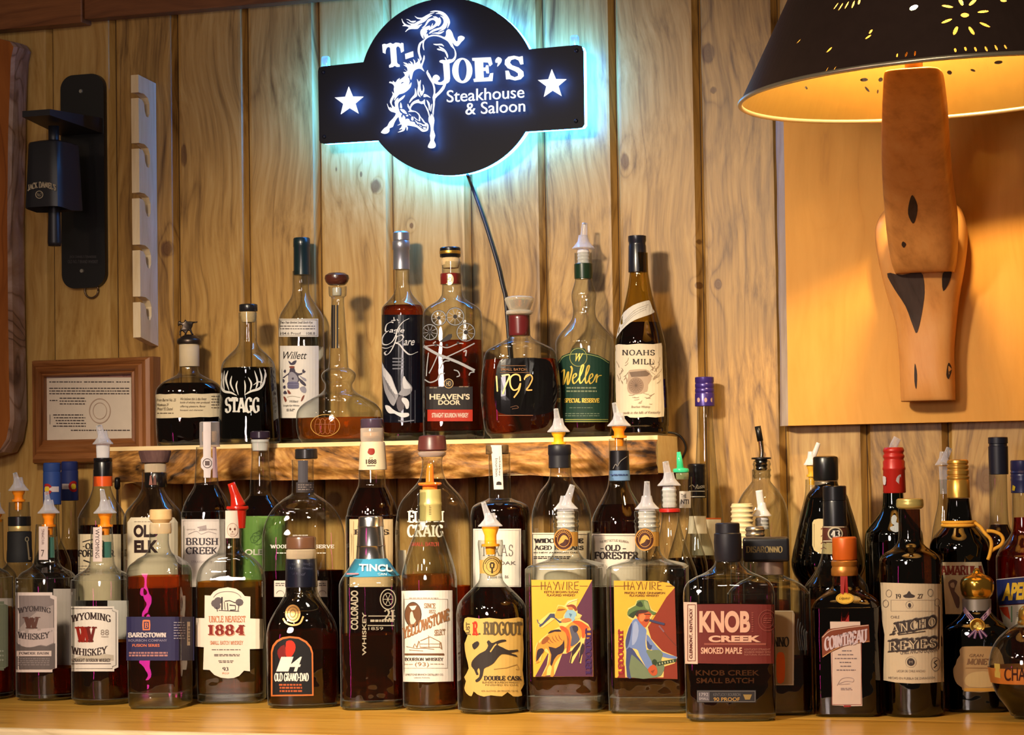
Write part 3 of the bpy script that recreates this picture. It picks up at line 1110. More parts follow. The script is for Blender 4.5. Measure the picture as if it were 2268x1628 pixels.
WM = M_WHITE
pr = SignPr(None)
HA = [
    [(570, 300), (588, 350), (640, 405), (720, 438), (778, 435), (720, 405), (678, 362), (740, 393), (800, 403), (850, 398), (900, 365), (985, 320), (900, 300), (843, 242), (900, 272), (1000, 278), (1080, 235), (1180, 185), (1260, 172), (1180, 200), (1140, 230), (1217, 222), (1130, 280), (1060, 350), (1000, 383), (930, 410), (878, 458), (997, 412), (945, 465), (900, 513), (800, 515), (740, 520), (690, 540), (645, 578), (690, 520), (722, 490), (660, 458), (583, 452), (622, 430), (588, 380)],
    [(662, 308), (720, 318), (770, 350), (868, 343), (820, 382), (760, 372), (718, 335)],
    [(1168, 157), (1250, 130), (1340, 130), (1440, 155), (1520, 220), (1575, 310), (1587, 390), (1562, 450), (1535, 502), (1552, 420), (1547, 348), (1530, 420), (1500, 490), (1440, 540), (1342, 573), (1440, 518), (1455, 508), (1350, 532), (1230, 575), (1150, 618), (1180, 570), (1260, 520), (1370, 488), (1430, 440), (1462, 370), (1440, 290), (1380, 235), (1440, 255), (1475, 278), (1420, 225), (1350, 195), (1288, 192), (1360, 165), (1280, 150)],
    [(1226, 262), (1290, 250), (1355, 292), (1370, 273), (1397, 330), (1387, 400), (1338, 457), (1325, 440), (1220, 512), (1143, 543), (1168, 513), (1100, 540), (1050, 590), (1020, 650), (1030, 728), (990, 680), (966, 610), (978, 540), (1040, 490), (1165, 445), (1150, 480), (1188, 470), (1225, 398), (1212, 465), (1270, 420), (1292, 370), (1250, 330), (1200, 325), (1140, 360), (1090, 430), (1050, 470), (998, 492), (1060, 440), (1110, 340), (1160, 300), (1240, 285), (1285, 278)],
    [(1206, 612), (1300, 590), (1390, 585), (1464, 558), (1420, 600), (1350, 628), (1270, 612)],
    [(1035, 640), (1055, 590), (1108, 558), (1085, 610), (1100, 645), (1115, 618), (1130, 668), (1200, 643), (1290, 640), (1400, 660), (1480, 690), (1510, 640), (1512, 570), (1548, 528), (1592, 530), (1640, 600), (1665, 680), (1722, 778), (1758, 762), (1764, 690), (1830, 660), (1897, 690), (1882, 740), (1830, 790), (1780, 855), (1740, 882), (1690, 862), (1636, 788), (1660, 880), (1700, 960), (1722, 1040), (1712, 1130), (1670, 1200), (1590, 1240), (1560, 1230), (1540, 1190), (1570, 1160), (1640, 1160), (1690, 1100), (1697, 1030), (1680, 950), (1620, 892), (1555, 790), (1460, 730), (1350, 680), (1240, 665), (1140, 690), (1070, 740), (1040, 790), (1030, 870), (1042, 968), (1013, 900), (1008, 790), (965, 850), (945, 960), (957, 1050), (987, 1140), (963, 1188), (940, 1110), (910, 1000), (915, 900), (950, 810), (1048, 740), (1055, 700)],
    [(1238, 835), (1330, 835), (1420, 833), (1462, 892), (1400, 862), (1290, 862)],
    [(1352, 885), (1440, 920), (1510, 990), (1547, 1080), (1537, 1133), (1510, 1060), (1460, 980), (1390, 930)],
    [(1318, 938), (1390, 940), (1467, 1003), (1395, 975), (1340, 965)],
    [(1480, 1112), (1512, 1140), (1540, 1200), (1512, 1195)],
    [(1118, 1390), (1122, 1430), (1155, 1510), (1228, 1640), (1195, 1640), (1140, 1550), (1100, 1470), (1095, 1430)],
    [(600, 1228), (660, 1235), (730, 1275), (710, 1238), (775, 1262), (738, 1198), (790, 1230), (820, 1288), (832, 1220), (813, 1158), (850, 1200), (856, 1247), (918, 1200), (913, 1143), (952, 1190), (957, 1260), (1000, 1230), (1040, 1072), (1050, 1150), (1010, 1270), (1000, 1330), (1046, 1418), (980, 1370), (920, 1358), (850, 1385), (805, 1440), (782, 1540), (760, 1595), (737, 1520), (735, 1448), (700, 1545), (690, 1640), (570, 1640), (610, 1590), (642, 1540), (632, 1470), (603, 1428), (680, 1442), (658, 1400), (622, 1368), (688, 1420), (682, 1340), (603, 1275), (670, 1290)],
]
HB = [
    [(245, 628), (268, 690), (320, 735), (298, 695), (345, 722), (330, 660), (303, 600), (320, 530), (362, 450), (342, 387), (386, 432), (380, 340), (388, 280), (345, 228), (288, 212), (305, 185), (365, 200), (360, 170), (412, 205), (450, 150), (497, 118), (470, 165), (582, 92), (605, 50), (578, 0), (690, 0), (660, 80), (640, 140), (560, 168), (508, 242), (560, 215), (655, 170), (672, 105), (692, 180), (668, 278), (727, 203), (712, 290), (640, 370), (560, 420), (480, 442), (430, 500), (383, 560), (412, 455), (368, 520), (333, 600), (350, 662), (408, 697), (397, 600), (430, 540), (468, 512), (440, 565), (520, 510), (600, 456), (560, 525), (480, 590), (460, 650), (475, 740), (502, 805), (540, 830), (518, 870), (545, 922), (568, 858), (602, 905), (605, 952), (640, 930), (682, 937), (702, 980), (790, 995), (800, 1030), (850, 1062), (990, 1158), (1038, 1125), (1045, 1090), (1062, 1040), (1070, 1100), (1052, 1165), (980, 1190), (930, 1180), (850, 1110), (750, 1080), (642, 1065), (658, 1110), (640, 1168), (632, 1110), (612, 1088), (597, 1140), (560, 1180), (457, 1202), (540, 1160), (552, 1128), (487, 1147), (530, 1100), (537, 1040), (452, 1062), (512, 1028), (490, 970), (470, 885), (400, 980), (375, 1040), (350, 1095), (288, 1120), (288, 1170), (255, 1215), (190, 1232), (135, 1217), (127, 1195), (190, 1120), (250, 1080), (290, 1000), (360, 930), (425, 825), (330, 790), (275, 735)],
    [(1035, 0), (1068, 0), (1115, 80), (1180, 230), (1205, 340), (1205, 440), (1280, 380), (1350, 290), (1385, 232), (1425, 215), (1385, 330), (1300, 430), (1205, 525), (1195, 640), (1180, 740), (1165, 880), (1152, 800), (1165, 680), (1168, 590), (1158, 500), (1180, 420), (1175, 330), (1150, 230), (1080, 110)],
    [(1088, 875), (1110, 892), (1130, 832), (1150, 880), (1170, 880), (1187, 960), (1175, 1050), (1170, 1150), (1202, 1260), (1185, 1330), (1180, 1370), (1212, 1440), (1207, 1490), (1170, 1517), (1110, 1522), (1063, 1500), (1080, 1440), (1115, 1365), (1105, 1270), (1120, 1170), (1110, 1060), (1080, 990), (1075, 930)],
    [(875, 543), (882, 570), (930, 588), (970, 570), (997, 543), (1000, 640), (1050, 720), (1085, 820), (1100, 900), (1085, 895), (1060, 800), (985, 640), (930, 635), (860, 612), (790, 627), (740, 670), (716, 720), (732, 757), (810, 778), (880, 830), (912, 890), (960, 940), (1000, 1000), (1045, 1020), (1072, 1070), (1050, 1075), (1020, 1035), (970, 1000), (930, 930), (905, 900), (900, 980), (880, 960), (885, 880), (850, 825), (790, 790), (665, 792), (700, 762), (657, 690), (660, 632), (697, 702), (722, 640), (780, 580)],
    [(845, 138), (880, 200), (915, 155), (908, 240), (912, 320), (940, 390), (968, 330), (960, 245), (985, 320), (975, 400), (925, 475), (900, 400), (880, 360), (880, 430), (912, 500), (865, 460), (848, 380), (868, 270)],
    [(805, 318), (828, 400), (837, 478), (760, 530), (688, 612), (720, 530), (790, 450), (805, 390)],
    [(988, 435), (1050, 455), (1114, 512), (1040, 485), (975, 495)],
    [(1036, 552), (1092, 620), (1097, 700), (1086, 765), (1075, 680)], [(1142, 632), (1132, 700), (1114, 785), (1118, 690)],
    [(503, 740), (580, 745), (642, 832), (570, 815)], [(515, 602), (542, 705), (503, 708)], [(625, 862), (655, 850), (662, 872), (635, 882)],
    [(678, 830), (728, 868), (690, 852)], [(738, 888), (767, 900), (760, 968), (728, 950)], [(778, 886), (830, 935), (884, 972), (820, 947)],
    [(798, 957), (855, 1000), (862, 1040)], [(868, 1003), (955, 1037), (900, 1042)], [(888, 1053), (944, 1098), (910, 1087)], [(963, 1103), (1012, 1103), (1012, 1135), (985, 1142)],
    [(940, 1040), (1000, 1050), (990, 1078), (950, 1070)], [(1005, 1030), (1030, 1060), (1022, 1090), (1000, 1070)],
]
for q in HA:
    pr.poly(WM, zp('HA', q), smooth=2)
for q in HB:
    pr.poly(WM, zp('HB', q), smooth=2)
o = pr.build3('horse_emblem', sign)
o['label'] = 'glowing white bucking horse'
# the T with its spurred arms, the hyphen


def done(name='letter'):
    global pr
    pr.build3(name, sign)['label'] = 'glowing white sign lettering'
    pr = SignPr(None)


pr = SignPr(None)
pr.poly(WM, zp('HA', [(157, 850), (200, 832), (250, 842), (330, 812), (388, 838), (440, 808), (500, 812), (555, 828), (565, 810), (598, 818), (610, 985), (556, 1018), (540, 930), (500, 885), (460, 890), (444, 925), (465, 1230), (490, 1262), (520, 1272), (522, 1318), (460, 1322), (418, 1296), (370, 1325), (305, 1335), (302, 1290), (335, 1265), (348, 1235), (325, 920), (290, 895), (250, 910), (225, 965), (218, 1043), (170, 1020)]))
done()
hy = zp('HA', [(640, 1048), (806, 990), (814, 1102), (650, 1156)])
pr.poly(WM, hy)
done('hyphen')
# J O E ' S
pr.poly(WM, zp('HA', [(1375, 1190), (1440, 1172), (1500, 1182), (1560, 1172), (1582, 1210), (1575, 1260), (1590, 1560), (1545, 1660), (1420, 1700), (1300, 1690), (1235, 1640), (1220, 1560), (1260, 1500), (1320, 1490), (1370, 1540), (1365, 1590), (1330, 1612), (1345, 1640), (1400, 1645), (1455, 1610), (1470, 1560), (1450, 1300), (1440, 1250), (1380, 1228)]), smooth=2)


done()
S = 3.544


def sg(x, y):
    return (680 + x / S, y / S)


def letter_text(txt, x0, y0, x1, y1, slope, **k):
    (a, b), (c, d) = sg(x0, y0), sg(x1, y1)
    pr.text(WM, txt, a, b, c, d, slope=slope, **k)


# O: a fat ring with a thin inline gap on both sides
o1 = arcp(1217, 553, 78, 99, 0, 360, 36)
i1 = arcp(1219, 550, 34, 84, 0, 360, 36)
v = [sg(*p) for p in o1] + [sg(*p) for p in i1]
m_ = len(o1)
pr.add(WM, v, [(k, k + 1, m_ + k + 1, m_ + k) for k in range(m_ - 1)])
done()
pr.poly(WM, [sg(*p) for p in ((1295, 455), (1440, 449), (1453, 502), (1432, 520), (1420, 490), (1380, 488), (1381, 530), (1400, 530), (1405, 512), (1421, 512), (1426, 575), (1408, 575), (1402, 555), (1382, 556), (1385, 610), (1425, 606), (1438, 575), (1459, 572), (1453, 635), (1310, 642), (1305, 620), (1322, 615), (1315, 478), (1297, 475))])
done()
pr.poly(WM, [sg(*p) for p in ((1478, 470), (1500, 447), (1525, 462), (1520, 490), (1492, 522), (1498, 492), (1480, 492))], smooth=2)
done('apostrophe')
pr.poly(WM, [sg(*p) for p in ((1690, 440), (1696, 502), (1674, 506), (1660, 475), (1630, 461), (1600, 470), (1590, 490), (1606, 510), (1660, 530), (1695, 560), (1699, 595), (1675, 621), (1630, 631), (1585, 620), (1562, 622), (1556, 555), (1580, 554), (1595, 590), (1630, 606), (1656, 595), (1655, 575), (1630, 558), (1575, 535), (1551, 505), (1554, 470), (1580, 445), (1625, 437), (1665, 446))])
done()
letter_text('Steakhouse', 1096, 690, 1703, 785, -0.062, font='sans')
done('word')
letter_text('& Saloon', 1243, 793, 1710, 888, -0.058, font='sans')
done('word')
for cx_, cy_ in ((330, 792), (1924, 655)):
    pr = SignPr(None)
    q = []
    for k in range(10):
        r_ = 118 if k % 2 == 0 else 50
        a = math.radians(-92 + 36 * k)
        q.append(sg(cx_ + r_ * math.cos(a), cy_ + 6 + r_ * math.sin(a)))
    pr.poly(WM, q)
    o = pr.build3('star', sign)
    o['label'] = 'glowing white five-pointed star'
# supply cord
M_CORD = gloss((24, 22, 26), 0.45)
cp = [(1036, 388, -.05), (1046, 415, -.012), (1066, 470, -.008), (1087, 535, -.008), (1103, 590, -.008), (1112, 630, -.008), (1119, 660, -.008), (1124, 720, -.010), (1130, 800, -.010), (1140, 900, -.008), (1160, 960, -.006)]
v, f = tube_mesh(catmull([tuple(P(x, y, Y)) for x, y, Y in cp], 5), 0.0028, 8)
o = tag(link('power_cord', v, f, M_CORD, smooth=True), 'thin black power cord running down the wall from the lit sign', 'cord')
cp = [(1440, 966, -.020), (1476, 958, -.016), (1500, 962, -.010), (1514, 976, -.008), (1519, 994, -.007), (1512, 1012, -.007), (1500, 1030, -.007), (1490, 1060, -.007), (1488, 1120, -.007)]
v, f = tube_mesh(catmull([tuple(P(x, y, Y - .002)) for x, y, Y in cp], 5), 0.0017, 8)
tag(link('power_cord', v, f, M_CORD, smooth=True), 'short black cord looping off the right end of the shelf', 'cord')

# ------------------------------------------------------------------ mounting board and carved lamp at the right
M_MNT = wood('mount_pine', ((150, 90, 24), (200, 138, 46), (214, 152, 62)), 2, 8, 4, 0.6, rings=0.25, bump=0.05)
M_MNTE = wood('mount_edge', ((90, 70, 56), (150, 130, 112), (176, 160, 146)), 2, 5, 8, 0.6, rings=.6, bump=.5)
yb_ = -0.032
bl, tl = P(1746, 943, yb_), P(1735, 215, yb_)
mount = thing('mounting_board', 'wide golden pine board with rough left edge, behind the carved wooden lamp', 'board', (bl.x, 0, bl.z))
xl = (bl.x + tl.x) / 2
nz = 40
vs, fs, mi = [], [], []
for i in range(nz + 1):
    z = bl.z + (tl.z - bl.z) * i / nz
    w = noise.noise(Vector((z * 9, 2, 5))) * .0022
    ft = bl.x + (tl.x - bl.x) * i / nz
    for x, y in ((1.40, -0.0005), (1.40, yb_), (ft + w * .5, yb_), (ft - .004 + w, yb_ + .003), (ft - .012 + w, yb_ + .010), (ft - .0175 + w * 1.5, -0.010), (ft - .016, -0.0005)):
        vs.append((x, y, z))
for i in range(nz):
    for k in range(7):
        a, b = i * 7 + k, i * 7 + (k + 1) % 7
        fs.append((a, b, b + 7, a + 7))
        mi.append(1 if k in (2, 3, 4, 5) else 0)
fs.append(tuple(range(6, -1, -1)))
mi.append(0)
fs.append(tuple(nz * 7 + k for k in range(7)))
mi.append(0)
rel(link('board', vs, fs, [M_MNT, M_MNTE], mount, midx=mi), mount)

YL = -0.50
rc = P(2092, 197, YL)
M_CARVE = wood('carved_pine', ((150, 92, 42), (210, 144, 76), (224, 166, 100)), 2, 7, 5, 0.42, rings=0.12, bump=.15)
lamp = thing('carved_lamp', 'carved pine wall lamp under a wide pierced metal shade', 'lamp', (P(2050, 885, yb_).x, yb_, P(2050, 885, yb_).z))


def loft(name, rows, m, par, n=28, e=3.0):
    """rows: left px, right px, y px, depth of the axis, half thickness"""
    vs, fs = [], []
    for (xa, xb, y, Y, h) in rows:
        a, b = P(xa, y, Y), P(xb, y, Y)
        c = (a + b) / 2
        w = (b.x - a.x) / 2
        for k in range(n):
            t = 2 * math.pi * k / n
            ca, sa = math.cos(t), math.sin(t)
            q = 1 / (abs(ca) ** e + abs(sa) ** e) ** (1 / e)
            vs.append((c.x + w * ca * q, Y + h * sa * q, c.z))
    for i in range(len(rows) - 1):
        for k in range(n):
            fs.append((i * n + k, i * n + (k + 1) % n, (i + 1) * n + (k + 1) % n, (i + 1) * n + k))
    fs.append(tuple(range(n - 1, -1, -1)))
    fs.append(tuple((len(rows) - 1) * n + k for k in range(n)))
    return rel(link(name, vs, fs, m, par, True), par)


leg = catmull([(1997, 2115, 886, -.058, .018), (1997, 2115, 886, -.060, .022), (1996, 2114, 850, -.062, .026), (1993, 2112, 780, -.064, .027), (1986, 2117, 715, -.066, .029), (1968, 2124, 655, -.070, .034), (1952, 2135, 590, -.076, .040), (1942, 2141, 530, -.078, .042), (1944, 2137, 495, -.078, .040), (1958, 2128, 468, -.074, .034), (1975, 2116, 455, -.070, .026)], 4)
loft('back_leg', leg, M_CARVE, lamp, e=3.4)
armr = catmull([(1986, 2112, 604, -.108, .012), (1986, 2112, 604, -.112, .026), (1978, 2116, 580, -.122, .034), (1970, 2119, 530, -.142, .037), (1964, 2117, 470, -.176, .038), (1959, 2107, 400, -.226, .038), (1957, 2101, 330, -.282, .037), (1958, 2096, 250, -.352, .036), (1960, 2091, 200, -.396, .035), (1962, 2086, 166, -.424, .034), (1966, 2082, 158, -.430, .030), (1966, 2082, 158, -.430, .030)], 4)
loft('arm', armr, M_CARVE, lamp, e=4.0)
M_VOID = wood('dark_knot', ((24, 14, 8), (48, 32, 24), (66, 48, 40)), 2, 8, 10, 0.6, rings=.5)


def on_loft(rows, e, xs, ys, lift):
    rs_ = sorted(rows, key=lambda r: r[2])

    def fn(x, y, l):
        y = min(max(y, rs_[0][2] + .01), rs_[-1][2] - .01)
        for a, b in zip(rs_, rs_[1:]):
            if a[2] <= y <= b[2] and b[2] > a[2]:
                t = (y - a[2]) / (b[2] - a[2])
                r = [p + (q - p) * t for p, q in zip(a, b)]
                break
        u = min(.985, max(-.985, (x - (r[0] + r[1]) / 2) / ((r[1] - r[0]) / 2)))
        Y = r[3] - r[4] * (1 - abs(u) ** e) ** (1 / e) - .0008 - l
        a, b = P(r[0], y, r[3]), P(r[1], y, r[3])
        c = (a + b) / 2
        return Vector((c.x + (b.x - a.x) / 2 * u, Y, c.z)) - lamp.location
    return fn


for rows_, e_, tx, qs in ((leg, 3.4, 'dark hollow or crack in the lower wood', ([(1975, 606), (2010, 612), (2050, 606), (2058, 640), (2054, 680), (2040, 738), (2030, 722), (2015, 680), (1990, 640)], [(2098, 612), (2116, 606), (2112, 628), (2098, 650)], [(2034, 806), (2039, 830), (2037, 862), (2033, 845)], [(2106, 806), (2112, 820), (2107, 842), (2102, 832)])),
                          (armr, 4.0, 'black knot on the front of the arm', ([(2033, 438), (2044, 462), (2040, 490), (2033, 500), (2023, 478), (2026, 452)], [(2011, 538), (2018, 544), (2013, 552), (2008, 545)]))):
    for q in qs:
        pr = Pr(on_loft(rows_, e_, 0, 0, 0), step=8)
        pr.poly(M_VOID, q, smooth=3)
        pr.build('knot', lamp)['label'] = tx

# shade: a real pierced cone, tilted like the photograph's
R0 = 0.2655
slope = 135 / 250.0
Hs = 0.27
M_OUT = mat('shade_metal', (76, 58, 50), 0.42, 0.5, var=0.08, scale=60)
M_IN = mat('shade_brass', (112, 84, 36), 0.5, 0.25, var=0.05, scale=60)
M_RIM = gloss((214, 200, 170), 0.28, 0.8)
bm = bmesh.new()
nseg, nr = 128, 8
rowsO, rowsI = [], []
for j in range(nr + 1):
    t = j / nr
    ro = R0 - slope * Hs * t
    rowsO.append([bm.verts.new((ro * math.cos(2 * math.pi * k / nseg), ro * math.sin(2 * math.pi * k / nseg), Hs * t)) for k in range(nseg)])
    ri = ro - .0016
    rowsI.append([bm.verts.new((ri * math.cos(2 * math.pi * k / nseg), ri * math.sin(2 * math.pi * k / nseg), Hs * t)) for k in range(nseg)])
for j in range(nr):
    for k in range(nseg):
        q = (k + 1) % nseg
        f = bm.faces.new((rowsO[j][k], rowsO[j][q], rowsO[j + 1][q], rowsO[j + 1][k]))
        f = bm.faces.new((rowsI[j][q], rowsI[j][k], rowsI[j + 1][k], rowsI[j + 1][q]))
        f.material_index = 1
for k in range(nseg):
    q = (k + 1) % nseg
    bm.faces.new((rowsO[0][q], rowsO[0][k], rowsI[0][k], rowsI[0][q]))
    bm.faces.new((rowsO[nr][k], rowsO[nr][q], rowsI[nr][q], rowsI[nr][k]))
bmesh.ops.recalc_face_normals(bm, faces=bm.faces[:])
shade = link_bm('shade', bm, [M_OUT, M_IN])
Tsh = Matrix.Translation(rc) @ Matrix.Rotation(math.radians(2.6), 4, RH.cross(Vector((0, 0, 1)))) 
inv = Tsh.inverted()
camL = inv @ CAM


def cone_hit(px, py, far=False):
    d = (inv.to_3x3() @ ray(px, py)).normalized()
    o_ = camL
    # r = R0 - slope*z
    k = slope
    A = d.x ** 2 + d.y ** 2 - (k * d.z) ** 2
    B = 2 * (o_.x * d.x + o_.y * d.y + (R0 - k * o_.z) * k * d.z)
    Cc = o_.x ** 2 + o_.y ** 2 - (R0 - k * o_.z) ** 2
    D = B * B - 4 * A * Cc
    if D < 0:
        return None
    t = (-B + (1 if far else -1) * math.sqrt(D)) / (2 * A)
    return o_ + d * t


cut = bmesh.new()


def slot(px, py, lpx, wpx, angd, far=False):
    p = cone_hit(px, py, far)
    if p is None:
        return
    th_ = math.atan2(p.y, p.x)
    nrm = Vector((math.cos(th_), math.sin(th_), slope)).normalized()
    up_ = Vector((-slope * math.cos(th_), -slope * math.sin(th_), 1)).normalized()
    sd = up_.cross(nrm)
    a = math.radians(angd)
    ax = sd * math.cos(a) + up_ * math.sin(a)
    bx = nrm.cross(ax)
    L, Wd = lpx / 1640 / 2, wpx / 1640 / 2
    ring = []
    for k in range(12):
        t = 2 * math.pi * k / 12
        ring.append(p + ax * (L * math.cos(t)) + bx * (Wd * math.sin(t)))
    lo = [cut.verts.new(q - nrm * .012) for q in ring]
    hi = [cut.verts.new(q + nrm * .012) for q in ring]
    cut.faces.new(lo[::-1])
    cut.faces.new(hi)
    for k in range(12):
        q = (k + 1) % 12
        cut.faces.new((lo[k], lo[q], hi[q], hi[k]))


def lp(x, y):
    return (1640 + x / 3.611, y / 3.611)


cxp, cyp = lp(1795, 118)
slot(cxp, cyp, 17, 13, 0)
for x, y, a in ((1655, 48, -18), (1650, 165, 22), (1720, 242, 68), (1848, 242, -72), (1955, 195, -35), (1942, 90, 5), (1858, 15, 45), (1762, 8, -80)):
    p = lp(x, y)
    slot(p[0], p[1], 24, 8, a)
for x, y, l, w, a in ((1385, 58, 18, 13, 30), (1040, 250, 12, 7, 70), (1020, 292, 15, 7, 35), (708, 395, 16, 8, 45), (462, 328, 18, 6, 40), (762, 45, 18, 6, 65), (800, 50, 20, 6, 68), (848, 38, 20, 6, 75), (900, 32, 20, 6, 85), (948, 10, 16, 6, 95), (2105, 3, 14, 8, 0),
                      (690, 552, 14, 4, 70), (750, 548, 16, 4, 65), (1252, 440, 11, 4, 90), (1325, 432, 14, 5, 80), (1395, 425, 14, 4, 88), (1718, 398, 12, 5, 92), (1800, 388, 12, 5, 92), (1880, 390, 13, 5, 94), (1965, 388, 14, 5, 96), (2045, 378, 15, 5, 96), (2120, 372, 12, 5, 96), (240, 700, 16, 3, 60), (268, 690, 16, 3, 60), (300, 680, 14, 3, 60), (205, 712, 14, 3, 58)):
    p = lp(x, y)
    slot(p[0], p[1], l, w, a)
for x, y, l, w, a in ((985, 636, 20, 9, 0), (1118, 635, 11, 11, 60), (1672, 578, 12, 10, 40), (2065, 496, 20, 9, 0), (1010, 712, 18, 5, 45), (1095, 730, 10, 4, 90), (520, 700, 12, 5, 30), (1860, 560, 12, 6, 30)):
    p = lp(x, y)
    slot(p[0], p[1], l, w, a, True)
cme = bpy.data.meshes.new('cutter')
bmesh.ops.recalc_face_normals(cut, faces=cut.faces[:])
cut.to_mesh(cme)
cut.free()
co = bpy.data.objects.new('cutter', cme)
COL.objects.link(co)
md = shade.modifiers.new('pierce', 'BOOLEAN')
md.operation = 'DIFFERENCE'
md.solver = 'EXACT'
md.object = co
dg = bpy.context.evaluated_depsgraph_get()
nm = bpy.data.meshes.new_from_object(shade.evaluated_get(dg))
shade.modifiers.clear()
old = shade.data
shade.data = nm
bpy.data.objects.remove(co)
lampT = Matrix.Translation(-lamp.location) @ Tsh
shade.parent = lamp
shade.matrix_local = lampT
v, f = tube_mesh([(R0 * math.cos(2 * math.pi * k / 96), R0 * math.sin(2 * math.pi * k / 96), -.001) for k in range(97)], 0.0032, 8, False)
o = link('rim', v, f, M_RIM, lamp, True)
o.matrix_local = lampT
bp = Vector((P(2026, 158, -.430).x, -0.448, rc.z + 0.140))
bm = bmesh.new()
bmesh.ops.create_uvsphere(bm, u_segments=20, v_segments=12, radius=0.026)
o = link_bm('bulb', bm, mat('glow', rgb=(1.0, 0.70, 0.30), power=1200), lamp, True)
o.location = bp - lamp.location
v, f = tube_mesh([(bp.x, -0.434, P(2024, 158, -.430).z - .002), (bp.x, -0.445, bp.z - .05), (bp.x, bp.y, bp.z - .022)], [.012, .012, .015], 16)
rel(link('lamp_socket', v, f, gloss((150, 120, 70), .35, .8), lamp, True), lamp)
# ------------------------------------------------------------------ bottles
CLEAR = (240, 242, 238)
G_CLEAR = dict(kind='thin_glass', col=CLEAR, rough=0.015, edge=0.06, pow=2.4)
LIQ = {'bourbon': (216, 130, 50), 'amber': (234, 172, 76), 'dark': (166, 88, 36), 'deep': (118, 58, 26), 'gold': (226, 158, 62), 'ink': (30, 17, 14), 'red': (200, 60, 26)}
M_CLP = mat('clear_plastic', (240, 240, 246), op=0.16)
M_WHP = mat('clear_plastic', (240, 238, 240), op=0.62)
M_CORK = mat('cork', (206, 176, 128), 0.8, var=0.12, scale=500)
ORANGE, YELLOW = (242, 140, 24), (240, 172, 28)
GOLD = gloss((212, 164, 70), 0.3, 0.85)
SILVER = gloss((196, 196, 200), 0.24, 0.9)


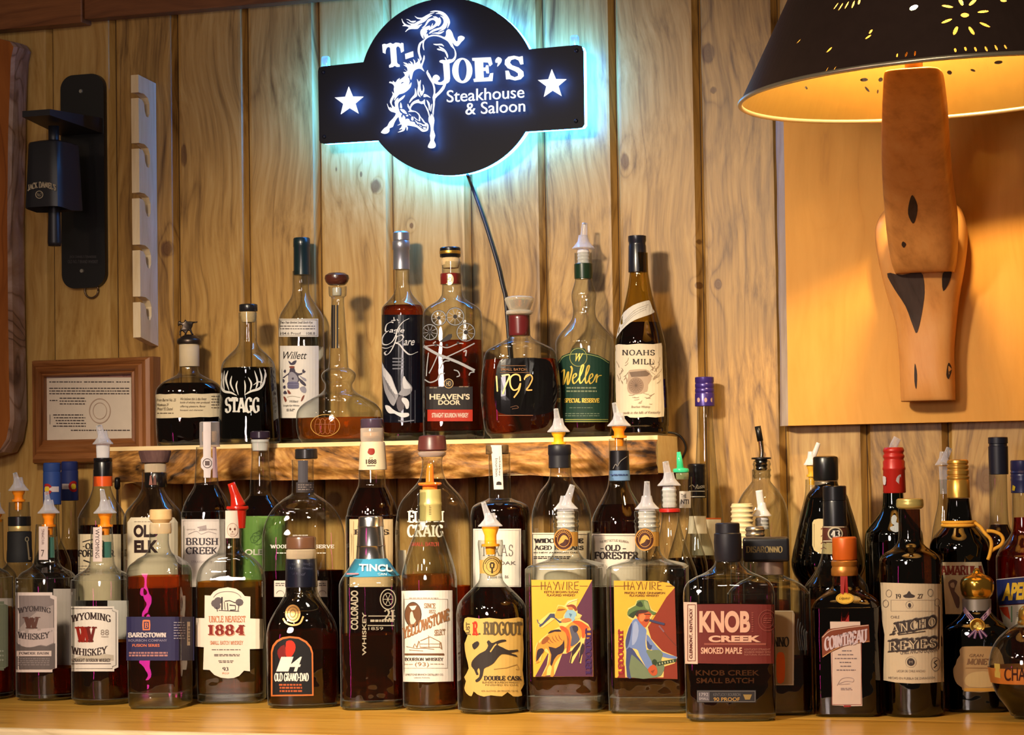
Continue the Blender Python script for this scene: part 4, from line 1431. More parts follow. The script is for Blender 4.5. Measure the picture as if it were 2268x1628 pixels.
class Bottle:
    def __init__(s, name, label, x, prof, Y=None, yb=None, z0=None, br=1.0, n=2.0, phi=0.0, glass=G_CLEAR, group=None, cat='bottle', ym=None):
        s.z0 = ZC if z0 is None else z0
        ys = [r[0] for r in prof]
        ym = ym if ym is not None else (min(ys) + max(ys)) / 2
        amax = max(r[1] for r in prof)
        if Y is None:
            fpt = PZ(x, yb, s.z0)
            vh = Vector((fpt.x - CAM.x, fpt.y - CAM.y, 0)).normalized()
            Y = (fpt + vh * (amax / 1530 * br)).y
        s.Y = Y
        p = P(x, ym, Y)
        s.base = Vector((p.x, p.y, s.z0))
        s.vh = Vector((p.x - CAM.x, p.y - CAM.y, 0)).normalized()
        s.rh = Vector((s.vh.y, -s.vh.x, 0))
        s.obj = thing(name, label, cat, s.base, math.atan2(s.rh.y, s.rh.x), group)
        s.phi = math.radians(phi)
        s.x = x
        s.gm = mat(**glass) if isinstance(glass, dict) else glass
        rows = sorted([(s.pix(x, y)[2], s.half(x, y, hw)) for y, hw in prof], key=lambda r: -r[0])[::-1]
        # keep doubled rows doubled (sharp shoulders)
        raw = [(s.pix(x, y)[2], s.half(x, y, hw)) for y, hw in prof]
        if raw[0][0] > raw[-1][0]:
            raw = raw[::-1]
        a0 = raw[0][1]
        if raw[0][0] > 0.012:
            raw = [(0.004, a0)] + raw
        else:
            raw[0] = (0.004, a0)
        sm = catmull(raw, 4)
        s.rows = [(0.0, a0 - 0.004), (0.0012, a0 - 0.0013)] + [(z, max(a, .003)) for z, a in sm]
        z = -1
        mono = []
        for r in s.rows:
            if r[0] > z + 1e-5:
                mono.append(r)
                z = r[0]
            elif abs(r[1] - mono[-1][1]) > 1e-4:
                z += 5e-5
                mono.append((z, r[1]))
        s.rows = mono
        s.am = max(a for z, a in s.rows)
        s.br, s.nb = br, n
        s.ztop = s.rows[-1][0]
        s.shell()

    def pix(s, x, y, f=0.0):
        d = ray(x, y)
        t = ((s.base - s.vh * f) - CAM).dot(s.vh) / d.dot(s.vh)
        q = CAM + d * t - s.base
        return (q.dot(s.rh), q.dot(s.vh), q.z)

    def half(s, x, y, hw):
        return (s.pix(x + hw, y)[0] - s.pix(x - hw, y)[0]) / 2

    def sec(s, z):
        r = s.rows
        if z <= r[0][0]:
            a = r[0][1]
        elif z >= r[-1][0]:
            a = r[-1][1]
        else:
            lo, hi = 0, len(r) - 1
            while hi - lo > 1:
                m = (lo + hi) // 2
                if r[m][0] <= z:
                    lo = m
                else:
                    hi = m
            t = (z - r[lo][0]) / (r[hi][0] - r[lo][0])
            a = r[lo][1] + (r[hi][1] - r[lo][1]) * t
        return s.shape(a)

    def shape(s, a):
        w = min(1, max(0, (a / s.am - .45) / .35))
        w = w * w * (3 - 2 * w)
        n = 2 + (s.nb - 2) * w
        b = a * (1 + (s.br - 1) * w)
        k = 1.0
        if s.phi and w > 0:
            # profile half widths are what the camera sees of the turned section
            c, sn = abs(math.cos(s.phi)), abs(math.sin(s.phi))
            m = n / (n - 1) if n > 1.01 else 50
            k = 1 / ((c ** m + (s.br * sn) ** m) ** (1 / m))
            k = 1 + (k - 1) * w
        return a * k, b * k, n

    def outline(s, a, b, n, inset=0.0, m=48):
        a, b = max(a - inset, .0015), max(b - inset, .0015)
        c, sn = math.cos(s.phi), math.sin(s.phi)
        out = []
        for k in range(m):
            t = 2 * math.pi * k / m
            ca, sa = math.cos(t), math.sin(t)
            if n > 2.01:
                e = 2 / n
                px = a * math.copysign(abs(ca) ** e, ca)
                py = b * math.copysign(abs(sa) ** e, sa)
            else:
                px, py = a * ca, b * sa
            out.append((px * c - py * sn, px * sn + py * c))
        return out

    def front(s, lx, z):
        a, b, n = s.sec(z)
        if not s.phi:
            t = min(abs(lx) / a, .985)
            return b * (1 - t ** n) ** (1 / n), t
        o = s.outline(a, b, n, 0, 96)
        mx = max(p[0] for p in o)
        lx = max(-.985 * mx, min(.985 * mx, lx))
        best = -9
        for p, q in zip(o, o[1:] + o[:1]):
            if (p[0] - lx) * (q[0] - lx) <= 0 and p[0] != q[0]:
                u = (lx - p[0]) / (q[0] - p[0])
                best = max(best, -(p[1] + (q[1] - p[1]) * u))
        return best, abs(lx) / mx

    def fn(s, back=False):
        def g(x, y, lift):
            f = 0.0
            for _ in range(4):
                lx, ly, z = s.pix(x, y, f)
                a, t = s.front(lx, z)
                f = -a if back else a
            lim = s.sec(z)[0] * (1.0 if s.phi else .985)
            if not s.phi:
                lx = max(-lim, min(lim, lx))
            l = lift * (1 + 1.2 * t ** 4)
            return Vector((lx, -(f + l), z))
        return g

    def revolve(s, name, rows, m, par=None, inset=0.0, capb=True, capt=True, seg=48, round_=False, xs=0.0, smooth=True, auto=.9):
        vs, fs = [], []
        for z, a in rows:
            if round_:
                ol = [(xs + a * math.cos(2 * math.pi * k / seg), a * math.sin(2 * math.pi * k / seg)) for k in range(seg)]
            else:
                aa, bb, nn = s.shape(a)
                ol = s.outline(aa, bb, nn, inset, seg)
            vs.extend((p[0], p[1], z) for p in ol)
        for i in range(len(rows) - 1):
            for k in range(seg):
                q = (k + 1) % seg
                fs.append((i * seg + k, i * seg + q, (i + 1) * seg + q, (i + 1) * seg + k))
        if capb:
            fs.append(tuple(range(seg - 1, -1, -1)))
        if capt:
            fs.append(tuple((len(rows) - 1) * seg + k for k in range(seg)))
        bm = bmesh.new()
        bv = [bm.verts.new(v) for v in vs]
        for f in fs:
            bm.faces.new([bv[i] for i in f])
        return link_bm(name, bm, m, par if par is not None else s.obj, auto=auto)

    def shell(s):
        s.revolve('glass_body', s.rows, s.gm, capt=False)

    def cut(s, z0, z1, inset):
        rr = [(z, a) for z, a in s.rows if z0 < z < z1]
        a0 = s.raw(z0)
        a1 = s.raw(z1)
        return [(z0, max(a0 - .006, .002)), (z0 + .0012, a0 - .0015)] + [r for r in rr if r[0] > z0 + .002] + [(z1, a1)]

    def raw(s, z):
        r = s.rows
        for p, q in zip(r, r[1:]):
            if p[0] <= z <= q[0]:
                return p[1] + (q[1] - p[1]) * (z - p[0]) / (q[0] - p[0])
        return r[-1][1]

    def fill(s, kind, y, base=None, wall=.0022):
        """liquid up to pixel row y; base px of thick glass below it"""
        zb_ = 0.006
        if base:
            zb_ = base / F * (s.base - CAM).length
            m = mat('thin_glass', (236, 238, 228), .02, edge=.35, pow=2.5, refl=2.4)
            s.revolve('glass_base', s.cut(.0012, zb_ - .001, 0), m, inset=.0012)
        z1 = min(s.pix(s.x, y)[2], s.ztop - .004)
        c = LIQ[kind] if isinstance(kind, str) else kind
        if z1 > zb_ + .004:
            s.revolve('liquid', s.cut(zb_, z1, 0), mat('liquid', c, 0.0, haze=.04 if kind in ('gold', 'amber') else .012), inset=wall)

    def cap(s, name, rows, m, xs=None, par=None, auto=.7, label=None):
        """turned piece from pixel rows (y, half width), round"""
        x = s.x if xs is None else xs
        rr = [(s.pix(x, y)[2], s.half(x, y, hw)) for y, hw in rows]
        if rr[0][0] > rr[-1][0]:
            rr = rr[::-1]
        o = s.revolve(name, rr, m if hasattr(m, 'node_tree') else gloss(m), par, round_=True, xs=s.pix(x, rows[0][0])[0], seg=36, auto=auto)
        if label:
            o['label'] = label
        return o

    def pourer(s, tip, fy, fhw, x=None, cork=None, clen=22, clear=M_CLP, tipr=5.0, ch=None):
        x = s.x if x is None else x
        fl = s.cap('pourer', [(fy, fhw), (fy - 2, fhw), (fy - 7, fhw * .80), (fy - 16, fhw * .52), (fy - 30, fhw * .40)], clear, xs=x)
        p0 = Vector(s.pix(x, fy - 6))
        p1 = Vector(s.pix(tip[0], tip[1]))
        k = s.half(x, fy, 1)
        mid = p0.lerp(p1, .5) + Vector((0, 0, k * 3))
        pts = catmull([tuple(p0), tuple(p0.lerp(p1, .3) + Vector((0, 0, k))), tuple(p0.lerp(p1, .65)), tuple(p1)], 4)
        n = len(pts)
        rad = [k * (fhw * .42 + (tipr - fhw * .42) * (i / (n - 1)) ** .8) for i in range(n)]
        v, f = tube_mesh(pts, rad, 14)
        link('spout', v, f, clear, fl, True)
        d = (Vector(pts[-1]) - Vector(pts[-2])).normalized()
        v, f = tube_mesh([Vector(pts[-1]) - d * .002, Vector(pts[-1]) + d * .0004], [k * tipr * .5] * 2, 10)
        link('hole', v, f, mat('hole', (70, 70, 76), .6), fl)
        if cork:
            c = ch or fhw * .62
            o = s.cap('cork', [(fy + .5, c), (fy + 4, c), (fy + clen * .45, c * .70), (fy + clen - 5, c * .70), (fy + clen - 5, c * 1.05), (fy + clen, c * 1.05), (fy + clen + 1, c * .62), (fy + clen + 18, c * .55)], mat('rubber', cork, .42, spec=.4, var=.03), xs=x, par=fl)
        return fl

    def label(s, col, pts, name='label', smooth=0, back=False, r=None, text=None, lift=.0005, step=None):
        if r:
            pts = zp(r, pts)
        m = col if hasattr(col, 'node_tree') else paper(col)
        st = step or max(5, s.am * 1530 / 9)
        p = Pr(s.fn(back), lift, st)
        p.poly(m, pts, smooth=smooth)
        o = p.build(name, s.obj)
        if text:
            o['label'] = text
        return o

    def rect(s, col, x0, y0, x1, y1, r=None, **k):
        if r:
            x0, y0, x1, y1 = zb(r, x0, y0, x1, y1)
        return s.label(col, [(x0, y0), (x1, y0), (x1, y1), (x0, y1)], **k)

    def art(s, lift=.0009):
        return Pr(s.fn(), lift, max(6, s.am * 1530 / 8))


def ribs(y0, y1, hw, n, d=1.2):
    """rows of a ribbed cap"""
    out = [(y0, hw * .9), (y0 + 1.5, hw)]
    h = (y1 - y0 - 2) / n
    for i in range(n):
        out += [(y0 + 2 + h * i + h * .15, hw), (y0 + 2 + h * i + h * .5, hw + d), (y0 + 2 + h * i + h * .85, hw)]
    return out + [(y1, hw)]


def capr(y0, y1, hw, b=2.0):
    return [(y0, hw - b), (y0 + b * .4, hw - b * .35), (y0 + b, hw), (y1 - 1, hw), (y1, hw - .8)]


BLACK = (18, 17, 20)
WHITE = (234, 226, 216)
CREAM = (232, 214, 178)
FR_G, MID_G, BK_G, SH_G = 'bottles in the front row', 'bottles in the middle row', 'bottles in the back row', 'bottles on the live-edge shelf'
# ================================================================== bottles on the shelf
# squat round one with a running-horse stopper
b = Bottle('whiskey_bottle', 'squat faceted whiskey bottle with bronze horse stopper and cream paper band', 419, [(985, 72), (960, 74), (925, 75), (872, 75), (856, 69), (845, 56), (836, 38), (828, 25), (818, 21), (800, 20), (765, 20)], Y=-.066, z0=ZS, n=2.6, br=.72, group=SH_G)
b.fill('deep', 849, 9)
o = b.label(CREAM, [(x, y) for x, y in zp('S3', [(70, 1024), (110, 1018), (180, 1022), (260, 1015), (350, 1020), (450, 1013), (560, 1018), (680, 1012), (780, 1012), (800, 1022), (800, 1250), (740, 1258), (640, 1264), (540, 1262), (430, 1270), (330, 1268), (220, 1274), (120, 1276), (72, 1274)])], text='cream band with handwritten print')
pr = b.art()
ink = (72, 50, 30)
pr.text(ink, 'from Barrel No. 25', *zb('S3', 85, 1066, 285, 1096), skew=.2)
pr.text(ink, 'Warehouse 29', *zb('S3', 85, 1118, 205, 1146), skew=.2)
pr.text(ink, 'Proof 93 Dated', *zb('S3', 90, 1160, 250, 1192), skew=.2)
pr.fake(ink, *zb('S3', 85, 1218, 260, 1234), 1)
pr.text(ink, 'We believe this is the finest', *zb('S3', 330, 1056, 610, 1084), skew=.2)
pr.text(ink, 'bottle of whiskey ever produced', *zb('S3', 330, 1096, 640, 1124), skew=.2)
pr.text(ink, 'offering pleasure, flavor', *zb('S3', 330, 1138, 600, 1166), skew=.2)
pr.text(ink, 'bouquet and character', *zb('S3', 330, 1180, 575, 1202), skew=.2)
pr.fake(ink, *zb('S3', 660, 1040, 760, 1190), 5, h=1.5)
pr.build('print', o)
b.cap('neck_paper', [(762, 22), (763, 22.6), (811, 22.6), (812, 22)], paper((222, 200, 164)), label='cream paper sleeve round the neck')
bz = gloss((74, 64, 56), 0.35, 0.85)
st = b.cap('stopper', [(748, 20), (750, 25), (753, 27), (758, 27.5), (762, 26), (764, 21)], bz, label='dark bronze stopper base')
q = zp('S3', [(310, 250), (330, 245), (350, 262), (372, 255), (378, 235), (392, 232), (398, 248), (440, 250), (470, 252), (515, 250), (512, 262), (470, 268), (462, 300), (448, 330), (460, 370), (475, 388), (455, 395), (432, 352), (415, 345), (400, 372), (392, 400), (372, 400), (380, 372), (352, 350), (336, 358), (332, 395), (322, 395), (322, 352), (345, 322), (352, 290), (330, 282), (318, 300), (306, 290)])
bm = bmesh.new()
v2, e2, f2, *_ = delaunay_2d_cdt([Vector(b.pix(x, y)).xz for x, y in q], [], [list(range(len(q)))], 1, 1e-7)
bv = [bm.verts.new((p[0], -.0045, p[1])) for p in v2]
for t in f2:
    bm.faces.new([bv[i] for i in t])
r_ = bmesh.ops.extrude_face_region(bm, geom=bm.faces[:])
for v in r_['geom']:
    if isinstance(v, bmesh.types.BMVert):
        v.co.y = .0045
bmesh.ops.recalc_face_normals(bm, faces=bm.faces[:])
bmesh.ops.bevel(bm, geom=[e for e in bm.edges if abs(e.verts[0].co.y - e.verts[1].co.y) < 1e-6 and e.calc_face_angle(0) > 1], offset=.0012, segments=1, affect='EDGES')
link_bm('horse', bm, bz, st, auto=1.0)
b.cap('mound', [(741, 6), (743, 13), (747, 20), (750, 22)], bz, par=st)

# round bottle with white antlers
b = Bottle('whiskey_bottle', 'round-shouldered clear bottle with black stopper and white antler print', 550, [(985, 68), (975, 69), (900, 65), (835, 61), (815, 60), (800, 55), (786, 43), (773, 29), (760, 21), (745, 20), (692, 20)], Y=-.104, z0=ZS, group=SH_G)
b.fill('ink', 815, 14)
pr = b.art()
wt = (226, 222, 214)
pr.text(wt, 'STAGG', *zb('S3', 805, 1050, 1172, 1222), 'serif', tk=.26, th=.10, serif=.06, gap=.05)
for pts, w in (([(775, 850), (768, 940), (800, 990), (870, 1005), (930, 1035)], 26), ([(768, 870), (775, 790)], 14), ([(800, 980), (790, 890), (800, 770)], 16), ([(850, 985), (815, 860), (838, 770)], 20), ([(905, 1000), (865, 910), (878, 825)], 18), ([(948, 1030), (925, 940), (938, 878)], 16),
               ([(1010, 1030), (1080, 990), (1170, 960), (1220, 890), (1235, 760)], 26), ([(1015, 1025), (1020, 940), (1012, 872)], 16), ([(1070, 990), (1085, 910), (1052, 840)], 18), ([(1130, 970), (1150, 890), (1118, 770)], 20), ([(1180, 935), (1195, 850), (1170, 740)], 18), ([(1215, 880), (1240, 820), (1218, 745)], 14), ([(1105, 925), (1160, 890), (1210, 900)], 14)):
    pr.stroke(wt, zp('S3', pts), w / 4.787, 1, taper=True, smooth=5)
o = pr.build('print', b.obj)
o['label'] = 'white lettering and stag antlers'
b.cap('stopper', capr(674, 690, 20.5), (28, 27, 29))
b.cap('cork', [(691, 17), (697, 18.5), (703, 17), (708, 17), (714, 14)], M_CORK)

# tall one with a white crest label
b = Bottle('whiskey_bottle', 'tall clear bottle with dark green capsule and white crest label', 668, [(977, 50), (960, 51), (800, 51), (720, 50.5), (704, 49), (690, 43), (672, 31), (658, 22), (645, 18.5), (620, 18), (600, 18)], Y=-.040, z0=ZS, group=SH_G)
b.fill('bourbon', 820, 12)
b.cap('capsule', [(527, 17), (529, 18.6), (546, 19), (548, 18.2), (600, 18.6), (609, 18.8), (609.5, 17)], (20, 38, 42), label='dark green foil capsule')
o = b.rect(WHITE, 618, 706, 705, 746, r=None)
pr = b.art()
ink = (60, 52, 50)
pr.text(ink, 'Two-Year Bottled Small Batch Rye', *zb('S4', 66, 688, 300, 712), skew=.2)
pr.fake(ink, *zb('S4', 66, 722, 318, 760), 2, h=1.6)
pr.text(ink, '104.6 Proof    108.8', *zb('S4', 70, 768, 318, 786))
pr.frame((150, 140, 120), 620, 708, 703, 744, 1)
pr.build('print', o)
o = b.rect(WHITE, 620, 766, 706, 926)
pr = b.art()
pr.text((44, 38, 36), 'Willett', *zb('S4', 82, 908, 258, 962), skew=.3)
ic_, rd, bl_, g2 = (66, 60, 78), (130, 66, 50), (112, 108, 140), (150, 146, 160)
for lay, c, q in ((0, ic_, [(60, 415), (100, 385), (140, 350), (150, 300), (200, 300), (215, 345), (260, 365), (300, 355), (290, 380), (250, 390), (260, 420), (300, 450), (340, 495), (330, 520), (275, 480), (255, 440), (250, 470), (130, 470), (128, 380), (80, 420)]), (1, g2, [(140, 360), (185, 350), (235, 400), (240, 465), (128, 465)]), (2, bl_, [(125, 468), (245, 468), (255, 510), (245, 548), (128, 548), (118, 510)]),
                  (1, ic_, [(128, 215), (150, 225), (168, 240), (185, 220), (228, 208), (212, 250), (190, 262), (150, 260)]), (2, rd, [(140, 280), (200, 278), (196, 300), (150, 302)]), (1, ic_, [(70, 345), (85, 318), (100, 330), (92, 360)]), (1, ic_, [(295, 330), (310, 312), (320, 330), (338, 340), (320, 360), (300, 358)]), (1, g2, [(255, 385), (300, 410), (340, 430), (340, 460), (300, 440)]), (1, ic_, [(62, 430), (85, 450), (70, 480), (60, 460)]),
                  (1, ic_, [(65, 520), (90, 510), (95, 545), (70, 548)]), (1, g2, [(265, 540), (320, 520), (345, 560), (335, 600), (290, 590)]), (1, ic_, [(66, 600), (90, 570), (115, 608), (80, 615)]), (1, rd, [(115, 565), (140, 575), (160, 608), (130, 612)]), (1, rd, [(68, 645), (90, 650), (110, 690), (90, 710)]), (1, rd, [(300, 640), (325, 628), (300, 690), (278, 700)])):
    pr.poly(c, zp('W1', q), lay, 2)
for y in (482, 512, 530):
    pr.rect((70, 66, 96), *zb('W1', 122, y, 250, y + 5), 3)
pr.poly(ic_, zp('W1', [(168, 420), (190, 412), (196, 435), (178, 445)]), 3)
pr.stroke((176, 166, 150), zp('W1', [(110, 650), (180, 640), (270, 655)]), 1.2, 1, smooth=3)
pr.text(ink, 'Willett', *zb('S4', 132, 1258, 198, 1276), skew=.3)
pr.text(ink, 'Straight Rye Whiskey', *zb('S4', 88, 1290, 205, 1308), skew=.3)
pr.fake(ink, *zb('S4', 112, 1322, 172, 1342), 2, h=1.6)
pr.build('print', o)
b.rect((226, 220, 214), 690, 768, 716, 816, name='back_label', back=True)

# pot-still decanter
b = Bottle('whiskey_decanter', 'pot-still shaped decanter with long neck and turned wooden knob', 751, [(976, 86), (968, 91), (945, 95), (922, 95), (908, 92), (894, 80), (882, 60), (872, 42), (862, 32), (852, 30), (842, 36), (832, 38.5), (824, 35), (817, 26), (812, 22), (770, 19.5), (700, 15.5), (662, 14), (655, 19), (640, 20), (634, 20)], Y=-.117, z0=ZS, br=.64, group=SH_G, ym=900)
b.fill('amber', 925, 8)
b.cap('stopper', [(604, 10), (605, 18), (610, 26), (617, 27.5), (624, 25), (630, 20), (632, 16)], wood('walnut', ((40, 18, 12), (74, 36, 26), (92, 50, 38)), 0, 6, 10, 0.25, rings=.3, coat=.3), xs=746)
b.cap('cork', capr(637, 655, 10), paper((226, 216, 200)), xs=746)
pr = b.art()
gd = (196, 150, 70)
cx_, cy_ = zp('S4', [(392, 1440)])[0]
pr.ring(gd, cx_, cy_, 32, 24, 1.3)
for dx in (-16, -6, 5, 15):
    pr.ring((150, 84, 40), cx_ + dx, cy_ + 2, 7, 17, 1.2)
pr.rect((120, 60, 28), cx_ - 22, cy_ - 3, cx_ + 22, cy_ - 1.5)
o = pr.build('print', b.obj)
o['label'] = 'gilt ship emblem'
pr = b.art()
for x0, x1, c in ((436, 446, (24, 20, 20)), (446, 458, (70, 60, 50)), (458, 466, (24, 20, 20)), (466, 472, (200, 160, 90)), (472, 486, (26, 22, 22))):
    pr.rect(c, *zb('S4', x0, 572, x1, 884))
o = pr.build('neck_strip', b.obj)
o['label'] = 'black and gold strip down the neck'

# tall slim with a black printed panel
b = Bottle('whiskey_bottle', 'tall slim bottle with silver capsule, black panel and etched eagle', 894, [(968, 49), (950, 50), (800, 49), (700, 48), (684, 47), (676, 43), (668, 35), (656, 24), (645, 18), (630, 16), (590, 15.5)], Y=-.066, z0=ZS, group=SH_G)
b.fill('bourbon', 677, 20)
b.cap('capsule', [(513, 15), (516, 18), (532, 18.4), (533, 17.4), (536, 19.4), (552, 19.6), (554, 18), (585, 18.4), (597, 18.6), (597.5, 16)], gloss((150, 152, 164), .32, .75), xs=888, label='silver capsule')
pan = mat('black_panel', (12, 13, 22), .16, spec=.6, var=0)
o = b.label(pan, zp('S5', [(49, 642), (352, 642), (380, 1420), (62, 1420)]), text='glossy black printed panel')
pr = b.art()
wt = (214, 212, 216)
for pts, w in (([(112, 88), (90, 84), (58, 105), (48, 150), (62, 160)], 3.2), ([(75, 150), (40, 180), (22, 220), (28, 255), (60, 262), (100, 240), (130, 190), (150, 130), (190, 80), (235, 55)], 3.6), ([(20, 285), (60, 290), (105, 270)], 2.4),
               ([(140, 190), (118, 260), (85, 320), (55, 342), (42, 325), (58, 312)], 3.4), ([(135, 200), (175, 185), (190, 205), (165, 235), (130, 248), (160, 260), (200, 310), (245, 340), (305, 318)], 3.4), ([(115, 45), (118, 75)], 2), ([(95, 72), (130, 68)], 2), ([(140, 60), (150, 75)], 2), ([(150, 90), (160, 84)], 2)):
    pr.stroke(wt, zp('E1', pts), w, 1, smooth=5, nib=.9)
pr.text(wt, 'agle', *zb('E1', 82, 128, 198, 178), skew=.35, bold=.01)
pr.text(wt, 'are', *zb('E1', 196, 226, 278, 268), skew=.3, bold=.01)
gy, fe = (120, 122, 136), (150, 148, 156)
for y in (366, 392, 418, 446):
    pr.rect(gy, *zb('E1', 104, y, 194, y + 9))
for lay, c, q in ((0, fe, [(16, 395), (40, 440), (75, 485), (100, 520), (125, 590), (150, 655), (140, 690), (115, 745), (85, 720), (60, 670), (40, 620), (28, 540), (18, 480)]), (1, (206, 204, 210), [(16, 395), (45, 450), (90, 510), (120, 590), (145, 650), (110, 640), (70, 570), (30, 500)]), (0, fe, [(150, 650), (172, 620), (178, 560), (190, 510), (215, 540), (240, 570), (260, 600), (250, 640), (215, 665), (180, 665)]),
                  (1, (206, 204, 210), [(185, 530), (200, 510), (215, 550), (235, 575), (250, 605), (210, 610), (190, 600)]), (1, (90, 84, 92), [(140, 690), (180, 660), (200, 700), (195, 760), (165, 790), (140, 760)]), (2, wt, [(180, 680), (215, 685), (235, 715), (232, 760), (212, 768), (200, 735), (178, 705)]), (1, wt, [(45, 740), (80, 745), (105, 770), (150, 795), (190, 800), (230, 800), (235, 822), (200, 835), (165, 830), (120, 805), (85, 805), (60, 785)])):
    pr.poly(c, zp('E1', q), lay, 2)
for k in range(6):
    pr.stroke((84, 82, 92), zp('E1', [(40 + k * 14, 520 + k * 22), (75 + k * 10, 620 + k * 14)]), .8, 3)
pr.stroke(gy, zp('E1', [(150, 860), (200, 868), (275, 858)]), 2.4, 1)
for x in (245, 280):
    pr.rect((92, 94, 106), *zb('E1', x, 620, x + 5, 880))
pr.build('print', o)

# square-shouldered with iron-gate print
b = Bottle('whiskey_bottle', 'broad bottle printed with wheel ironwork, black and red label below', 1003, [(966, 66), (958, 68), (860, 68), (720, 66), (700, 65), (688, 62), (678, 52), (668, 36), (658, 26), (645, 22), (600, 21.5), (580, 22)], Y=-.085, z0=ZS, n=3.2, br=.75, group=SH_G)
b.fill('bourbon', 755, 22)
b.cap('stopper', [(548, 21), (550, 23), (568, 23.2), (570, 22)], BLACK, xs=997)
b.cap('stopper_band', [(556, 23.3), (557, 23.6), (562, 23.6), (563, 23.3)], GOLD, xs=997)
b.cap('cork', [(571, 19), (576, 21), (586, 20.5), (594, 17)], M_CORK, xs=998)
b.cap('neck_band', [(606, 22.2), (607, 22.8), (629, 22.8), (630, 22.2)], (110, 30, 26), xs=998, label='dark red neck band')
pr = Pr(b.fn(), .0018, 8)
pr.ell(gloss((196, 184, 150), .4, .5), 995, 619, 10, 13)
pr.text((120, 104, 70), 'HD', 990, 614, 1000, 624)
pr.build('neck_seal', b.obj)
pr = b.art()
ir, ir2 = (168, 168, 172), (46, 42, 42)
for cx_, cy_, r_ in ((462, 665, 52), (580, 655, 62), (397, 768, 55), (657, 768, 64)):
    (px, py) = zp('S5', [(cx_, cy_)])[0]
    rr = r_ / 3.256
    pr.ring(ir, px, py, rr, rr, 1.6)
    pr.ring(ir2, px, py, rr + 1.2, rr + 1.2, 1.1, 1)
    pr.ring(ir2, px, py, rr - 1.2, rr - 1.2, .6, 1)
    for k in range(9):
        a = k * 40 + 12
        pr.stroke(ir, [(px, py), (px + rr * math.cos(math.radians(a)), py + rr * math.sin(math.radians(a)))], .9)
    pr.ell(ir2, px, py, rr * .24, rr * .24, 1)
for pts, w in (([(350, 868), (450, 925), (600, 985), (720, 1045)], 6.0), ([(362, 882), (520, 950), (718, 1040)], 1.5), ([(720, 848), (620, 900), (480, 965)], 2.6), ([(365, 870), (450, 860), (520, 880), (600, 850), (640, 850)], 2.2), ([(388, 915), (378, 1000), (372, 1085)], 2.2), ([(455, 930), (420, 1010), (392, 1065)], 2.2),
               ([(360, 1110), (400, 1130), (450, 1110), (470, 1070), (505, 1065)], 2.6), ([(470, 1030), (500, 980), (540, 975)], 2.2), ([(680, 1080), (690, 1060), (720, 1055)], 2.4), ([(570, 1040), (600, 1050), (612, 1080), (590, 1090)], 2.2), ([(640, 910), (660, 900), (655, 940)], 3), ([(420, 850), (440, 835)], 2.4)):
    pr.stroke(ir, zp('S5', pts), w, 1, smooth=4)
pr.poly(ir2, zp('S5', [(465, 838), (500, 810), (530, 785), (556, 780), (558, 800), (545, 822), (500, 838)]), 2)
for x in (440, 520, 600):
    pr.ell(ir2, *zp('S5', [(x, 862 if x != 600 else 845)])[0], 3, 3, 2)
o = pr.build('ironwork_print', b.obj)
o['label'] = 'grey printed ironwork of four wheels, bird and tools'
o = b.rect((34, 27, 28), 370, 1160, 706, 1326, r='S5')
pr = b.art(.0012)
mg = (226, 206, 176)
pr.text(mg, "HEAVEN'S", *zb('S5', 395, 1212, 685, 1254), bold=.03)
pr.text(mg, 'DOOR', *zb('S5', 458, 1258, 618, 1292), bold=.03)
pr.fake((150, 130, 110), *zb('S5', 395, 1166, 450, 1176), 1)
pr.fake((150, 130, 110), *zb('S5', 608, 1158, 682, 1170), 1)
pr.build('print', o)
o = b.rect((178, 46, 28), 380, 1326, 706, 1410, r='S5', name='red_label')
pr = b.art(.0012)
pr.text((236, 206, 190), 'STRAIGHT BOURBON WHISKEY', *zb('S5', 412, 1350, 676, 1384), bold=.02)
pr.build('print', o)
pr = Pr(b.fn(), .0014, 8)
px, py = zp('S5', [(533, 1138)])[0]
pr.ell((40, 30, 28), px, py, 11, 11)
pr.ring((196, 160, 104), px, py, 10, 10, 1.5, 1)
pr.text((206, 176, 120), 'HD', px - 5, py - 5, px + 5, py + 5)
pr.build('emblem', b.obj)

# broad decanter with dark panel
b = Bottle('whiskey_decanter', 'broad low decanter with gold-glass stopper and maroon neck band, numeral print', 1153, [(966, 70), (958, 78), (940, 83), (890, 88), (860, 88.5), (830, 86), (800, 82), (785, 79), (775, 73), (767, 60), (758, 42), (750, 29), (744, 24), (735, 23), (702, 23), (694, 26)], Y=-.118, z0=ZS, n=2.8, br=.62, group=SH_G)
b.fill('bourbon', 796, 12)
b.cap('neck_band', [(699, 22.6), (700, 23.4), (706, 23.6), (738, 23.6), (743, 23.4), (744, 22.6)], (92, 28, 30), xs=1150, label='maroon neck band')
b.cap('collar', [(686, 22), (688, 28), (692, 30), (696, 29), (698, 24)], mat('clear_plastic', (236, 230, 216), op=.25), xs=1150)
s_ = b.cap('stopper', [(655, 12), (657, 26), (660, 32), (664, 33), (676, 28), (685, 24), (687, 21)], mat('clear_plastic', (240, 232, 212), op=.22), xs=1150)
b.cap('gold_core', [(664, 23), (665, 24), (682, 17), (683, 15)], gloss((214, 160, 52), .15, .95), xs=1150, par=s_)
o = b.label(mat('black_panel', (10, 8, 9), .12, spec=.6, var=0), zp('S6', [(240, 770), (330, 745), (500, 738), (640, 745), (720, 775), (765, 900), (790, 1060), (775, 1180), (730, 1255), (560, 1285), (380, 1285), (240, 1262), (200, 1180), (188, 1050), (205, 900)]), smooth=2, name='dark_panel', text='dark recessed front panel')
pr = b.art(.0014)
cp_ = gloss((214, 160, 84), .35, .4)
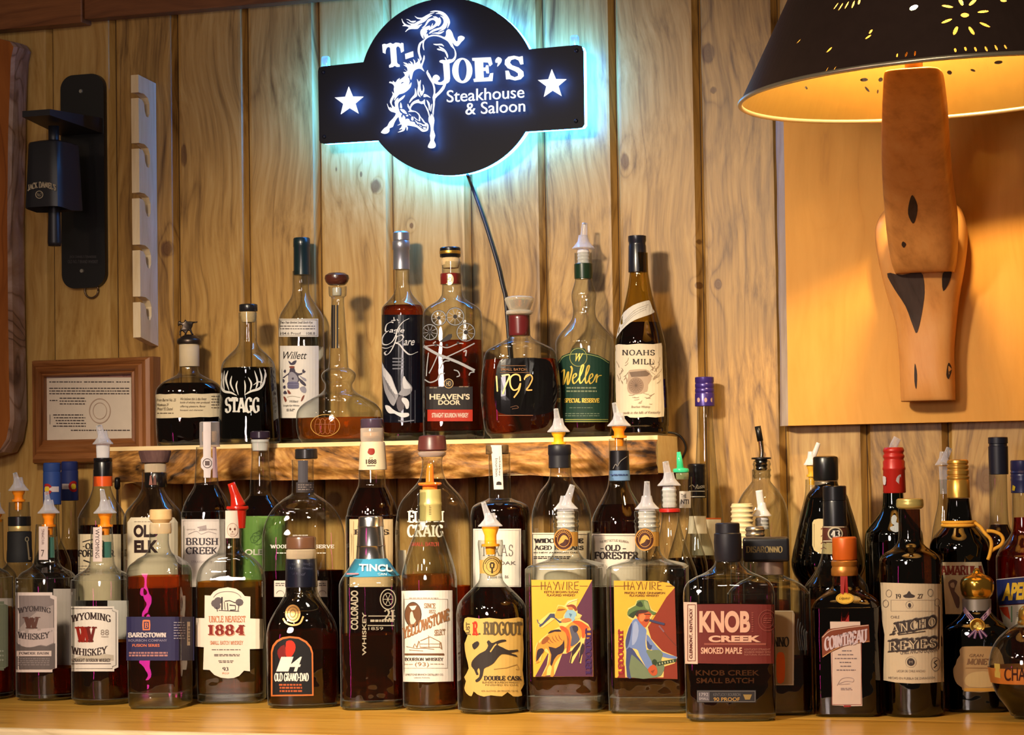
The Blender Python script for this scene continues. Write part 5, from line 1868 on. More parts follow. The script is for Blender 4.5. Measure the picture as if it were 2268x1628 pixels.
for pts, w in (([(212, 912), (222, 1060)], 12), ([(262, 910), (335, 905), (300, 1000), (272, 1085)], 14), ([(525, 905), (480, 935), (480, 950)], 8), ([(478, 940), (500, 905), (540, 905), (552, 945), (520, 1010), (498, 1045), (552, 1045)], 13), ([(440, 960), (430, 910), (385, 898), (345, 930), (345, 1000), (375, 1045), (420, 1030), (440, 980), (425, 1050), (378, 1118)], 14)):
    pr.stroke(cp_, zp('S6', pts), w / 4.286, 1, smooth=5)
pr.text((150, 100, 56), 'SMALL BATCH', *zb('S6', 255, 838, 495, 862), bold=.01)
pr.rect((120, 80, 46), *zb('S6', 255, 812, 490, 818), 1)
pr.rect((120, 80, 46), *zb('S6', 245, 876, 525, 882), 1)
pr.stroke((90, 56, 34), zp('S6', [(345, 1210), (400, 1195), (420, 1215), (360, 1225)]), 1.6, 1, smooth=4)
pr.rect((120, 70, 40), *zb('S6', 230, 1282, 560, 1290), 1)
pr.build('print', o)

# slender neck with green arch label and pourer
b = Bottle('whiskey_bottle', 'clear bulb-necked bottle with green arched label and clear pourer', 1295, [(958, 55), (945, 58), (900, 60), (800, 64), (768, 65), (752, 63), (738, 54), (722, 40), (708, 29), (695, 25), (680, 25), (662, 27.5), (648, 27), (632, 22), (618, 19), (600, 19), (560, 19)], Y=-.052, z0=ZS, group=SH_G)
b.fill('bourbon', 935, 14)
b.cap('capsule', [(584, 19.4), (585, 20.4), (600, 20.6), (617, 20.4), (618, 19.4)], (24, 46, 30), xs=1292, label='dark green foil ring')
b.pourer((1295, 494), 551, 25, x=1292, tipr=6)
b.cap('plug', ribs(553, 586, 13, 4), M_WHP, xs=1292)
gr = (24, 56, 44)
o = b.label(gr, zp('S7', [(78, 1010), (110, 965), (165, 942), (180, 915), (222, 905), (268, 915), (282, 942), (360, 960), (440, 1005), (430, 1425), (120, 1425)]), text='dark green arched label')
pr = b.art()
gl_ = gloss((206, 176, 74), .4, .3)
pr.stroke((150, 160, 96), zp('S7', [(84, 1020), (115, 975), (165, 955), (222, 952), (290, 955), (370, 975), (434, 1015)]), 1.6, 1, smooth=4)
px, py = zp('S7', [(222, 975)])[0]
pr.ring((150, 150, 80), px, py, 19, 20, 1.6, 2)
pr.ell((30, 62, 46), px, py, 18, 19, 1)
pr.text(gl_, 'W', px - 8, py - 9, px + 8, py + 9, skew=.3, bold=.02, layer=3)
for pts, w in (([(103, 1080), (118, 1062), (125, 1075), (117, 1148), (123, 1158), (148, 1082), (153, 1085), (147, 1150), (155, 1156), (178, 1065), (170, 1036)], 13), ([(178, 1128), (206, 1105), (204, 1088), (190, 1096), (182, 1130), (192, 1156), (214, 1138), (244, 1085), (258, 1035), (248, 1030), (236, 1070), (230, 1130), (238, 1155), (254, 1138)], 12),
               ([(254, 1138), (284, 1085), (298, 1040), (288, 1034), (276, 1075), (270, 1130), (278, 1155), (294, 1132), (320, 1108), (318, 1090), (304, 1098), (296, 1132), (306, 1157), (328, 1138), (344, 1100), (352, 1098), (346, 1150)], 11), ([(346, 1130), (362, 1105), (384, 1100)], 11)):
    pr.stroke(gl_, zp('S7', pts), w / 3.13, 2, smooth=5, nib=1.4)
pr.fake((130, 140, 110), *zb('S7', 140, 1182, 350, 1228), 2, h=3)
pr.text(gl_, 'SPECIAL RESERVE', *zb('S7', 125, 1258, 368, 1290), 'serif', layer=2, tk=.24, th=.1)
pr.fake((100, 120, 100), *zb('S7', 160, 1322, 320, 1332), 1)
pr.fake((100, 120, 100), *zb('S7', 130, 1362, 368, 1392), 2, h=2)
for y in (1404, 1418):
    pr.rect((170, 170, 90), *zb('S7', 128, y, 428, y + 5), 1)
pr.build('print', o)

# burgundy-shaped olive bottle
b = Bottle('whiskey_bottle', 'olive wine-shaped bottle with black wax top and torn-edge cream label', 1418, [(946, 58), (935, 60), (850, 59), (775, 57), (750, 54), (725, 48), (700, 41), (670, 33), (640, 26), (615, 22), (600, 20.5), (560, 20)], Y=-.085, z0=ZS, glass=dict(kind='thin_glass', col=(196, 176, 96), rough=.015, edge=.2, pow=3.0), group=SH_G)
b.fill('deep', 715, 10)
b.cap('wax_top', [(522, 17), (523, 20), (534, 20), (538, 18.5), (542, 18.5), (545, 19.6), (600, 20.8), (603, 20.8), (603.5, 19)], (26, 27, 36), xs=1411, label='black wax neck seal')
o = b.label((214, 206, 192), zp('S7', [(475, 850), (485, 790), (505, 720), (540, 660), (600, 615), (660, 592), (710, 580), (722, 595), (738, 640), (750, 662), (700, 685), (640, 705), (580, 735), (525, 785), (490, 835)]), smooth=2, name='neck_label', text='slanting cream paper strip over the shoulder')
pr = b.art()
for k in range(3):
    pr.stroke((176, 168, 156), zp('S7', [(520 + k * 10, 770 - k * 24), (600 + k * 8, 690 - k * 22), (690 + k * 8, 640 - k * 16)]), .8, 1, smooth=4)
pr.build('print', o)
o = b.label((222, 206, 180), zp('S7', [(472, 892), (500, 884), (560, 888), (640, 880), (740, 884), (798, 876), (804, 900), (806, 1050), (812, 1200), (818, 1330), (816, 1385), (760, 1392), (700, 1388), (620, 1394), (580, 1392), (560, 1380), (500, 1384), (486, 1372), (480, 1200), (478, 1000)]), text='cream label with torn edges')
pr = b.art()
dk, md_ = (54, 46, 44), (150, 128, 108)
pr.text(dk, 'NOAHS', *zb('S7', 525, 922, 752, 962), 'serif', tk=.15, th=.08, serif=.05, gap=.14)
pr.text(dk, 'MILL', *zb('S7', 598, 985, 745, 1025), 'serif', tk=.15, th=.08, serif=.05, gap=.14)
for pts in ([(570, 1070), (600, 1060), (690, 1058), (722, 1085), (728, 1130), (705, 1165), (700, 1210), (640, 1230), (580, 1228), (560, 1190), (566, 1110)],):
    pr.poly((176, 152, 130), zp('S7', pts), 0, 2)
pr.poly((112, 92, 78), zp('S7', [(575, 1078), (690, 1066), (720, 1090), (700, 1106), (590, 1112)]), 1)
pr.ell((140, 114, 96), *zp('S7', [(622, 1170)])[0], 17, 18, 1)
pr.ring(md_, *zp('S7', [(622, 1170)])[0], 14, 15, 1.2, 2)
for k in range(8):
    a = k * 22.5
    px, py = zp('S7', [(622, 1170)])[0]
    pr.stroke((96, 76, 62), [(px - 14 * math.cos(math.radians(a)), py - 15 * math.sin(math.radians(a))), (px + 14 * math.cos(math.radians(a)), py + 15 * math.sin(math.radians(a)))], .7, 2)
rnd = random.Random(3)
for k in range(46):
    sx = rnd.choice([rnd.uniform(490, 560), rnd.uniform(710, 795), rnd.uniform(500, 790)])
    sy = rnd.uniform(1010, 1160) if sx < 560 or sx > 720 else rnd.uniform(1215, 1300)
    a = rnd.uniform(-2.6, -.5) if sy < 1200 else rnd.uniform(-.5, .3)
    L_ = rnd.uniform(18, 46)
    pr.stroke(md_, zp('S7', [(sx, sy), (sx + L_ * .5 * math.cos(a) + 4, sy + L_ * .5 * math.sin(a)), (sx + L_ * math.cos(a), sy + L_ * math.sin(a) - 4)]), .9, 1, smooth=3)
pr.text((110, 92, 80), 'Bourbon Whiskey', *zb('S7', 590, 1310, 720, 1330), skew=.2)
pr.text((110, 92, 80), 'made in the hills of Kentucky', *zb('S7', 530, 1348, 790, 1372), skew=.25, slope=-.02)
pr.build('print', o)
# ================================================================== front row
WY = [(0, 64), (12, 69), (30, 70), (252, 70), (270, 67), (284, 58), (292, 44), (300, 33), (312, 28), (345, 26), (385, 24), (392, 23)]


def wy(x, yb):
    return [(yb - d, h) for d, h in WY]


def clipped(x0, y0, x1, y1, c):
    return [(x0, y0), (x1 - c, y0), (x1 - c, y0 + c * .6), (x1, y0 + c), (x1, y1 - c), (x1 - c, y1 - c * .6), (x1 - c, y1), (x0, y1)]


# cut off by the left edge
b = Bottle('whiskey_bottle', 'leftmost clear bottle, cut by the photo edge, with grey-green label', -40, wy(-40, 1552), yb=1552, group=FR_G)
b.fill('bourbon', 1345, 14)
o = b.label((124, 132, 112), clipped(-100, 1332, 18, 1485, 9), text='grey-green paper label')
pr = b.art()
pr.frame((150, 158, 138), -98, 1338, 12, 1480, 1.6)
pr.fake((170, 176, 160), -70, 1440, 8, 1470, 3, h=4)
pr.build('print', o)
b.rect((226, 206, 200), -20, 1325, 30, 1400, name='back_label', back=True)
b.pourer((-34, 1085), 1137, 23, x=-38, cork=ORANGE, clen=32)

# grey label
b = Bottle('whiskey_bottle', 'clear bottle with grey mountain label, orange cork pourer, second from left in front', 104, wy(104, 1553), Y=-.388, group=FR_G)
b.fill('bourbon', 1478, 14)
b.pourer((103, 1089), 1137, 25, x=108, cork=ORANGE, clen=30)
b.cap('pour_tube', [(1190, 6), (1235, 7)], mat('clear_plastic', (96, 160, 150), op=.5), xs=114)
o = b.label((230, 214, 210), clipped(30, 1312, 126, 1489, 10), text='grey mountain label with white border')
pr = b.art()
g1, g2, dk = (140, 128, 128), (108, 98, 98), (74, 64, 66)
pr.poly(g1, clipped(33, 1319, 120, 1482, 9))
pr.poly((172, 158, 156), [(36, 1400), (60, 1372), (85, 1352), (118, 1340), (118, 1400), (90, 1396), (60, 1402), (44, 1420)], 1)
pr.poly((200, 184, 182), zp('F1', [(165, 760), (200, 800), (260, 815), (330, 805), (380, 790), (430, 800), (500, 770), (505, 630), (380, 640), (200, 660)]), 1)
pr.poly(g2, zp('F1', [(152, 760), (185, 795), (240, 812), (300, 812), (360, 795), (430, 806), (512, 775), (512, 1010), (470, 1018), (152, 1018)]), 2)
pr.text(dk, 'WYOMING', *zb('F1', 160, 448, 470, 500), 'serif', arc=5, layer=3)
pr.text((96, 62, 54), 'W', *zb('F1', 210, 528, 375, 640), 'serif', tk=.26, th=.08, layer=3)
pr.text((96, 62, 54), 'W', *zb('F1', 250, 540, 330, 640), 'serif', tk=.26, th=.08, layer=4)
pr.text(dk, 'WHISKEY', *zb('F1', 160, 662, 465, 722), 'serif', arc=-5, layer=4)
pr.rect((226, 206, 200), *zb('F1', 155, 845, 478, 895), 4)
pr.text(dk, 'POWDER BASIN', *zb('F1', 175, 856, 455, 880), 'serif', layer=5)
pr.fake((150, 138, 138), *zb('F1', 162, 915, 460, 990), 4, h=2, layer=5)
pr.build('print', o)
b.rect((226, 210, 206), 118, 1304, 168, 1478, name='back_label', back=True)
o = b.rect((228, 208, 204), 86, 1166, 106, 1240, name='strip_stamp', step=3)
pr = b.art()
pr.text((90, 70, 70), '7', 91, 1218, 98, 1233)
pr.text((130, 100, 100), 'WYOMING', 92, 1172, 98, 1206, vert=1)
pr.build('print', o)

# cream label
b = Bottle('whiskey_bottle', 'clear bottle with cream label and red monogram, orange cork pourer', 227, wy(227, 1557), Y=-.436, group=FR_G)
b.fill('bourbon', 1420, 14)
b.pourer((226, 1084), 1137, 26, x=233, cork=ORANGE, clen=30)
b.cap('pour_tube', [(1200, 10), (1235, 10)], mat('clear_plastic', (96, 160, 150), op=.5), xs=237)
o = b.label(WHITE, clipped(157, 1343, 262, 1487, 9), text='cream label with clipped corners')
pr = b.art()
bk, rd = (58, 42, 40), (150, 36, 24)
q = clipped(157, 1348, 257, 1481, 8)
pr.stroke(bk, q + [q[0]], 1.1)
pr.text(bk, 'WYOMING', *zb('F1', 655, 515, 1028, 585), 'serif', arc=7)
pr.text(bk, 'WHISKEY', *zb('F1', 655, 795, 1000, 865), 'serif', arc=-7)
for k, (x0, x1) in enumerate(((695, 800), (740, 845), (790, 900))):
    pr.text(rd if k < 2 else (110, 26, 20), 'W' if k == 1 else 'V', *zb('F1', x0, 616, x1, 768), 'serif', tk=.30, th=.10, layer=1 + k)
pr.text((150, 136, 124), '88', *zb('F1', 935, 648, 1012, 700))
pr.rect((150, 136, 124), *zb('F1', 940, 712, 1008, 718), 1)
pr.poly((196, 186, 170), zp('F1', [(665, 920), (740, 895), (820, 890), (900, 880), (980, 875), (1055, 885), (1055, 935), (665, 935)]))
pr.text(bk, 'STRAIGHT BOURBON WHISKEY', *zb('F1', 670, 916, 1030, 948), 'serif', layer=2)
pr.rect(bk, *zb('F1', 665, 962, 1030, 968), 1)
pr.build('print', o)
b.rect((222, 214, 210), 238, 1330, 300, 1416, name='back_label', back=True)
o = b.rect((228, 208, 204), 206, 1168, 226, 1244, name='strip_stamp', step=3)
pr = b.art()
pr.text((80, 64, 64), 'WYOMING', 211, 1172, 220, 1236, vert=-1)
pr.build('print', o)

# blue label
b = Bottle('whiskey_bottle', 'square bottle with wooden stopper and wide dark blue label', 354, [(1557, 68), (1545, 71), (1400, 72), (1280, 73), (1262, 72), (1250, 66), (1240, 52), (1230, 36), (1222, 27), (1205, 22), (1182, 22)], Y=-.480, n=6, br=1.0, phi=-17, group=FR_G)
b.fill('bourbon', 1275, 36)
b.cap('lip', [(1158, 22), (1160, 24), (1167, 24.5), (1178, 24.5), (1182, 23)], mat('clear_plastic', (226, 206, 170), op=.5), xs=356)
b.cap('stopper', [(1128, 23), (1130, 25), (1150, 25.5), (1153, 23), (1158, 18)], wood('stopper_wood', ((150, 116, 70), (190, 156, 104), (206, 174, 124)), 0, 6, 9, .5), xs=356)
o = b.rect((44, 42, 82), 280, 1366, 430, 1463, text='dark blue wraparound label')
pr = b.art()
lt, og = (206, 196, 196), (226, 124, 84)
px, py = zp('F2', [(227, 608)])[0]
pr.poly(og, [(px - 8, py - 11), (px - 5, py - 12), (px + 5, py - 12), (px + 8, py - 11), (px + 9, py), (px + 8, py + 11), (px - 8, py + 11), (px - 9, py)], 1)
pr.rect((44, 42, 82), px - 5.5, py - 8, px + 5.5, py + 8, 2)
pr.text(og, 'B', px - 4, py - 6, px + 4, py + 6, 'serif', layer=3)
pr.text(lt, 'BARDSTOWN', *zb('F2', 55, 674, 412, 722), 'serif', tk=.26, th=.13, serif=.07)
pr.text((140, 134, 160), 'BOURBON COMPANY', *zb('F2', 60, 738, 420, 760), bold=.01)
pr.text(og, 'FUSION SERIES', *zb('F2', 98, 782, 350, 808), bold=.01)
pr.fake((170, 120, 120), *zb('F2', 66, 856, 425, 905), 2, h=4)
pr.fake((160, 156, 176), *zb('F2', 482, 578, 590, 750), 7, h=1.8)
pr.rect((210, 200, 196), *zb('F2', 606, 575, 650, 795), 1)
for k in range(9):
    pr.rect((50, 46, 60), *zb('F2', 614, 620 + k * 16, 634, 620 + k * 16 + (5 if k % 2 else 9)), 2)
pr.build('print', o)

# 1884
b = Bottle('whiskey_bottle', 'square bottle with cream cross-shaped label and red spout', 512, [(1560, 72), (1550, 76), (1400, 77), (1300, 77), (1278, 76), (1260, 71), (1245, 60), (1232, 44), (1222, 30), (1208, 24), (1190, 24), (1130, 25)], yb=1560, n=6, br=.75, phi=-7, group=FR_G)
b.fill('amber', 1287, 22)
fl = b.cap('pourer', [(1121, 24), (1123, 25), (1127, 25), (1131, 20), (1170, 17)], mat('clear_plastic', (196, 40, 24), op=.6), xs=526, label='translucent red spout')
v, f = tube_mesh(catmull([b.pix(528, 1122), b.pix(522, 1100), b.pix(512, 1070)], 4), [b.half(528, 1110, 1) * r for r in (18, 16.5, 15, 13.5, 12, 10.5, 10, 9, 8.5)], 14)
link('spout', v, f, mat('clear_plastic', (196, 40, 24), op=.6), fl, True)
o = b.rect((226, 208, 196), 499, 1131, 530, 1192, name='strip_stamp', step=4)
pr = b.art()
pr.ell((220, 200, 188), 515, 1174, 12, 15)
for dx in (-5, 5):
    pr.ell((110, 70, 60), 515 + dx, 1172, 2.4, 3, 1)
pr.poly((110, 70, 60), [(515, 1175), (517, 1179), (513, 1179)], 1)
for dx in (-4, -1.4, 1.2, 3.8):
    pr.rect((110, 70, 60), 515 + dx - .4, 1181, 515 + dx + .4, 1186, 1)
pr.ring((150, 110, 96), 515, 1174, 12, 15, .8, 1)
pr.build('print', o)
o = b.label((236, 220, 204), zp('F2', [(770, 330), (825, 332), (850, 298), (900, 268), (985, 255), (1060, 268), (1112, 300), (1140, 336), (1195, 342), (1192, 545), (1312, 550), (1322, 690), (1310, 826), (1188, 830), (1190, 1036), (1135, 1030), (1090, 1078), (1040, 1098), (985, 1102), (920, 1095), (860, 1070), (815, 1024), (755, 1020), (762, 812), (686, 806), (688, 540), (768, 542)]), text='cream cross-shaped label with arched ends')
pr = b.art()
bk, rd, og = (56, 46, 52), (132, 34, 26), (200, 124, 84)
pr.stroke((110, 100, 100), zp('F2', [(850, 350), (880, 318), (925, 300), (980, 294), (1040, 300), (1085, 322), (1108, 352)]), 1.1, 1, smooth=4)
for x, y, r_ in ((870, 405, 10), (895, 380, 9), (1092, 395, 9), (885, 430, 8)):
    pr.ell((96, 88, 92), *zp('F2', [(x, y)])[0], r_, r_ * .9, 0, 10)
for pts, w in (([(880, 440), (888, 480)], 2), ([(930, 345), (930, 465)], 3.4), ([(900, 470), (1090, 478)], 1.4), ([(950, 390), (960, 465)], 1.4), ([(955, 385), (1000, 378), (1055, 400)], 2), ([(980, 400), (985, 470)], 2), ([(1000, 420), (1055, 425), (1055, 465), (1005, 468)], 2.4), ([(1088, 410), (1080, 475)], 1.6)):
    pr.stroke(bk, zp('F2', pts), w, 1)
pr.text(og, 'UNCLE NEAREST', *zb('F2', 806, 520, 1150, 582), 'serif', tk=.17, th=.07, gap=.05, layer=2)
pr.text((206, 150, 120), '1884', *zb('F2', 808, 606, 1146, 710), 'serif', tk=.26, th=.08, gap=.16, layer=1)
pr.text(rd, '1884', *zb('F2', 800, 600, 1138, 702), 'serif', tk=.24, th=.08, gap=.16, layer=3)
pr.text(og, 'SMALL BATCH WHISKEY', *zb('F2', 820, 752, 1128, 788), 'serif', tk=.16, th=.08, layer=2)
gy = (96, 86, 86)
pr.fake(gy, *zb('F2', 835, 832, 1102, 846), 1)
pr.fake(gy, *zb('F2', 840, 876, 1098, 900), 2, h=1.6, ragged=.1)
pr.fake(gy, *zb('F2', 890, 935, 1040, 962), 2, h=1.6, ragged=.1)
pr.text(bk, '93', *zb('F2', 935, 996, 990, 1032), 'serif')
pr.text(og, 'PROOF', *zb('F2', 932, 1046, 996, 1062))
pr.build('print', o)

# black arched label
b = Bottle('whiskey_bottle', 'flask-shaped bottle with black arched orange-edged label and black neck band', 669, [(1570, 74), (1560, 78), (1450, 79), (1410, 79), (1392, 77), (1375, 72), (1355, 61), (1335, 48), (1318, 39), (1302, 35), (1240, 33), (1222, 33)], yb=1570, n=2.6, br=.62, group=FR_G)
b.fill('bourbon', 1394, 10)
b.cap('lip', [(1216, 30), (1218, 33.5), (1236, 33.5), (1238, 32)], mat('clear_plastic', (226, 206, 176), op=.35), xs=667)
b.cap('stopper', [(1188, 28), (1190, 32), (1194, 33.2), (1214, 33), (1217, 30)], (92, 62, 44), xs=667, label='brown stopper')
b.cap('neck_band', [(1238, 33.8), (1239, 34.4), (1270, 35.2), (1299, 36.2), (1300, 35.4)], mat('black_panel', (14, 16, 30), .3, spec=.4, var=0), xs=667, label='black neck band')
pr = Pr(b.fn(), .0009, 9)
for y, tx in ((1246, 'Kentucky Straight'), (1256, 'Bourbon Whiskey'), (1268, '114 Proof')):
    pr.text((60, 62, 84), tx, 640, y, 694 if y < 1260 else 676, y + 7, skew=.3)
pr.build('neck_print', b.obj)
pr = Pr(b.fn(), .0022, 6)
sl = mat('seal', (150, 112, 60), .35, .5)
px, py = zp('F3', [(262, 730)])[0]
pr.ell(sl, px, py, 17, 20)
pr.ring((90, 62, 36), px, py, 12, 15, 1.6, 1)
pr.ring((90, 62, 36), px, py, 6, 8, 1.6, 1)
pr.stroke(sl, zp('F3', [(190, 765), (215, 800), (265, 815), (315, 800), (340, 750)]), 4, 0, smooth=4)
o = pr.build('embossed_seal', b.obj)
o = b.label((196, 108, 50), zp('F3', [(100, 1342), (100, 1010), (112, 965), (140, 930), (185, 905), (240, 897), (310, 905), (365, 935), (398, 975), (412, 1020), (416, 1338)]), text='black arched label edged in orange')
pr = b.art()
pr.poly((14, 13, 18), zp('F3', [(112, 1330), (112, 1020), (124, 975), (150, 942), (190, 920), (240, 911), (305, 918), (355, 946), (386, 982), (400, 1025), (404, 1326)]))
wt = (236, 226, 216)
pr.poly((206, 44, 22), zp('F3', [(215, 935), (255, 930), (280, 960), (278, 1005), (250, 1050), (225, 1060), (205, 1020), (210, 970)]), 1, 2)
pr.poly((116, 20, 20), zp('F3', [(150, 1000), (200, 960), (210, 1040), (180, 1080), (155, 1050)]), 1, 2)
for x0, x1, tx in ((158, 205, '1'), (205, 248, '1'), (240, 322, '4')):
    pr.text(wt, tx, *zb('F3', x0, 1050, x1, 1158), skew=.35, bold=.02, layer=2)
pr.text(wt, 'OLD GRAND-DAD', *zb('F3', 125, 1168, 380, 1232), 'serif', tk=.28, th=.1, serif=.05, gap=.02, layer=2)
for y, x0, x1 in ((1250, 160, 330), (1272, 165, 330), (1296, 165, 330)):
    pr.fake((176, 84, 40), *zb('F3', x0, y, x1, y + 14), 1, h=4, layer=2)
pr.build('print', o)
b.label((190, 184, 180), zp('F3', [(285, 895), (320, 862), (400, 850), (470, 860), (510, 900), (540, 985), (440, 992), (285, 985)]), name='back_label', back=True)

# steel-capped
b = Bottle('whiskey_bottle', 'tall embossed bottle with steel tumbler cap and sky-blue collar', 822, [(1574, 66), (1564, 70), (1520, 69), (1400, 69.5), (1310, 70), (1292, 69), (1280, 64), (1272, 58), (1262, 51), (1250, 43), (1238, 35)], yb=1574, n=3.6, br=.85, group=FR_G)
b.fill('bourbon', 1404, 22)
b.cap('tumbler_cap', [(1143, 22), (1145, 26.5), (1147, 27.4), (1165, 28.6), (1166, 29.4), (1168, 28.8), (1208, 31.4), (1209, 32.4), (1211, 31.6), (1234, 33.6), (1237, 34)], gloss((204, 204, 206), .2, 1.0), xs=821, label='brushed steel tumbler cap')
bl = (60, 146, 186)
b.cap('collar', [(1237, 34.8), (1238, 36.2), (1250, 45), (1262, 53), (1271, 60), (1275, 63), (1276, 62)], paper(bl), label='sky-blue paper collar')
cone = {}
pr = Pr(lambda x, y, l: Vector(b.fn()(x, y, l)), .0058, 6)
pr.text((240, 232, 220), 'TINCUP', *zb('F3', 752, 365, 1050, 418), bold=.03, slope=.02)
pr.text((206, 216, 220), 'AMERICAN', *zb('F3', 795, 430, 955, 446))
pr.rect((226, 120, 130), *zb('F3', 660, 430, 748, 440))
o = pr.build('collar_print', b.obj)
em = mat('clear_plastic', (226, 216, 190), op=.35)
pr = Pr(b.fn(), .0012, 6)
px, py = zp('F3', [(965, 625)])[0]
pr.ring(em, px, py, 17, 22, 2.2)
pr.ring(em, px, py, 11, 14, 1.6)
for k in range(6):
    pr.stroke(em, [(px, py), (px + 11 * math.cos(k * 1.047), py + 14 * math.sin(k * 1.047))], 1.4)
pr.text(em, 'COLORADO', *zb('F3', 690, 560, 745, 850), vert=1, bold=.03)
pr.text(em, 'WHISKEY', *zb('F3', 775, 720, 805, 1040), vert=1, bold=.02)
pr.text(em, '21', *zb('F3', 925, 700, 1015, 780), 'serif')
pr.rect(em, *zb('F3', 820, 745, 1020, 752))
pr.fake(em, *zb('F3', 835, 775, 1015, 800), 1, h=5)
pr.rect(em, *zb('F3', 815, 815, 1010, 822))
pr.text(em, '1859', *zb('F3', 820, 830, 930, 852))
o = pr.build('embossing', b.obj)
o['label'] = 'raised glass lettering and wheel'

# yellow ribbon-free tall bottle with white picture label
b = Bottle('whiskey_bottle', 'tall bell-shouldered bottle with white picture label and orange spout', 951, [(1576, 56), (1570, 59), (1562, 60), (1548, 61), (1400, 62), (1300, 62), (1275, 61), (1255, 57), (1230, 50), (1205, 41), (1180, 31), (1160, 24), (1120, 22.5), (1090, 22)], yb=1576, group=FR_G)
b.fill('amber', 1272, 12)
b.cap('capsule', [(1084, 22), (1085, 23.6), (1102, 24), (1112, 24), (1114, 25.2), (1119, 25.2), (1121, 24.2), (1153, 25), (1154, 24)], gloss((178, 164, 104), .42, .3), xs=953, label='straw-gold foil capsule')
pr = Pr(b.fn(), .0016, 5)
pr.fake((110, 96, 60), 950, 1120, 972, 1142, 6, h=1.5)
pr.build('capsule_print', b.obj)
og = mat('clear_plastic', (244, 120, 40), op=.75)
fl = b.cap('pourer', [(1068, 12), (1069, 25), (1072, 26.5), (1075, 24), (1076, 17), (1090, 16)], og, xs=952, label='orange plastic pourer')
v, f = tube_mesh(catmull([b.pix(952, 1072), b.pix(952, 1050), b.pix(953, 1027)], 4), [b.half(952, 1050, 1) * r for r in (9.5, 9.3, 9, 8.7, 8.4, 8, 7.5, 7, 5)], 14)
link('spout', v, f, og, fl, True)
o = b.label(WHITE, zp('F4', [(88, 680), (275, 676), (462, 676), (470, 1332), (285, 1338), (92, 1334)]), text='white label with picture')
pr = b.art()
bk, br_, tn = (62, 52, 48), (110, 72, 46), (150, 116, 84)
x0, y0, x1, y1 = zb('F4', 108, 738, 428, 1238)
pr.frame((160, 146, 132), x0, y0, x1, y1, .8)
pr.fake((170, 156, 146), *zb('F4', 150, 728, 360, 742), 1)
px, py = zp('F4', [(178, 850)])[0]
pr.ell(bk, px, py, 19, 28)
pr.ell(br_, px, py, 17.5, 26, 1)
pr.poly((222, 214, 206), zp('F4', [(150, 790), (205, 785), (190, 815), (170, 820)]), 2)
pr.poly((206, 196, 186), zp('F4', [(160, 835), (175, 830), (185, 870), (200, 895), (180, 920), (165, 925), (155, 890)]), 2, 2)
pr.text(tn, 'Since', *zb('F4', 258, 768, 340, 805), 'serif', slope=.03)
pr.text(tn, '1872', *zb('F4', 292, 815, 340, 842), 'serif')
pr.text((150, 104, 66), 'YELLOWSTONE', *zb('F4', 100, 872, 440, 962), 'serif', slope=-.42, tk=.24, th=.09, serif=.06, gap=.02, layer=2)
pr.text(tn, 'Select', *zb('F4', 332, 956, 410, 1000), 'serif', slope=-.1)
for pts, w in (([(230, 1040), (300, 1010), (370, 1045)], 1.4), ([(290, 1000), (292, 1090)], 1.2), ([(225, 1045), (228, 1085), (370, 1085), (372, 1045)], 1.4), ([(225, 1062), (372, 1062)], 1), ([(130, 1080), (200, 1095), (260, 1092), (330, 1100)], 1.2), ([(150, 1105), (250, 1112)], 1.2), ([(378, 1050), (385, 1100), (370, 1085)], 2.4), ([(205, 1090), (220, 1040)], 2), ([(180, 1085), (190, 1060), (205, 1085)], 2)):
    pr.stroke(tn, zp('F4', pts), w, 1)
pr.rect(br_, *zb('F4', 118, 1130, 402, 1144), 1)
pr.text(bk, 'BOURBON WHISKEY', *zb('F4', 118, 1160, 398, 1184), 'serif', layer=2)
pr.text(tn, '(93)', *zb('F4', 192, 1194, 292, 1230))
pr.fake((170, 150, 130), *zb('F4', 118, 1206, 180, 1216), 1)
pr.fake((170, 150, 130), *zb('F4', 302, 1204, 405, 1214), 1)
pr.text(bk, 'LIMESTONE BRANCH DISTILLERY CO.', *zb('F4', 122, 1276, 398, 1290))
pr.text(bk, 'Lebanon, Kentucky', *zb('F4', 185, 1300, 300, 1312))
pr.build('print', o)

# parchment with bucking silhouette
b = Bottle('whiskey_bottle', 'round bottle with scorched parchment label of a bucking horse silhouette', 1089, [(1584, 72), (1574, 77), (1450, 78), (1375, 78), (1352, 77), (1335, 72), (1322, 62), (1308, 48), (1296, 35), (1285, 27), (1270, 25), (1230, 26), (1205, 28), (1196, 27)], yb=1584, group=FR_G)
b.fill('dark', 1364, 12)
b.pourer((1070, 1112), 1166, 27, x=1086, cork=(240, 160, 30), clen=44, ch=19)
o = b.label((206, 172, 96), zp('F4', [(552, 878), (600, 872), (660, 880), (730, 874), (820, 884), (900, 876), (972, 880), (970, 1000), (976, 1100), (968, 1250), (980, 1350), (955, 1395), (965, 1435), (900, 1440), (860, 1410), (820, 1440), (740, 1432), (690, 1442), (640, 1425), (615, 1405), (600, 1440), (565, 1420), (548, 1380), (560, 1330), (548, 1300), (580, 1240), (560, 1150), (550, 1060), (572, 1000), (545, 960)]), smooth=2, text='scorched parchment label')
pr = b.art()
dk, gy = (48, 42, 40), (92, 78, 54)
pr.text((196, 50, 30), 'R', *zb('F4', 606, 898, 650, 1005), 'serif', tk=.3, th=.12, layer=2)
pr.text(gy, '. RIDGOUT', *zb('F4', 650, 900, 968, 1002), 'serif', tk=.26, th=.1, gap=.03, layer=2)
pr.text(gy, 'JUST', *zb('F4', 560, 905, 595, 1000), vert=1, bold=.02, layer=2)
pr.poly(dk, zp('F4', [(605, 1065), (640, 1042), (655, 1055), (650, 1075), (625, 1100), (612, 1095)]), 1, 2)
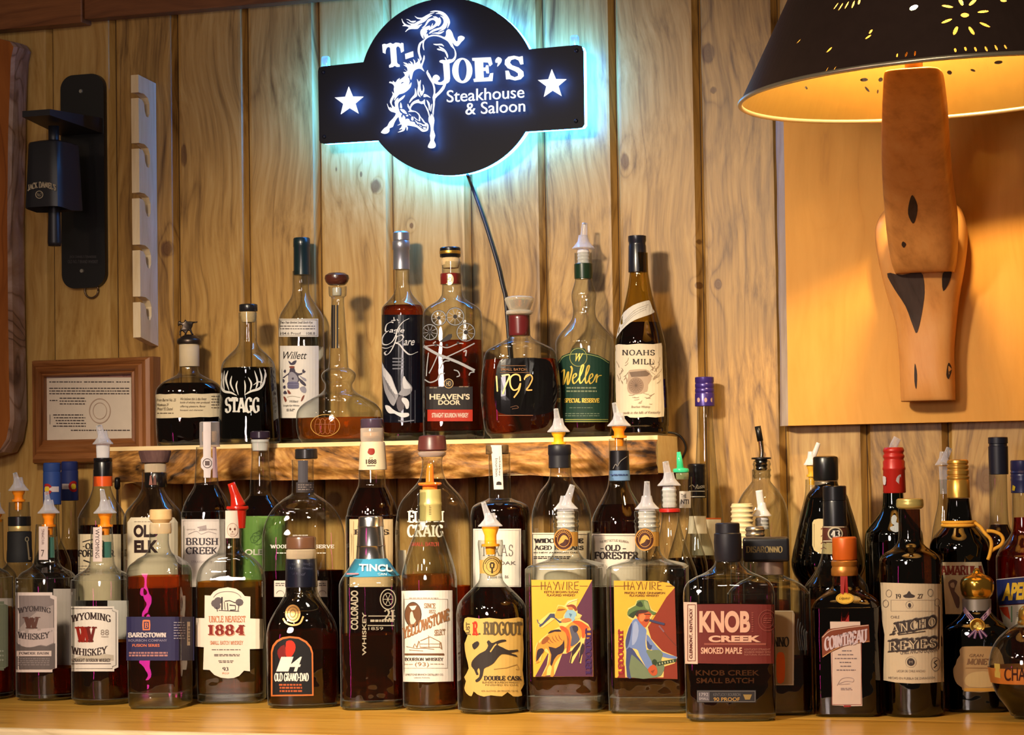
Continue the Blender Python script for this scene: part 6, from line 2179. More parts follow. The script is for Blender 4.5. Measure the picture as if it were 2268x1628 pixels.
pr.poly(dk, zp('F4', [(600, 1195), (620, 1165), (660, 1130), (700, 1110), (720, 1075), (710, 1050), (725, 1035), (745, 1055), (770, 1048), (800, 1035), (840, 1030), (850, 1042), (800, 1055), (790, 1070), (830, 1090), (870, 1108), (930, 1102), (935, 1115), (880, 1128), (920, 1140), (930, 1155), (870, 1140), (820, 1135), (790, 1160), (760, 1200), (720, 1225), (690, 1240), (680, 1290), (660, 1325), (635, 1338), (628, 1322), (655, 1300), (660, 1255), (650, 1235), (640, 1255), (650, 1280), (635, 1285), (620, 1250), (600, 1225)]), 2, 2)
pr.stroke((206, 172, 96), zp('F4', [(735, 1120), (765, 1075), (780, 1062)]), 3, 3)
pr.text(dk, 'DOUBLE CASK', *zb('F4', 688, 1292, 966, 1326), 'serif', tk=.24, th=.1, layer=2)
pr.text((100, 84, 56), 'BLENDED BOURBON WHISKEY', *zb('F4', 678, 1332, 950, 1346))
pr.text((100, 84, 56), 'FINISHED IN OAK', *zb('F4', 700, 1352, 940, 1364))
pr.text((110, 92, 60), '42% ALC/VOL (84 PROOF) 750 ML', *zb('F4', 670, 1396, 940, 1410))
pr.stroke((150, 120, 70), zp('F4', [(760, 1245), (850, 1235), (930, 1210), (945, 1245), (920, 1245)]), 1.4, 1)
pr.build('print', o)
pr = Pr(b.fn(), .0016, 6)
px, py = 1090, 1254
pr.rect((186, 152, 80), 1062, 1240, 1114, 1270)
pr.ell((206, 170, 90), px, py, 22, 23, 1)
pr.ring((64, 52, 34), px, py, 20, 21, 1.6, 2)
pr.ring((64, 52, 34), px, py, 12, 13, 1, 2)
pr.poly((64, 52, 34), [(px - 6, py - 5), (px - 3, py - 9), (px + 3, py - 9), (px + 6, py - 5), (px + 5, py + 3), (px + 2, py + 6), (px + 2, py + 16), (px - 2, py + 16), (px - 2, py + 6), (px - 5, py + 3)], 2)
pr.rect((206, 170, 90), px - 2, py - 5, px + 2, py + 2, 3)
for k in range(18):
    a = math.radians(200 + k * 8)
    pr.rect((84, 66, 42), px + 16 * math.cos(a) - 1, py + 17 * math.sin(a) - 1.4, px + 16 * math.cos(a) + .8, py + 17 * math.sin(a) + 1.4, 2)
o = pr.build('neck_label', b.obj)
o['label'] = 'round gold neck label'


# the two square picture bottles
def square(x, yb, phi, dx, label, tip, px_):
    b = Bottle('whiskey_bottle', label, x, [(yb, 88), (yb - 8, 91), (1400, 91.5), (1270, 91.5), (1258, 90), (1251, 84), (1246, 66), (1241, 48), (1234, 36), (1225, 30), (1215, 27.5), (1180, 27), (1168, 27.5)], yb=yb, n=12, br=1.0, phi=phi, group=FR_G)
    b.fill('gold', 1400, 36, wall=.0065)
    b.cap('mouth_rings', [(1131, 26), (1133, 28), (1140, 28.5), (1148, 27), (1150, 27), (1152, 28.8), (1157, 28.8), (1159, 27), (1162, 27), (1164, 28.6), (1168, 28.4), (1169, 27)], mat('thin_glass', CLEAR, .02, edge=.1, pow=2.0, refl=2.0), xs=px_)
    b.pourer(tip, 1128, 27, x=px_, tipr=6)
    b.cap('plug', ribs(1129, 1182, 19, 5, 1.6), M_WHP, xs=px_)
    pr = Pr(b.fn(), .0016, 6)
    pr.rect((176, 128, 56), px_ + 6, 1178, px_ + 27, 1210)
    pr.ell((196, 140, 66), px_ - 5, 1195, 22, 25, 1)
    pr.ell((70, 34, 24), px_ - 5, 1195, 19.5, 22, 2)
    pr.ring((196, 140, 66), px_ - 5, 1195, 13.5, 16, 1.2, 3)
    pr.poly((206, 156, 72), [(px_ - 16, 1205), (px_ - 13, 1193), (px_ - 6, 1185), (px_ + 2, 1188), (px_ + 6, 1196), (px_ - 1, 1194), (px_ - 5, 1200), (px_ - 10, 1203)], 4, 2)
    for k in range(12):
        a = math.radians(200 + k * 13)
        pr.rect((206, 156, 72), px_ - 5 + 16.5 * math.cos(a) - .8, 1195 + 19 * math.sin(a) - 1.3, px_ - 5 + 16.5 * math.cos(a) + .8, 1195 + 19 * math.sin(a) + 1.3, 4)
    o = pr.build('neck_label', b.obj)
    o['label'] = 'round bronze neck label'
    return b


def wire(pr, x0, x1, y):
    c = (120, 78, 34)
    pr.rect(c, x0, y + 5, x0 + 22, y + 6.2, 2)
    pr.rect(c, x1 - 18, y + 5, x1, y + 6.2, 2)
    xs = [x0 + 22 + k * 12.6 for k in range(8)]
    gl = {'H': [[(0, 0), (0, 18)], [(8, 0), (8, 18)], [(-2, 9), (12, 9)]], 'A': [[(0, 18), (5, 0), (10, 18)], [(2, 11), (9, 11)]], 'Y': [[(0, 0), (5, 9)], [(10, 0), (4, 18)]], 'W': [[(0, 0), (3, 18), (6, 5), (9, 18), (12, 0)]], 'I': [[(3, 0), (3, 18)]], 'R': [[(0, 18), (0, 0), (7, 2), (7, 8), (0, 9), (8, 18)]], 'E': [[(9, 0), (0, 1), (0, 17), (10, 18)], [(0, 9), (8, 8)]]}
    for ch, x in zip('HAYWIRE', (xs[0], xs[1], xs[2] + 1, xs[3], xs[4] + 3, xs[5] - 2, xs[6] - 2)):
        for st in gl[ch]:
            pr.stroke(c, [(x + p[0], y - 4 + p[1]) for p in st], 1.7, 2)


YL_ = (226, 172, 54)
b = square(1257, 1580, -8.6, 0, 'square clear bottle with yellow and purple bronco rider label', (1268, 1074), 1253)
o = b.label(YL_, zp('F5', [(84, 640), (505, 640), (514, 1311), (98, 1312)]), text='yellow and purple picture label')
pr = b.art()
PU = (86, 40, 66)
pr.poly(PU, zp('F5', [(505, 642), (512, 1310), (110, 1310), (215, 1120), (300, 1000), (400, 830), (440, 760)]))
wire(pr, *[zp('F5', [(x, 0)])[0][0] for x in (84, 475)], zp('F5', [(0, 665)])[0][1])
pr.text((110, 72, 34), 'KETTLE BROWN SUGAR', *zb('F5', 172, 716, 410, 732), bold=.02, layer=2)
pr.text((110, 72, 34), 'FLAVORED WHISKEY', *zb('F5', 192, 738, 390, 754), bold=.02, layer=2)
hb, hs_, hd, wh, og_ = (214, 142, 52), (140, 78, 36), (46, 30, 40), (236, 198, 110), (214, 84, 36)
for lay, c, q, sm in (
        (1, wh, [(62, 780), (60, 640), (80, 590), (130, 545), (185, 500), (240, 465), (290, 440), (245, 370), (130, 455), (95, 445), (90, 400), (190, 318), (245, 312), (270, 245), (330, 250), (360, 205), (450, 188), (440, 250), (450, 320), (490, 340), (470, 375), (545, 420), (575, 480), (560, 540), (515, 560), (480, 780), (460, 770), (470, 650), (400, 780), (375, 770), (400, 660), (345, 690), (310, 690), (240, 880), (120, 895), (170, 790), (185, 690), (140, 660), (110, 760)], 0),
        (2, hb, [(64, 770), (66, 680), (72, 630), (85, 600), (92, 570), (100, 595), (130, 560), (180, 515), (240, 490), (300, 470), (350, 440), (390, 405), (450, 390), (520, 420), (560, 455), (572, 500), (560, 545), (520, 555), (490, 530), (470, 560), (440, 600), (390, 640), (340, 640), (310, 690), (270, 740), (235, 800), (235, 890), (200, 895), (215, 820), (195, 790), (170, 840), (165, 890), (125, 893), (150, 850), (180, 780), (195, 690), (160, 640), (140, 680), (105, 700), (100, 765)], 2),
        (3, og_, [(400, 400), (440, 388), (490, 400), (530, 430), (555, 450), (530, 470), (510, 540), (490, 545), (485, 480), (450, 430)], 2),
        (3, hd, [(185, 625), (250, 640), (310, 600), (325, 560), (330, 640), (310, 685), (270, 700), (235, 745), (215, 800), (200, 780), (210, 700)], 2),
        (3, hd, [(78, 680), (92, 650), (125, 640), (145, 660), (120, 700), (85, 750), (72, 755)], 2), (3, hs_, [(130, 560), (175, 530), (190, 560), (150, 600), (120, 600)], 2),
        (3, hd, [(400, 660), (440, 610), (475, 580), (470, 620), (430, 680), (400, 720), (390, 775), (378, 765), (395, 700)], 2), (3, hd, [(475, 640), (500, 590), (510, 650), (485, 710), (470, 770), (460, 765), (468, 700)], 2),
        (3, hd, [(180, 510), (205, 480), (280, 468), (300, 490), (240, 490)], 2), (4, og_, [(285, 440), (320, 440), (365, 475), (385, 560), (380, 660), (345, 680), (355, 580), (340, 500), (300, 470)], 2),
        (4, hs_, [(352, 520), (372, 560), (362, 665), (350, 672), (358, 590)], 2), (5, (84, 84, 100), [(375, 450), (420, 430), (455, 450), (440, 490), (470, 560), (420, 610), (385, 620), (395, 540)], 2), (6, (52, 48, 66), [(400, 445), (440, 435), (455, 470), (425, 500)], 2),
        (5, (58, 66, 96), [(98, 430), (130, 410), (200, 325), (240, 325), (245, 360), (290, 395), (330, 380), (320, 400), (285, 410), (235, 365), (205, 362), (130, 430), (105, 448)], 0), (6, (222, 156, 48), [(245, 330), (275, 255), (340, 275), (350, 300), (320, 330), (310, 365), (250, 365)], 2), (6, hs_, [(262, 300), (280, 280), (345, 285), (300, 300)], 2),
        (7, (136, 176, 196), [(335, 330), (360, 290), (410, 295), (438, 320), (430, 370), (400, 400), (385, 370), (330, 365)], 2), (8, (84, 120, 150), [(370, 320), (400, 330), (385, 360)], 0), (7, (190, 124, 66), [(310, 375), (370, 365), (395, 385), (340, 405), (300, 400)], 2), (7, (222, 190, 110), [(430, 350), (480, 332), (470, 365), (425, 375)], 2),
        (8, (196, 124, 64), [(358, 262), (395, 255), (405, 285), (375, 292)], 2), (9, (132, 56, 38), [(345, 255), (395, 240), (430, 255), (442, 290), (425, 298), (400, 265), (365, 262)], 2)):
    pr.poly(c, zp('H1', q), lay, sm)
for k in range(5):
    pr.stroke(hs_, zp('H1', [(160 + k * 28, 545 - k * 9), (175 + k * 28, 580 - k * 8), (205 + k * 27, 600 - k * 7)]), 1.7, 5, taper=True, smooth=3)
pr.stroke((236, 222, 176), zp('H1', [(350, 250), (370, 220), (455, 193)]), 2.4, 8, taper=True, smooth=3)
pr.stroke((90, 90, 110), zp('H1', [(80, 378), (88, 405), (112, 425)]), 2, 6)
pr.text((56, 24, 84), 'LEDOUXIT', *zb('H1', 518, 458, 578, 880), 'serif', vert=1, tk=.3, th=.12, layer=8)
pr.build('print', o)

b = square(1437, 1582, -3.5, 0, 'square clear bottle with yellow and rust label of a singer in a green hat', (1433, 1066), 1433)
o = b.label(YL_, zp('F5', [(656, 645), (960, 648), (1040, 662), (1078, 690), (1098, 1328), (664, 1318)]), text='yellow and rust picture label, top corner peeling')
pr = b.art()
RU = (138, 50, 30)
pr.poly(RU, zp('F5', [(1078, 694), (1098, 1327), (680, 1318), (780, 1150), (880, 990), (960, 860), (1020, 760)]))
wire(pr, *[zp('F5', [(x, 0)])[0][0] for x in (660, 1072)], zp('F5', [(0, 665)])[0][1])
pr.text((110, 72, 34), 'PRICKLY PEAR CINNAMON', *zb('F5', 730, 722, 1010, 738), bold=.02, layer=2)
pr.text((110, 72, 34), 'FLAVORED WHISKEY', *zb('F5', 765, 742, 970, 756), bold=.02, layer=2)
hat, hatd, skin, sh_, shd, gu = (92, 116, 66), (46, 64, 40), (186, 84, 44), (110, 132, 186), (62, 72, 120), (110, 126, 96)
for lay, c, q, sm in (
        (1, (236, 200, 116), [(135, 330), (145, 270), (205, 240), (225, 195), (320, 195), (355, 280), (405, 305), (360, 345), (320, 440), (350, 540), (450, 650), (585, 705), (560, 760), (465, 790), (460, 885), (120, 885), (110, 560), (150, 430), (185, 380), (150, 355)], 0),
        (2, sh_, [(190, 375), (230, 365), (290, 440), (310, 470), (300, 560), (310, 640), (350, 740), (365, 790), (320, 810), (270, 700), (220, 635), (160, 630), (128, 650), (125, 560), (150, 450)], 2), (3, (150, 166, 206), [(195, 400), (225, 390), (240, 470), (220, 560), (180, 600), (185, 480)], 2), (3, shd, [(150, 450), (180, 400), (170, 500), (150, 590), (128, 630), (122, 560)], 2),
        (2, sh_, [(310, 500), (360, 560), (450, 660), (575, 700), (560, 720), (440, 700), (360, 640), (315, 620)], 2), (4, shd, [(315, 555), (340, 595), (360, 600), (345, 640), (315, 620)], 2), (3, shd, [(130, 640), (185, 630), (225, 690), (300, 790), (335, 850), (200, 880), (135, 880)], 2),
        (4, gu, [(170, 700), (190, 690), (235, 730), (310, 800), (330, 830), (310, 700), (310, 640), (350, 645), (420, 640), (455, 680), (440, 730), (470, 790), (450, 850), (400, 885), (170, 885)], 2), (5, hatd, [(358, 740), (380, 722), (402, 740), (395, 780), (365, 775)], 2), (5, hatd, [(400, 750), (575, 718), (575, 745), (410, 785)], 0),
        (6, sh_, [(230, 640), (290, 640), (330, 700), (365, 780), (320, 812), (280, 750)], 2), (7, skin, [(320, 812), (368, 770), (400, 800), (405, 850), (380, 870), (350, 862)], 2), (8, (140, 60, 36), [(345, 830), (385, 815), (365, 850)], 0),
        (6, skin, [(215, 310), (260, 290), (330, 300), (355, 320), (335, 350), (340, 375), (300, 440), (270, 420), (230, 370)], 2), (7, (214, 124, 72), [(250, 330), (290, 320), (300, 350), (270, 390), (245, 370)], 2), (7, (70, 44, 40), [(200, 305), (260, 285), (330, 292), (300, 310), (240, 318), (235, 345), (212, 335)], 2), (8, (96, 34, 28), [(285, 372), (330, 366), (322, 385), (300, 390)], 2),
        (8, hat, [(138, 330), (150, 280), (212, 245), (225, 205), (265, 195), (320, 205), (345, 285), (395, 308), (365, 330), (320, 290), (250, 285), (200, 310), (170, 345)], 2), (9, hatd, [(215, 240), (255, 205), (280, 250), (250, 258)], 2), (9, hatd, [(150, 335), (190, 300), (240, 285), (210, 320), (190, 355)], 2), (9, (130, 150, 100), [(285, 205), (318, 215), (335, 280), (300, 270)], 2)):
    pr.poly(c, zp('H2', q), lay, sm)
for k in range(6):
    pr.stroke((176, 180, 140), zp('H2', [(425 + k * 24, 755 - k * 5), (428 + k * 24, 772 - k * 5)]), 2.4, 6)
pr.stroke((70, 30, 26), zp('H2', [(288, 322), (345, 325)]), 1.8, 8)
pr.stroke((60, 62, 96), zp('H2', [(335, 375), (400, 395), (470, 412)]), 5, 9)
pr.stroke((130, 96, 110), zp('H2', [(420, 425), (465, 480)]), 3, 7)
pr.stroke((96, 50, 40), zp('H2', [(470, 490), (500, 525), (540, 570), (580, 610)]), 1.2, 7)
pr.text((150, 36, 50), 'LEDOUXIT', *zb('H2', 55, 455, 105, 860), 'serif', vert=1, tk=.3, th=.12, layer=3)
pr.build('print', o)

# maroon label flask
b = Bottle('whiskey_bottle', 'broad flask with black wax cap and maroon label, right of the square pair', 1616, [(1600, 94), (1590, 99), (1450, 101), (1340, 101.5), (1315, 101), (1300, 98), (1288, 90), (1278, 74), (1270, 56), (1262, 43), (1254, 34), (1246, 29), (1235, 27)], yb=1600, n=4.5, br=.5, group=FR_G)
b.fill('dark', 1338, 18)
b.cap('wax_cap', [(1158, 24), (1160, 27), (1180, 27.2), (1182, 30), (1200, 31), (1235, 30), (1243, 28), (1245, 24)], mat('wax', (24, 22, 30), .42, spec=.4, var=.05, scale=40, bump=.2), xs=1611, label='black wax cap')
MR = (112, 40, 36)
o = b.label(MR, zp('F6', [(172, 662), (450, 660), (750, 664), (748, 1100), (450, 1103), (180, 1098)]), text='maroon paper label')
pr = b.art()
pk = (226, 176, 150)
pr.text(pk, 'KNOB', *zb('F6', 196, 710, 572, 872), bold=.045, layer=2)
pr.text(pk, 'CREEK', *zb('F6', 265, 892, 652, 942), bold=.05, layer=2)
pr.rect((150, 80, 66), *zb('F6', 232, 948, 690, 964), 1)
pr.text(pk, 'SMOKED MAPLE', *zb('F6', 208, 980, 512, 1028), bold=.03, layer=2)
pr.text((176, 116, 100), 'KENTUCKY STRAIGHT', *zb('F6', 530, 988, 720, 1002))
pr.text((176, 116, 100), 'BOURBON WHISKEY WITH', *zb('F6', 530, 1008, 720, 1022))
pr.text((176, 116, 100), 'NATURAL FLAVORS', *zb('F6', 530, 1028, 720, 1040))
px, py = zp('F6', [(700, 782)])[0]
pr.ring((146, 76, 66), px, py, 20, 23, 1.4, 1)
pr.ring((146, 76, 66), px, py, 13, 16, 1, 1)
pr.fake((146, 76, 66), px - 9, py - 6, px + 9, py + 8, 3, h=2)
for k in range(9):
    pr.rect((140, 66, 56), *zb('F6', 582, 720 + k * 17, 596, 730 + k * 17), 1)
pr.build('print', o)
o = b.label((222, 190, 172), zp('F6', [(78, 645), (178, 648), (185, 1103), (92, 1100)]), name='side_label', text='pale side label', lift=.0010)
pr = b.art(.0014)
pr.frame((110, 50, 44), *zb('F6', 108, 662, 168, 1080), 1.1)
pr.text((96, 44, 40), 'CLERMONT, KENTUCKY', *zb('F6', 122, 690, 148, 1062), vert=1, bold=.02)
pr.build('print', o)
pr = Pr(b.fn(), .0012, 8)
em2 = mat('clear_plastic', (120, 76, 50), op=.25)
pr.text(em2, 'KNOB CREEK', *zb('F6', 170, 1148, 640, 1188), bold=.02)
pr.text(em2, 'SMALL BATCH', *zb('F6', 175, 1205, 600, 1245), bold=.02)
o = pr.build('embossing', b.obj)
o = b.rect((44, 42, 46), 178, 1296, 615, 1388, r='F6', name='strip_label', text='narrow black strip label')
pr = b.art()
pr.frame((120, 116, 116), *zb('F6', 182, 1302, 610, 1382), 1.2)
pr.rect((96, 92, 100), *zb('F6', 190, 1310, 272, 1376), 1)
pr.text((176, 170, 176), '1792', *zb('F6', 196, 1316, 262, 1340))
pr.text((176, 170, 176), 'SMALL', *zb('F6', 194, 1350, 266, 1368))
pr.text((110, 108, 112), 'KENTUCKY BOURBON', *zb('F6', 300, 1318, 500, 1340))
pr.text((206, 160, 80), '90 PROOF', *zb('F6', 302, 1350, 495, 1376))
pr.poly((150, 124, 70), zp('F6', [(520, 1328), (585, 1328), (570, 1366), (535, 1366)]), 1)
pr.build('print', o)

# orange cap square liqueur
b = Bottle('liqueur_bottle', 'square amber liqueur bottle with orange cap, red neck ribbon and white strip label', 1876, [(1590, 74), (1580, 78), (1500, 78), (1360, 78), (1342, 76), (1330, 69), (1320, 57), (1310, 42), (1302, 33), (1294, 29), (1275, 28.5)], yb=1590, n=5, br=.95, phi=-4, glass=dict(kind='thin_glass', col=(166, 104, 40), rough=.02, edge=.2, pow=3.0), group=FR_G)
b.fill('dark', 1312, 10)
b.cap('ring_band', [(1241, 27), (1243, 29), (1252, 29.2), (1254, 27.6), (1257, 28), (1260, 29.6), (1273, 29.8), (1275, 28.5)], gloss((176, 112, 44), .35, .5), xs=1870, label='copper neck ring')
b.cap('screw_cap', [(1189, 24), (1191, 26.6), (1193, 27.2), (1238, 27.4), (1240, 26)], gloss((206, 96, 28), .36, .25), xs=1870, label='orange screw cap')
o = b.label((150, 26, 22), zp('F7', [(295, 350), (352, 350), (366, 716), (300, 716)]), name='ribbon', text='red ribbon down the neck')
pr = Pr(b.fn(), .0016, 8)
px, py = zp('F7', [(332, 528)])[0]
pr.ell((222, 178, 66), px, py, 20, 12.5)
pr.ring((150, 90, 30), px, py, 18, 11, .9, 1)
pr.text((100, 60, 20), 'Liqueur', px - 12, py - 4, px + 12, py + 4, skew=.3)
pr.build('seal', b.obj)
o = b.label((216, 190, 176), zp('F7', [(212, 715), (455, 715), (472, 1394), (378, 1396), (366, 1404), (326, 1404), (318, 1392), (230, 1388)]), text='white strip label')
pr = b.art()
pr.frame((150, 70, 60), *zb('F7', 226, 880, 466, 1384), .9)
for k, (a, c) in enumerate(((308, 385), (275, 398), (250, 430), (288, 385), (295, 385), (265, 418))):
    pr.fake((120, 104, 110), *zb('F7', a, 946 + k * 31, c, 954 + k * 31), 1, h=2)
pr.stroke((170, 150, 150), zp('F7', [(268, 1230), (300, 1180), (350, 1165), (400, 1175), (395, 1200), (340, 1195), (280, 1220), (370, 1215)]), 1.1, 1, smooth=4)
pr.fake((150, 130, 134), *zb('F7', 298, 1248, 390, 1270), 2, h=1.6)
pr.rect((150, 30, 24), *zb('F7', 322, 1388, 380, 1402), 1)
pr.build('print', o)
o = b.label((124, 56, 30), zp('F7', [(145, 838), (200, 775), (280, 765), (400, 748), (525, 738), (532, 880), (420, 890), (320, 915), (230, 955), (150, 1005)]), name='banner', text='rust slanting banner', lift=.0012)
pr = b.art(.0016)
pr.stroke((206, 170, 150), zp('F7', [(150, 842), (210, 790), (300, 772), (420, 755), (522, 744)]), 2.0, 1, smooth=3)
pr.stroke((196, 140, 90), zp('F7', [(155, 998), (235, 945), (325, 905), (425, 882), (528, 872)]), 1.8, 1, smooth=3)
pr.text((206, 184, 190), 'COINTREAU', *zb('F7', 165, 800, 512, 918), 'serif', slope=-.22, tk=.3, th=.12, serif=.06, gap=.03, layer=2)
pr.build('print', o)

# tall amber bottle, cream engraved label
b = Bottle('liqueur_bottle', 'tall brown bottle with busy cream engraved label and cream tax strip over the cap', 2019, [(1591, 65), (1582, 68), (1500, 69), (1300, 69), (1248, 69), (1234, 66), (1224, 56), (1216, 43), (1208, 33), (1198, 27), (1180, 25), (1128, 24)], yb=1591, glass=dict(kind='thin_glass', col=(150, 112, 66), rough=.02, edge=.2, pow=3.0), group=FR_G)
b.fill('deep', 1320, 10)
b.cap('screw_cap', [(1104, 26), (1106, 29.5), (1110, 30.4), (1112, 30), (1114, 30.6), (1121, 30.6), (1124, 29), (1127, 25)], gloss((206, 186, 110), .3, .5), xs=2015, label='pale gold cap')
for dx in (-31, 27):
    b.rect((206, 200, 170), 2015 + dx, 1120, 2015 + dx + 6, 1192, name='tax_strip', step=2, lift=.004)
o = b.label((222, 202, 170), zp('F7', [(618, 400), (860, 408), (1110, 412), (1136, 1198), (1000, 1210), (870, 1214), (740, 1205), (640, 1186), (650, 820), (630, 700)]), text='cream engraved label')
pr = b.art()
dk, gy, lt = (66, 56, 54), (130, 118, 108), (176, 160, 140)
pr.text(dk, '19', *zb('F7', 740, 492, 782, 530), 'serif')
pr.text(dk, '27', *zb('F7', 912, 492, 962, 530), 'serif')
pr.poly(dk, zp('F7', [(800, 505), (830, 492), (848, 468), (866, 492), (895, 505), (880, 522), (815, 522)]), 1, 2)
pr.ring(lt, *zp('F7', [(850, 580)])[0], 8, 8, 1.2)
pr.ell(dk, *zp('F7', [(852, 584)])[0], 3.4, 5, 1)
pr.frame(lt, *zb('F7', 700, 540, 1055, 632), .9)
for x, y in ((685, 488), (1020, 482), (660, 570), (1075, 560)):
    pr.ring(gy, *zp('F7', [(x, y)])[0], 6, 8, 1.2)
pr.text(gy, 'CHILE', *zb('F7', 700, 668, 770, 690))
for lay, c, d in ((1, gy, 5), (2, dk, 0)):
    pr.text(c, 'ANCHO', *zb('F7', 690 + d, 690 - d, 1072 + d, 800 - d), 'serif', slope=-.18, tk=.3, th=.1, serif=.09, gap=.03, layer=lay)
    pr.text(c, 'REYES', *zb('F7', 676 + d, 842 - d, 1080 + d, 955 - d), 'serif', slope=-.08, tk=.3, th=.1, serif=.09, gap=.03, layer=lay)
pr.text((222, 202, 170), 'ANCHO', *zb('F7', 700, 712, 1060, 780), 'serif', slope=-.18, tk=.10, th=.04, serif=.03, gap=.22, layer=3)
pr.text((222, 202, 170), 'REYES', *zb('F7', 690, 864, 1065, 936), 'serif', slope=-.08, tk=.10, th=.04, serif=.03, gap=.22, layer=3)
pr.stroke(dk, zp('F7', [(760, 822), (980, 792)]), 2, 2)
pr.text(gy, 'CHILE ANCHO LIQUEUR', *zb('F7', 775, 930, 1080, 975), slope=-.08, bold=.02)
pr.ring(lt, *zp('F7', [(862, 1040)])[0], 12, 12, 1)
pr.ell(dk, *zp('F7', [(862, 1040)])[0], 8.5, 8.5, 1)
pr.text(lt, 'M', *zb('F7', 850, 1030, 876, 1052), layer=2)
pr.ring(gy, *zp('F7', [(1062, 1058)])[0], 10, 15, 1.2)
pr.stroke(dk, zp('F7', [(1075, 1025), (1050, 1045), (1070, 1065), (1048, 1088)]), 2.4, 1, smooth=4)
pr.text(gy, 'LICOR DE CHILE ANCHO', *zb('F7', 750, 1104, 978, 1122))
pr.text(gy, 'HECHO EN PUEBLA DE ZARAGOZA', *zb('F7', 680, 1156, 1058, 1174), arc=-2)
pr.build('print', o)

# black squat bottle with medal
b = Bottle('liqueur_bottle', 'black squat liqueur bottle with gold bulb stopper, purple ribbon and medal', 2166, [(1580, 70), (1570, 76), (1535, 75), (1500, 76), (1430, 75), (1402, 74), (1388, 69), (1378, 55), (1368, 43), (1358, 35), (1350, 31), (1328, 31)], yb=1580, n=2.4, br=.7, glass=dict(kind='thin_glass', col=(120, 116, 118), rough=.02, edge=.3, pow=3.0), group=FR_G)
b.fill('ink', 1385, 8)
b.cap('neck_band', [(1326, 31), (1327, 32.4), (1351, 32.4), (1352, 31.4)], gloss((150, 140, 130), .4, .5), xs=2163, label='silver neck band')
b.cap('stopper', [(1258, 2), (1261, 7), (1267, 9), (1272, 17), (1278, 30), (1284, 36), (1292, 38), (1305, 37.4), (1316, 35), (1323, 30), (1326, 26)], gloss((206, 160, 64), .16, .9), xs=2163, label='gold bulb stopper')
pr = Pr(b.fn(), .0030, 5)
pu, pl = (86, 44, 96), (196, 160, 176)
for x0, x1 in ((308, 395), (545, 450)):
    sgn = 1 if x0 < 400 else -1
    for k, (c, w) in enumerate(((pl, 9.5), (pu, 7), (pl, 1.4))):
        pr.stroke(c, zp('F8', [(x0, 605), (x1, 712)]), w, k)
for x0, y0, x1, y1 in ((410, 780, 350, 838), (415, 785, 400, 850), (435, 785, 460, 852), (448, 780, 500, 835)):
    pr.stroke(pu, zp('F8', [(x0, y0), (x1, y1)]), 6, 0)
    pr.stroke(pl, zp('F8', [(x0, y0), (x1, y1)]), 1.6, 1)
o = pr.build('ribbon', b.obj)
o['label'] = 'purple and lilac medal ribbon'
px, py = zp('F8', [(425, 745)])[0]
p0 = b.fn()(px, py, .0045)
bm = bmesh.new()
kk = b.half(px, py, 1)
for rr, dy in ((17.5, 0), (17, -.0018), (14.5, -.0018), (14, -.0008)):
    pass
vs, fs = [], []
seq = [(17.5, .002), (17.5, -.0012), (14.4, -.0016), (13.8, -.0004), (.5, -.0004)]
for rr, dy in seq:
    for k in range(28):
        a = 2 * math.pi * k / 28
        vs.append((p0.x + kk * rr * math.cos(a), p0.y + dy, p0.z + kk * rr * .93 * math.sin(a)))
for i in range(len(seq) - 1):
    for k in range(28):
        fs.append((i * 28 + k, i * 28 + (k + 1) % 28, (i + 1) * 28 + (k + 1) % 28, (i + 1) * 28 + k))
md_ = link('medal', vs, fs, GOLD, b.obj, True)
md_['label'] = 'round gold medal with a clover'
bm.free()
pr = Pr(lambda x, y, l: Vector(((x - px) * kk + p0.x, p0.y - .0008 - l, p0.z - (y - py) * kk)), 0)
for dx, dy in ((-5, 2), (5, 2), (0, -4)):
    pr.ell((236, 206, 110), px + dx, py + dy, 4, 3.6)
pr.build('clover', md_)
o = b.label((186, 146, 96), zp('F8', [(295, 925), (330, 915), (540, 915), (600, 940), (640, 1050), (625, 1180), (570, 1275), (330, 1278), (300, 1245), (260, 1215), (235, 1160), (230, 1095), (250, 1060), (260, 1020), (285, 985), (280, 950)]), smooth=2, text='tan torn-edge label')
pr = b.art()
pr.text((130, 92, 60), 'GRAN', *zb('F8', 360, 975, 470, 1000), skew=.3)
pr.text((130, 92, 60), 'MONET', *zb('F8', 340, 1012, 540, 1062), 'serif', skew=.2)
pr.rect((150, 104, 60), *zb('F8', 330, 1085, 540, 1090), 1)
pr.poly((206, 172, 116), zp('F8', [(320, 1190), (350, 1140), (420, 1118), (520, 1120), (560, 1180), (540, 1240), (360, 1240)]), 1, 2)
pr.rect((206, 150, 60), *zb('F8', 318, 1250, 580, 1276), 1)
pr.build('print', o)

# globe bottle at the right edge
b = Bottle('liqueur_bottle', 'globe-shaped liqueur bottle with orange-gold belt, cut by the right photo edge', 2276, [(1601, 34), (1596, 38), (1586, 40), (1574, 44), (1560, 54), (1540, 69), (1515, 80), (1485, 86), (1465, 86), (1440, 80), (1415, 66), (1396, 46), (1386, 30), (1380, 20), (1366, 18)], yb=1601, group=FR_G)
b.fill((120, 60, 34), 1512, 8)
bt = gloss((206, 130, 60), .3, .4)
zt_, zb2 = b.pix(2276, 1476)[2], b.pix(2276, 1510)[2]
rr = [(z, b.raw(z) + .0012) for z in [zb2 + (zt_ - zb2) * k / 6 for k in range(7)]]
o = b.revolve('belt', rr, bt, capb=False, capt=False)
o['label'] = 'orange and gold belt'
pr = Pr(b.fn(), .0020, 7)
pr.poly((214, 186, 90), zp('F8', [(560, 1050), (605, 1055), (610, 1170), (565, 1160)]))
pr.text((70, 30, 20), 'CHAMBORD', 2224, 1478, 2350, 1508, bold=.01)
pr.build('print', o)
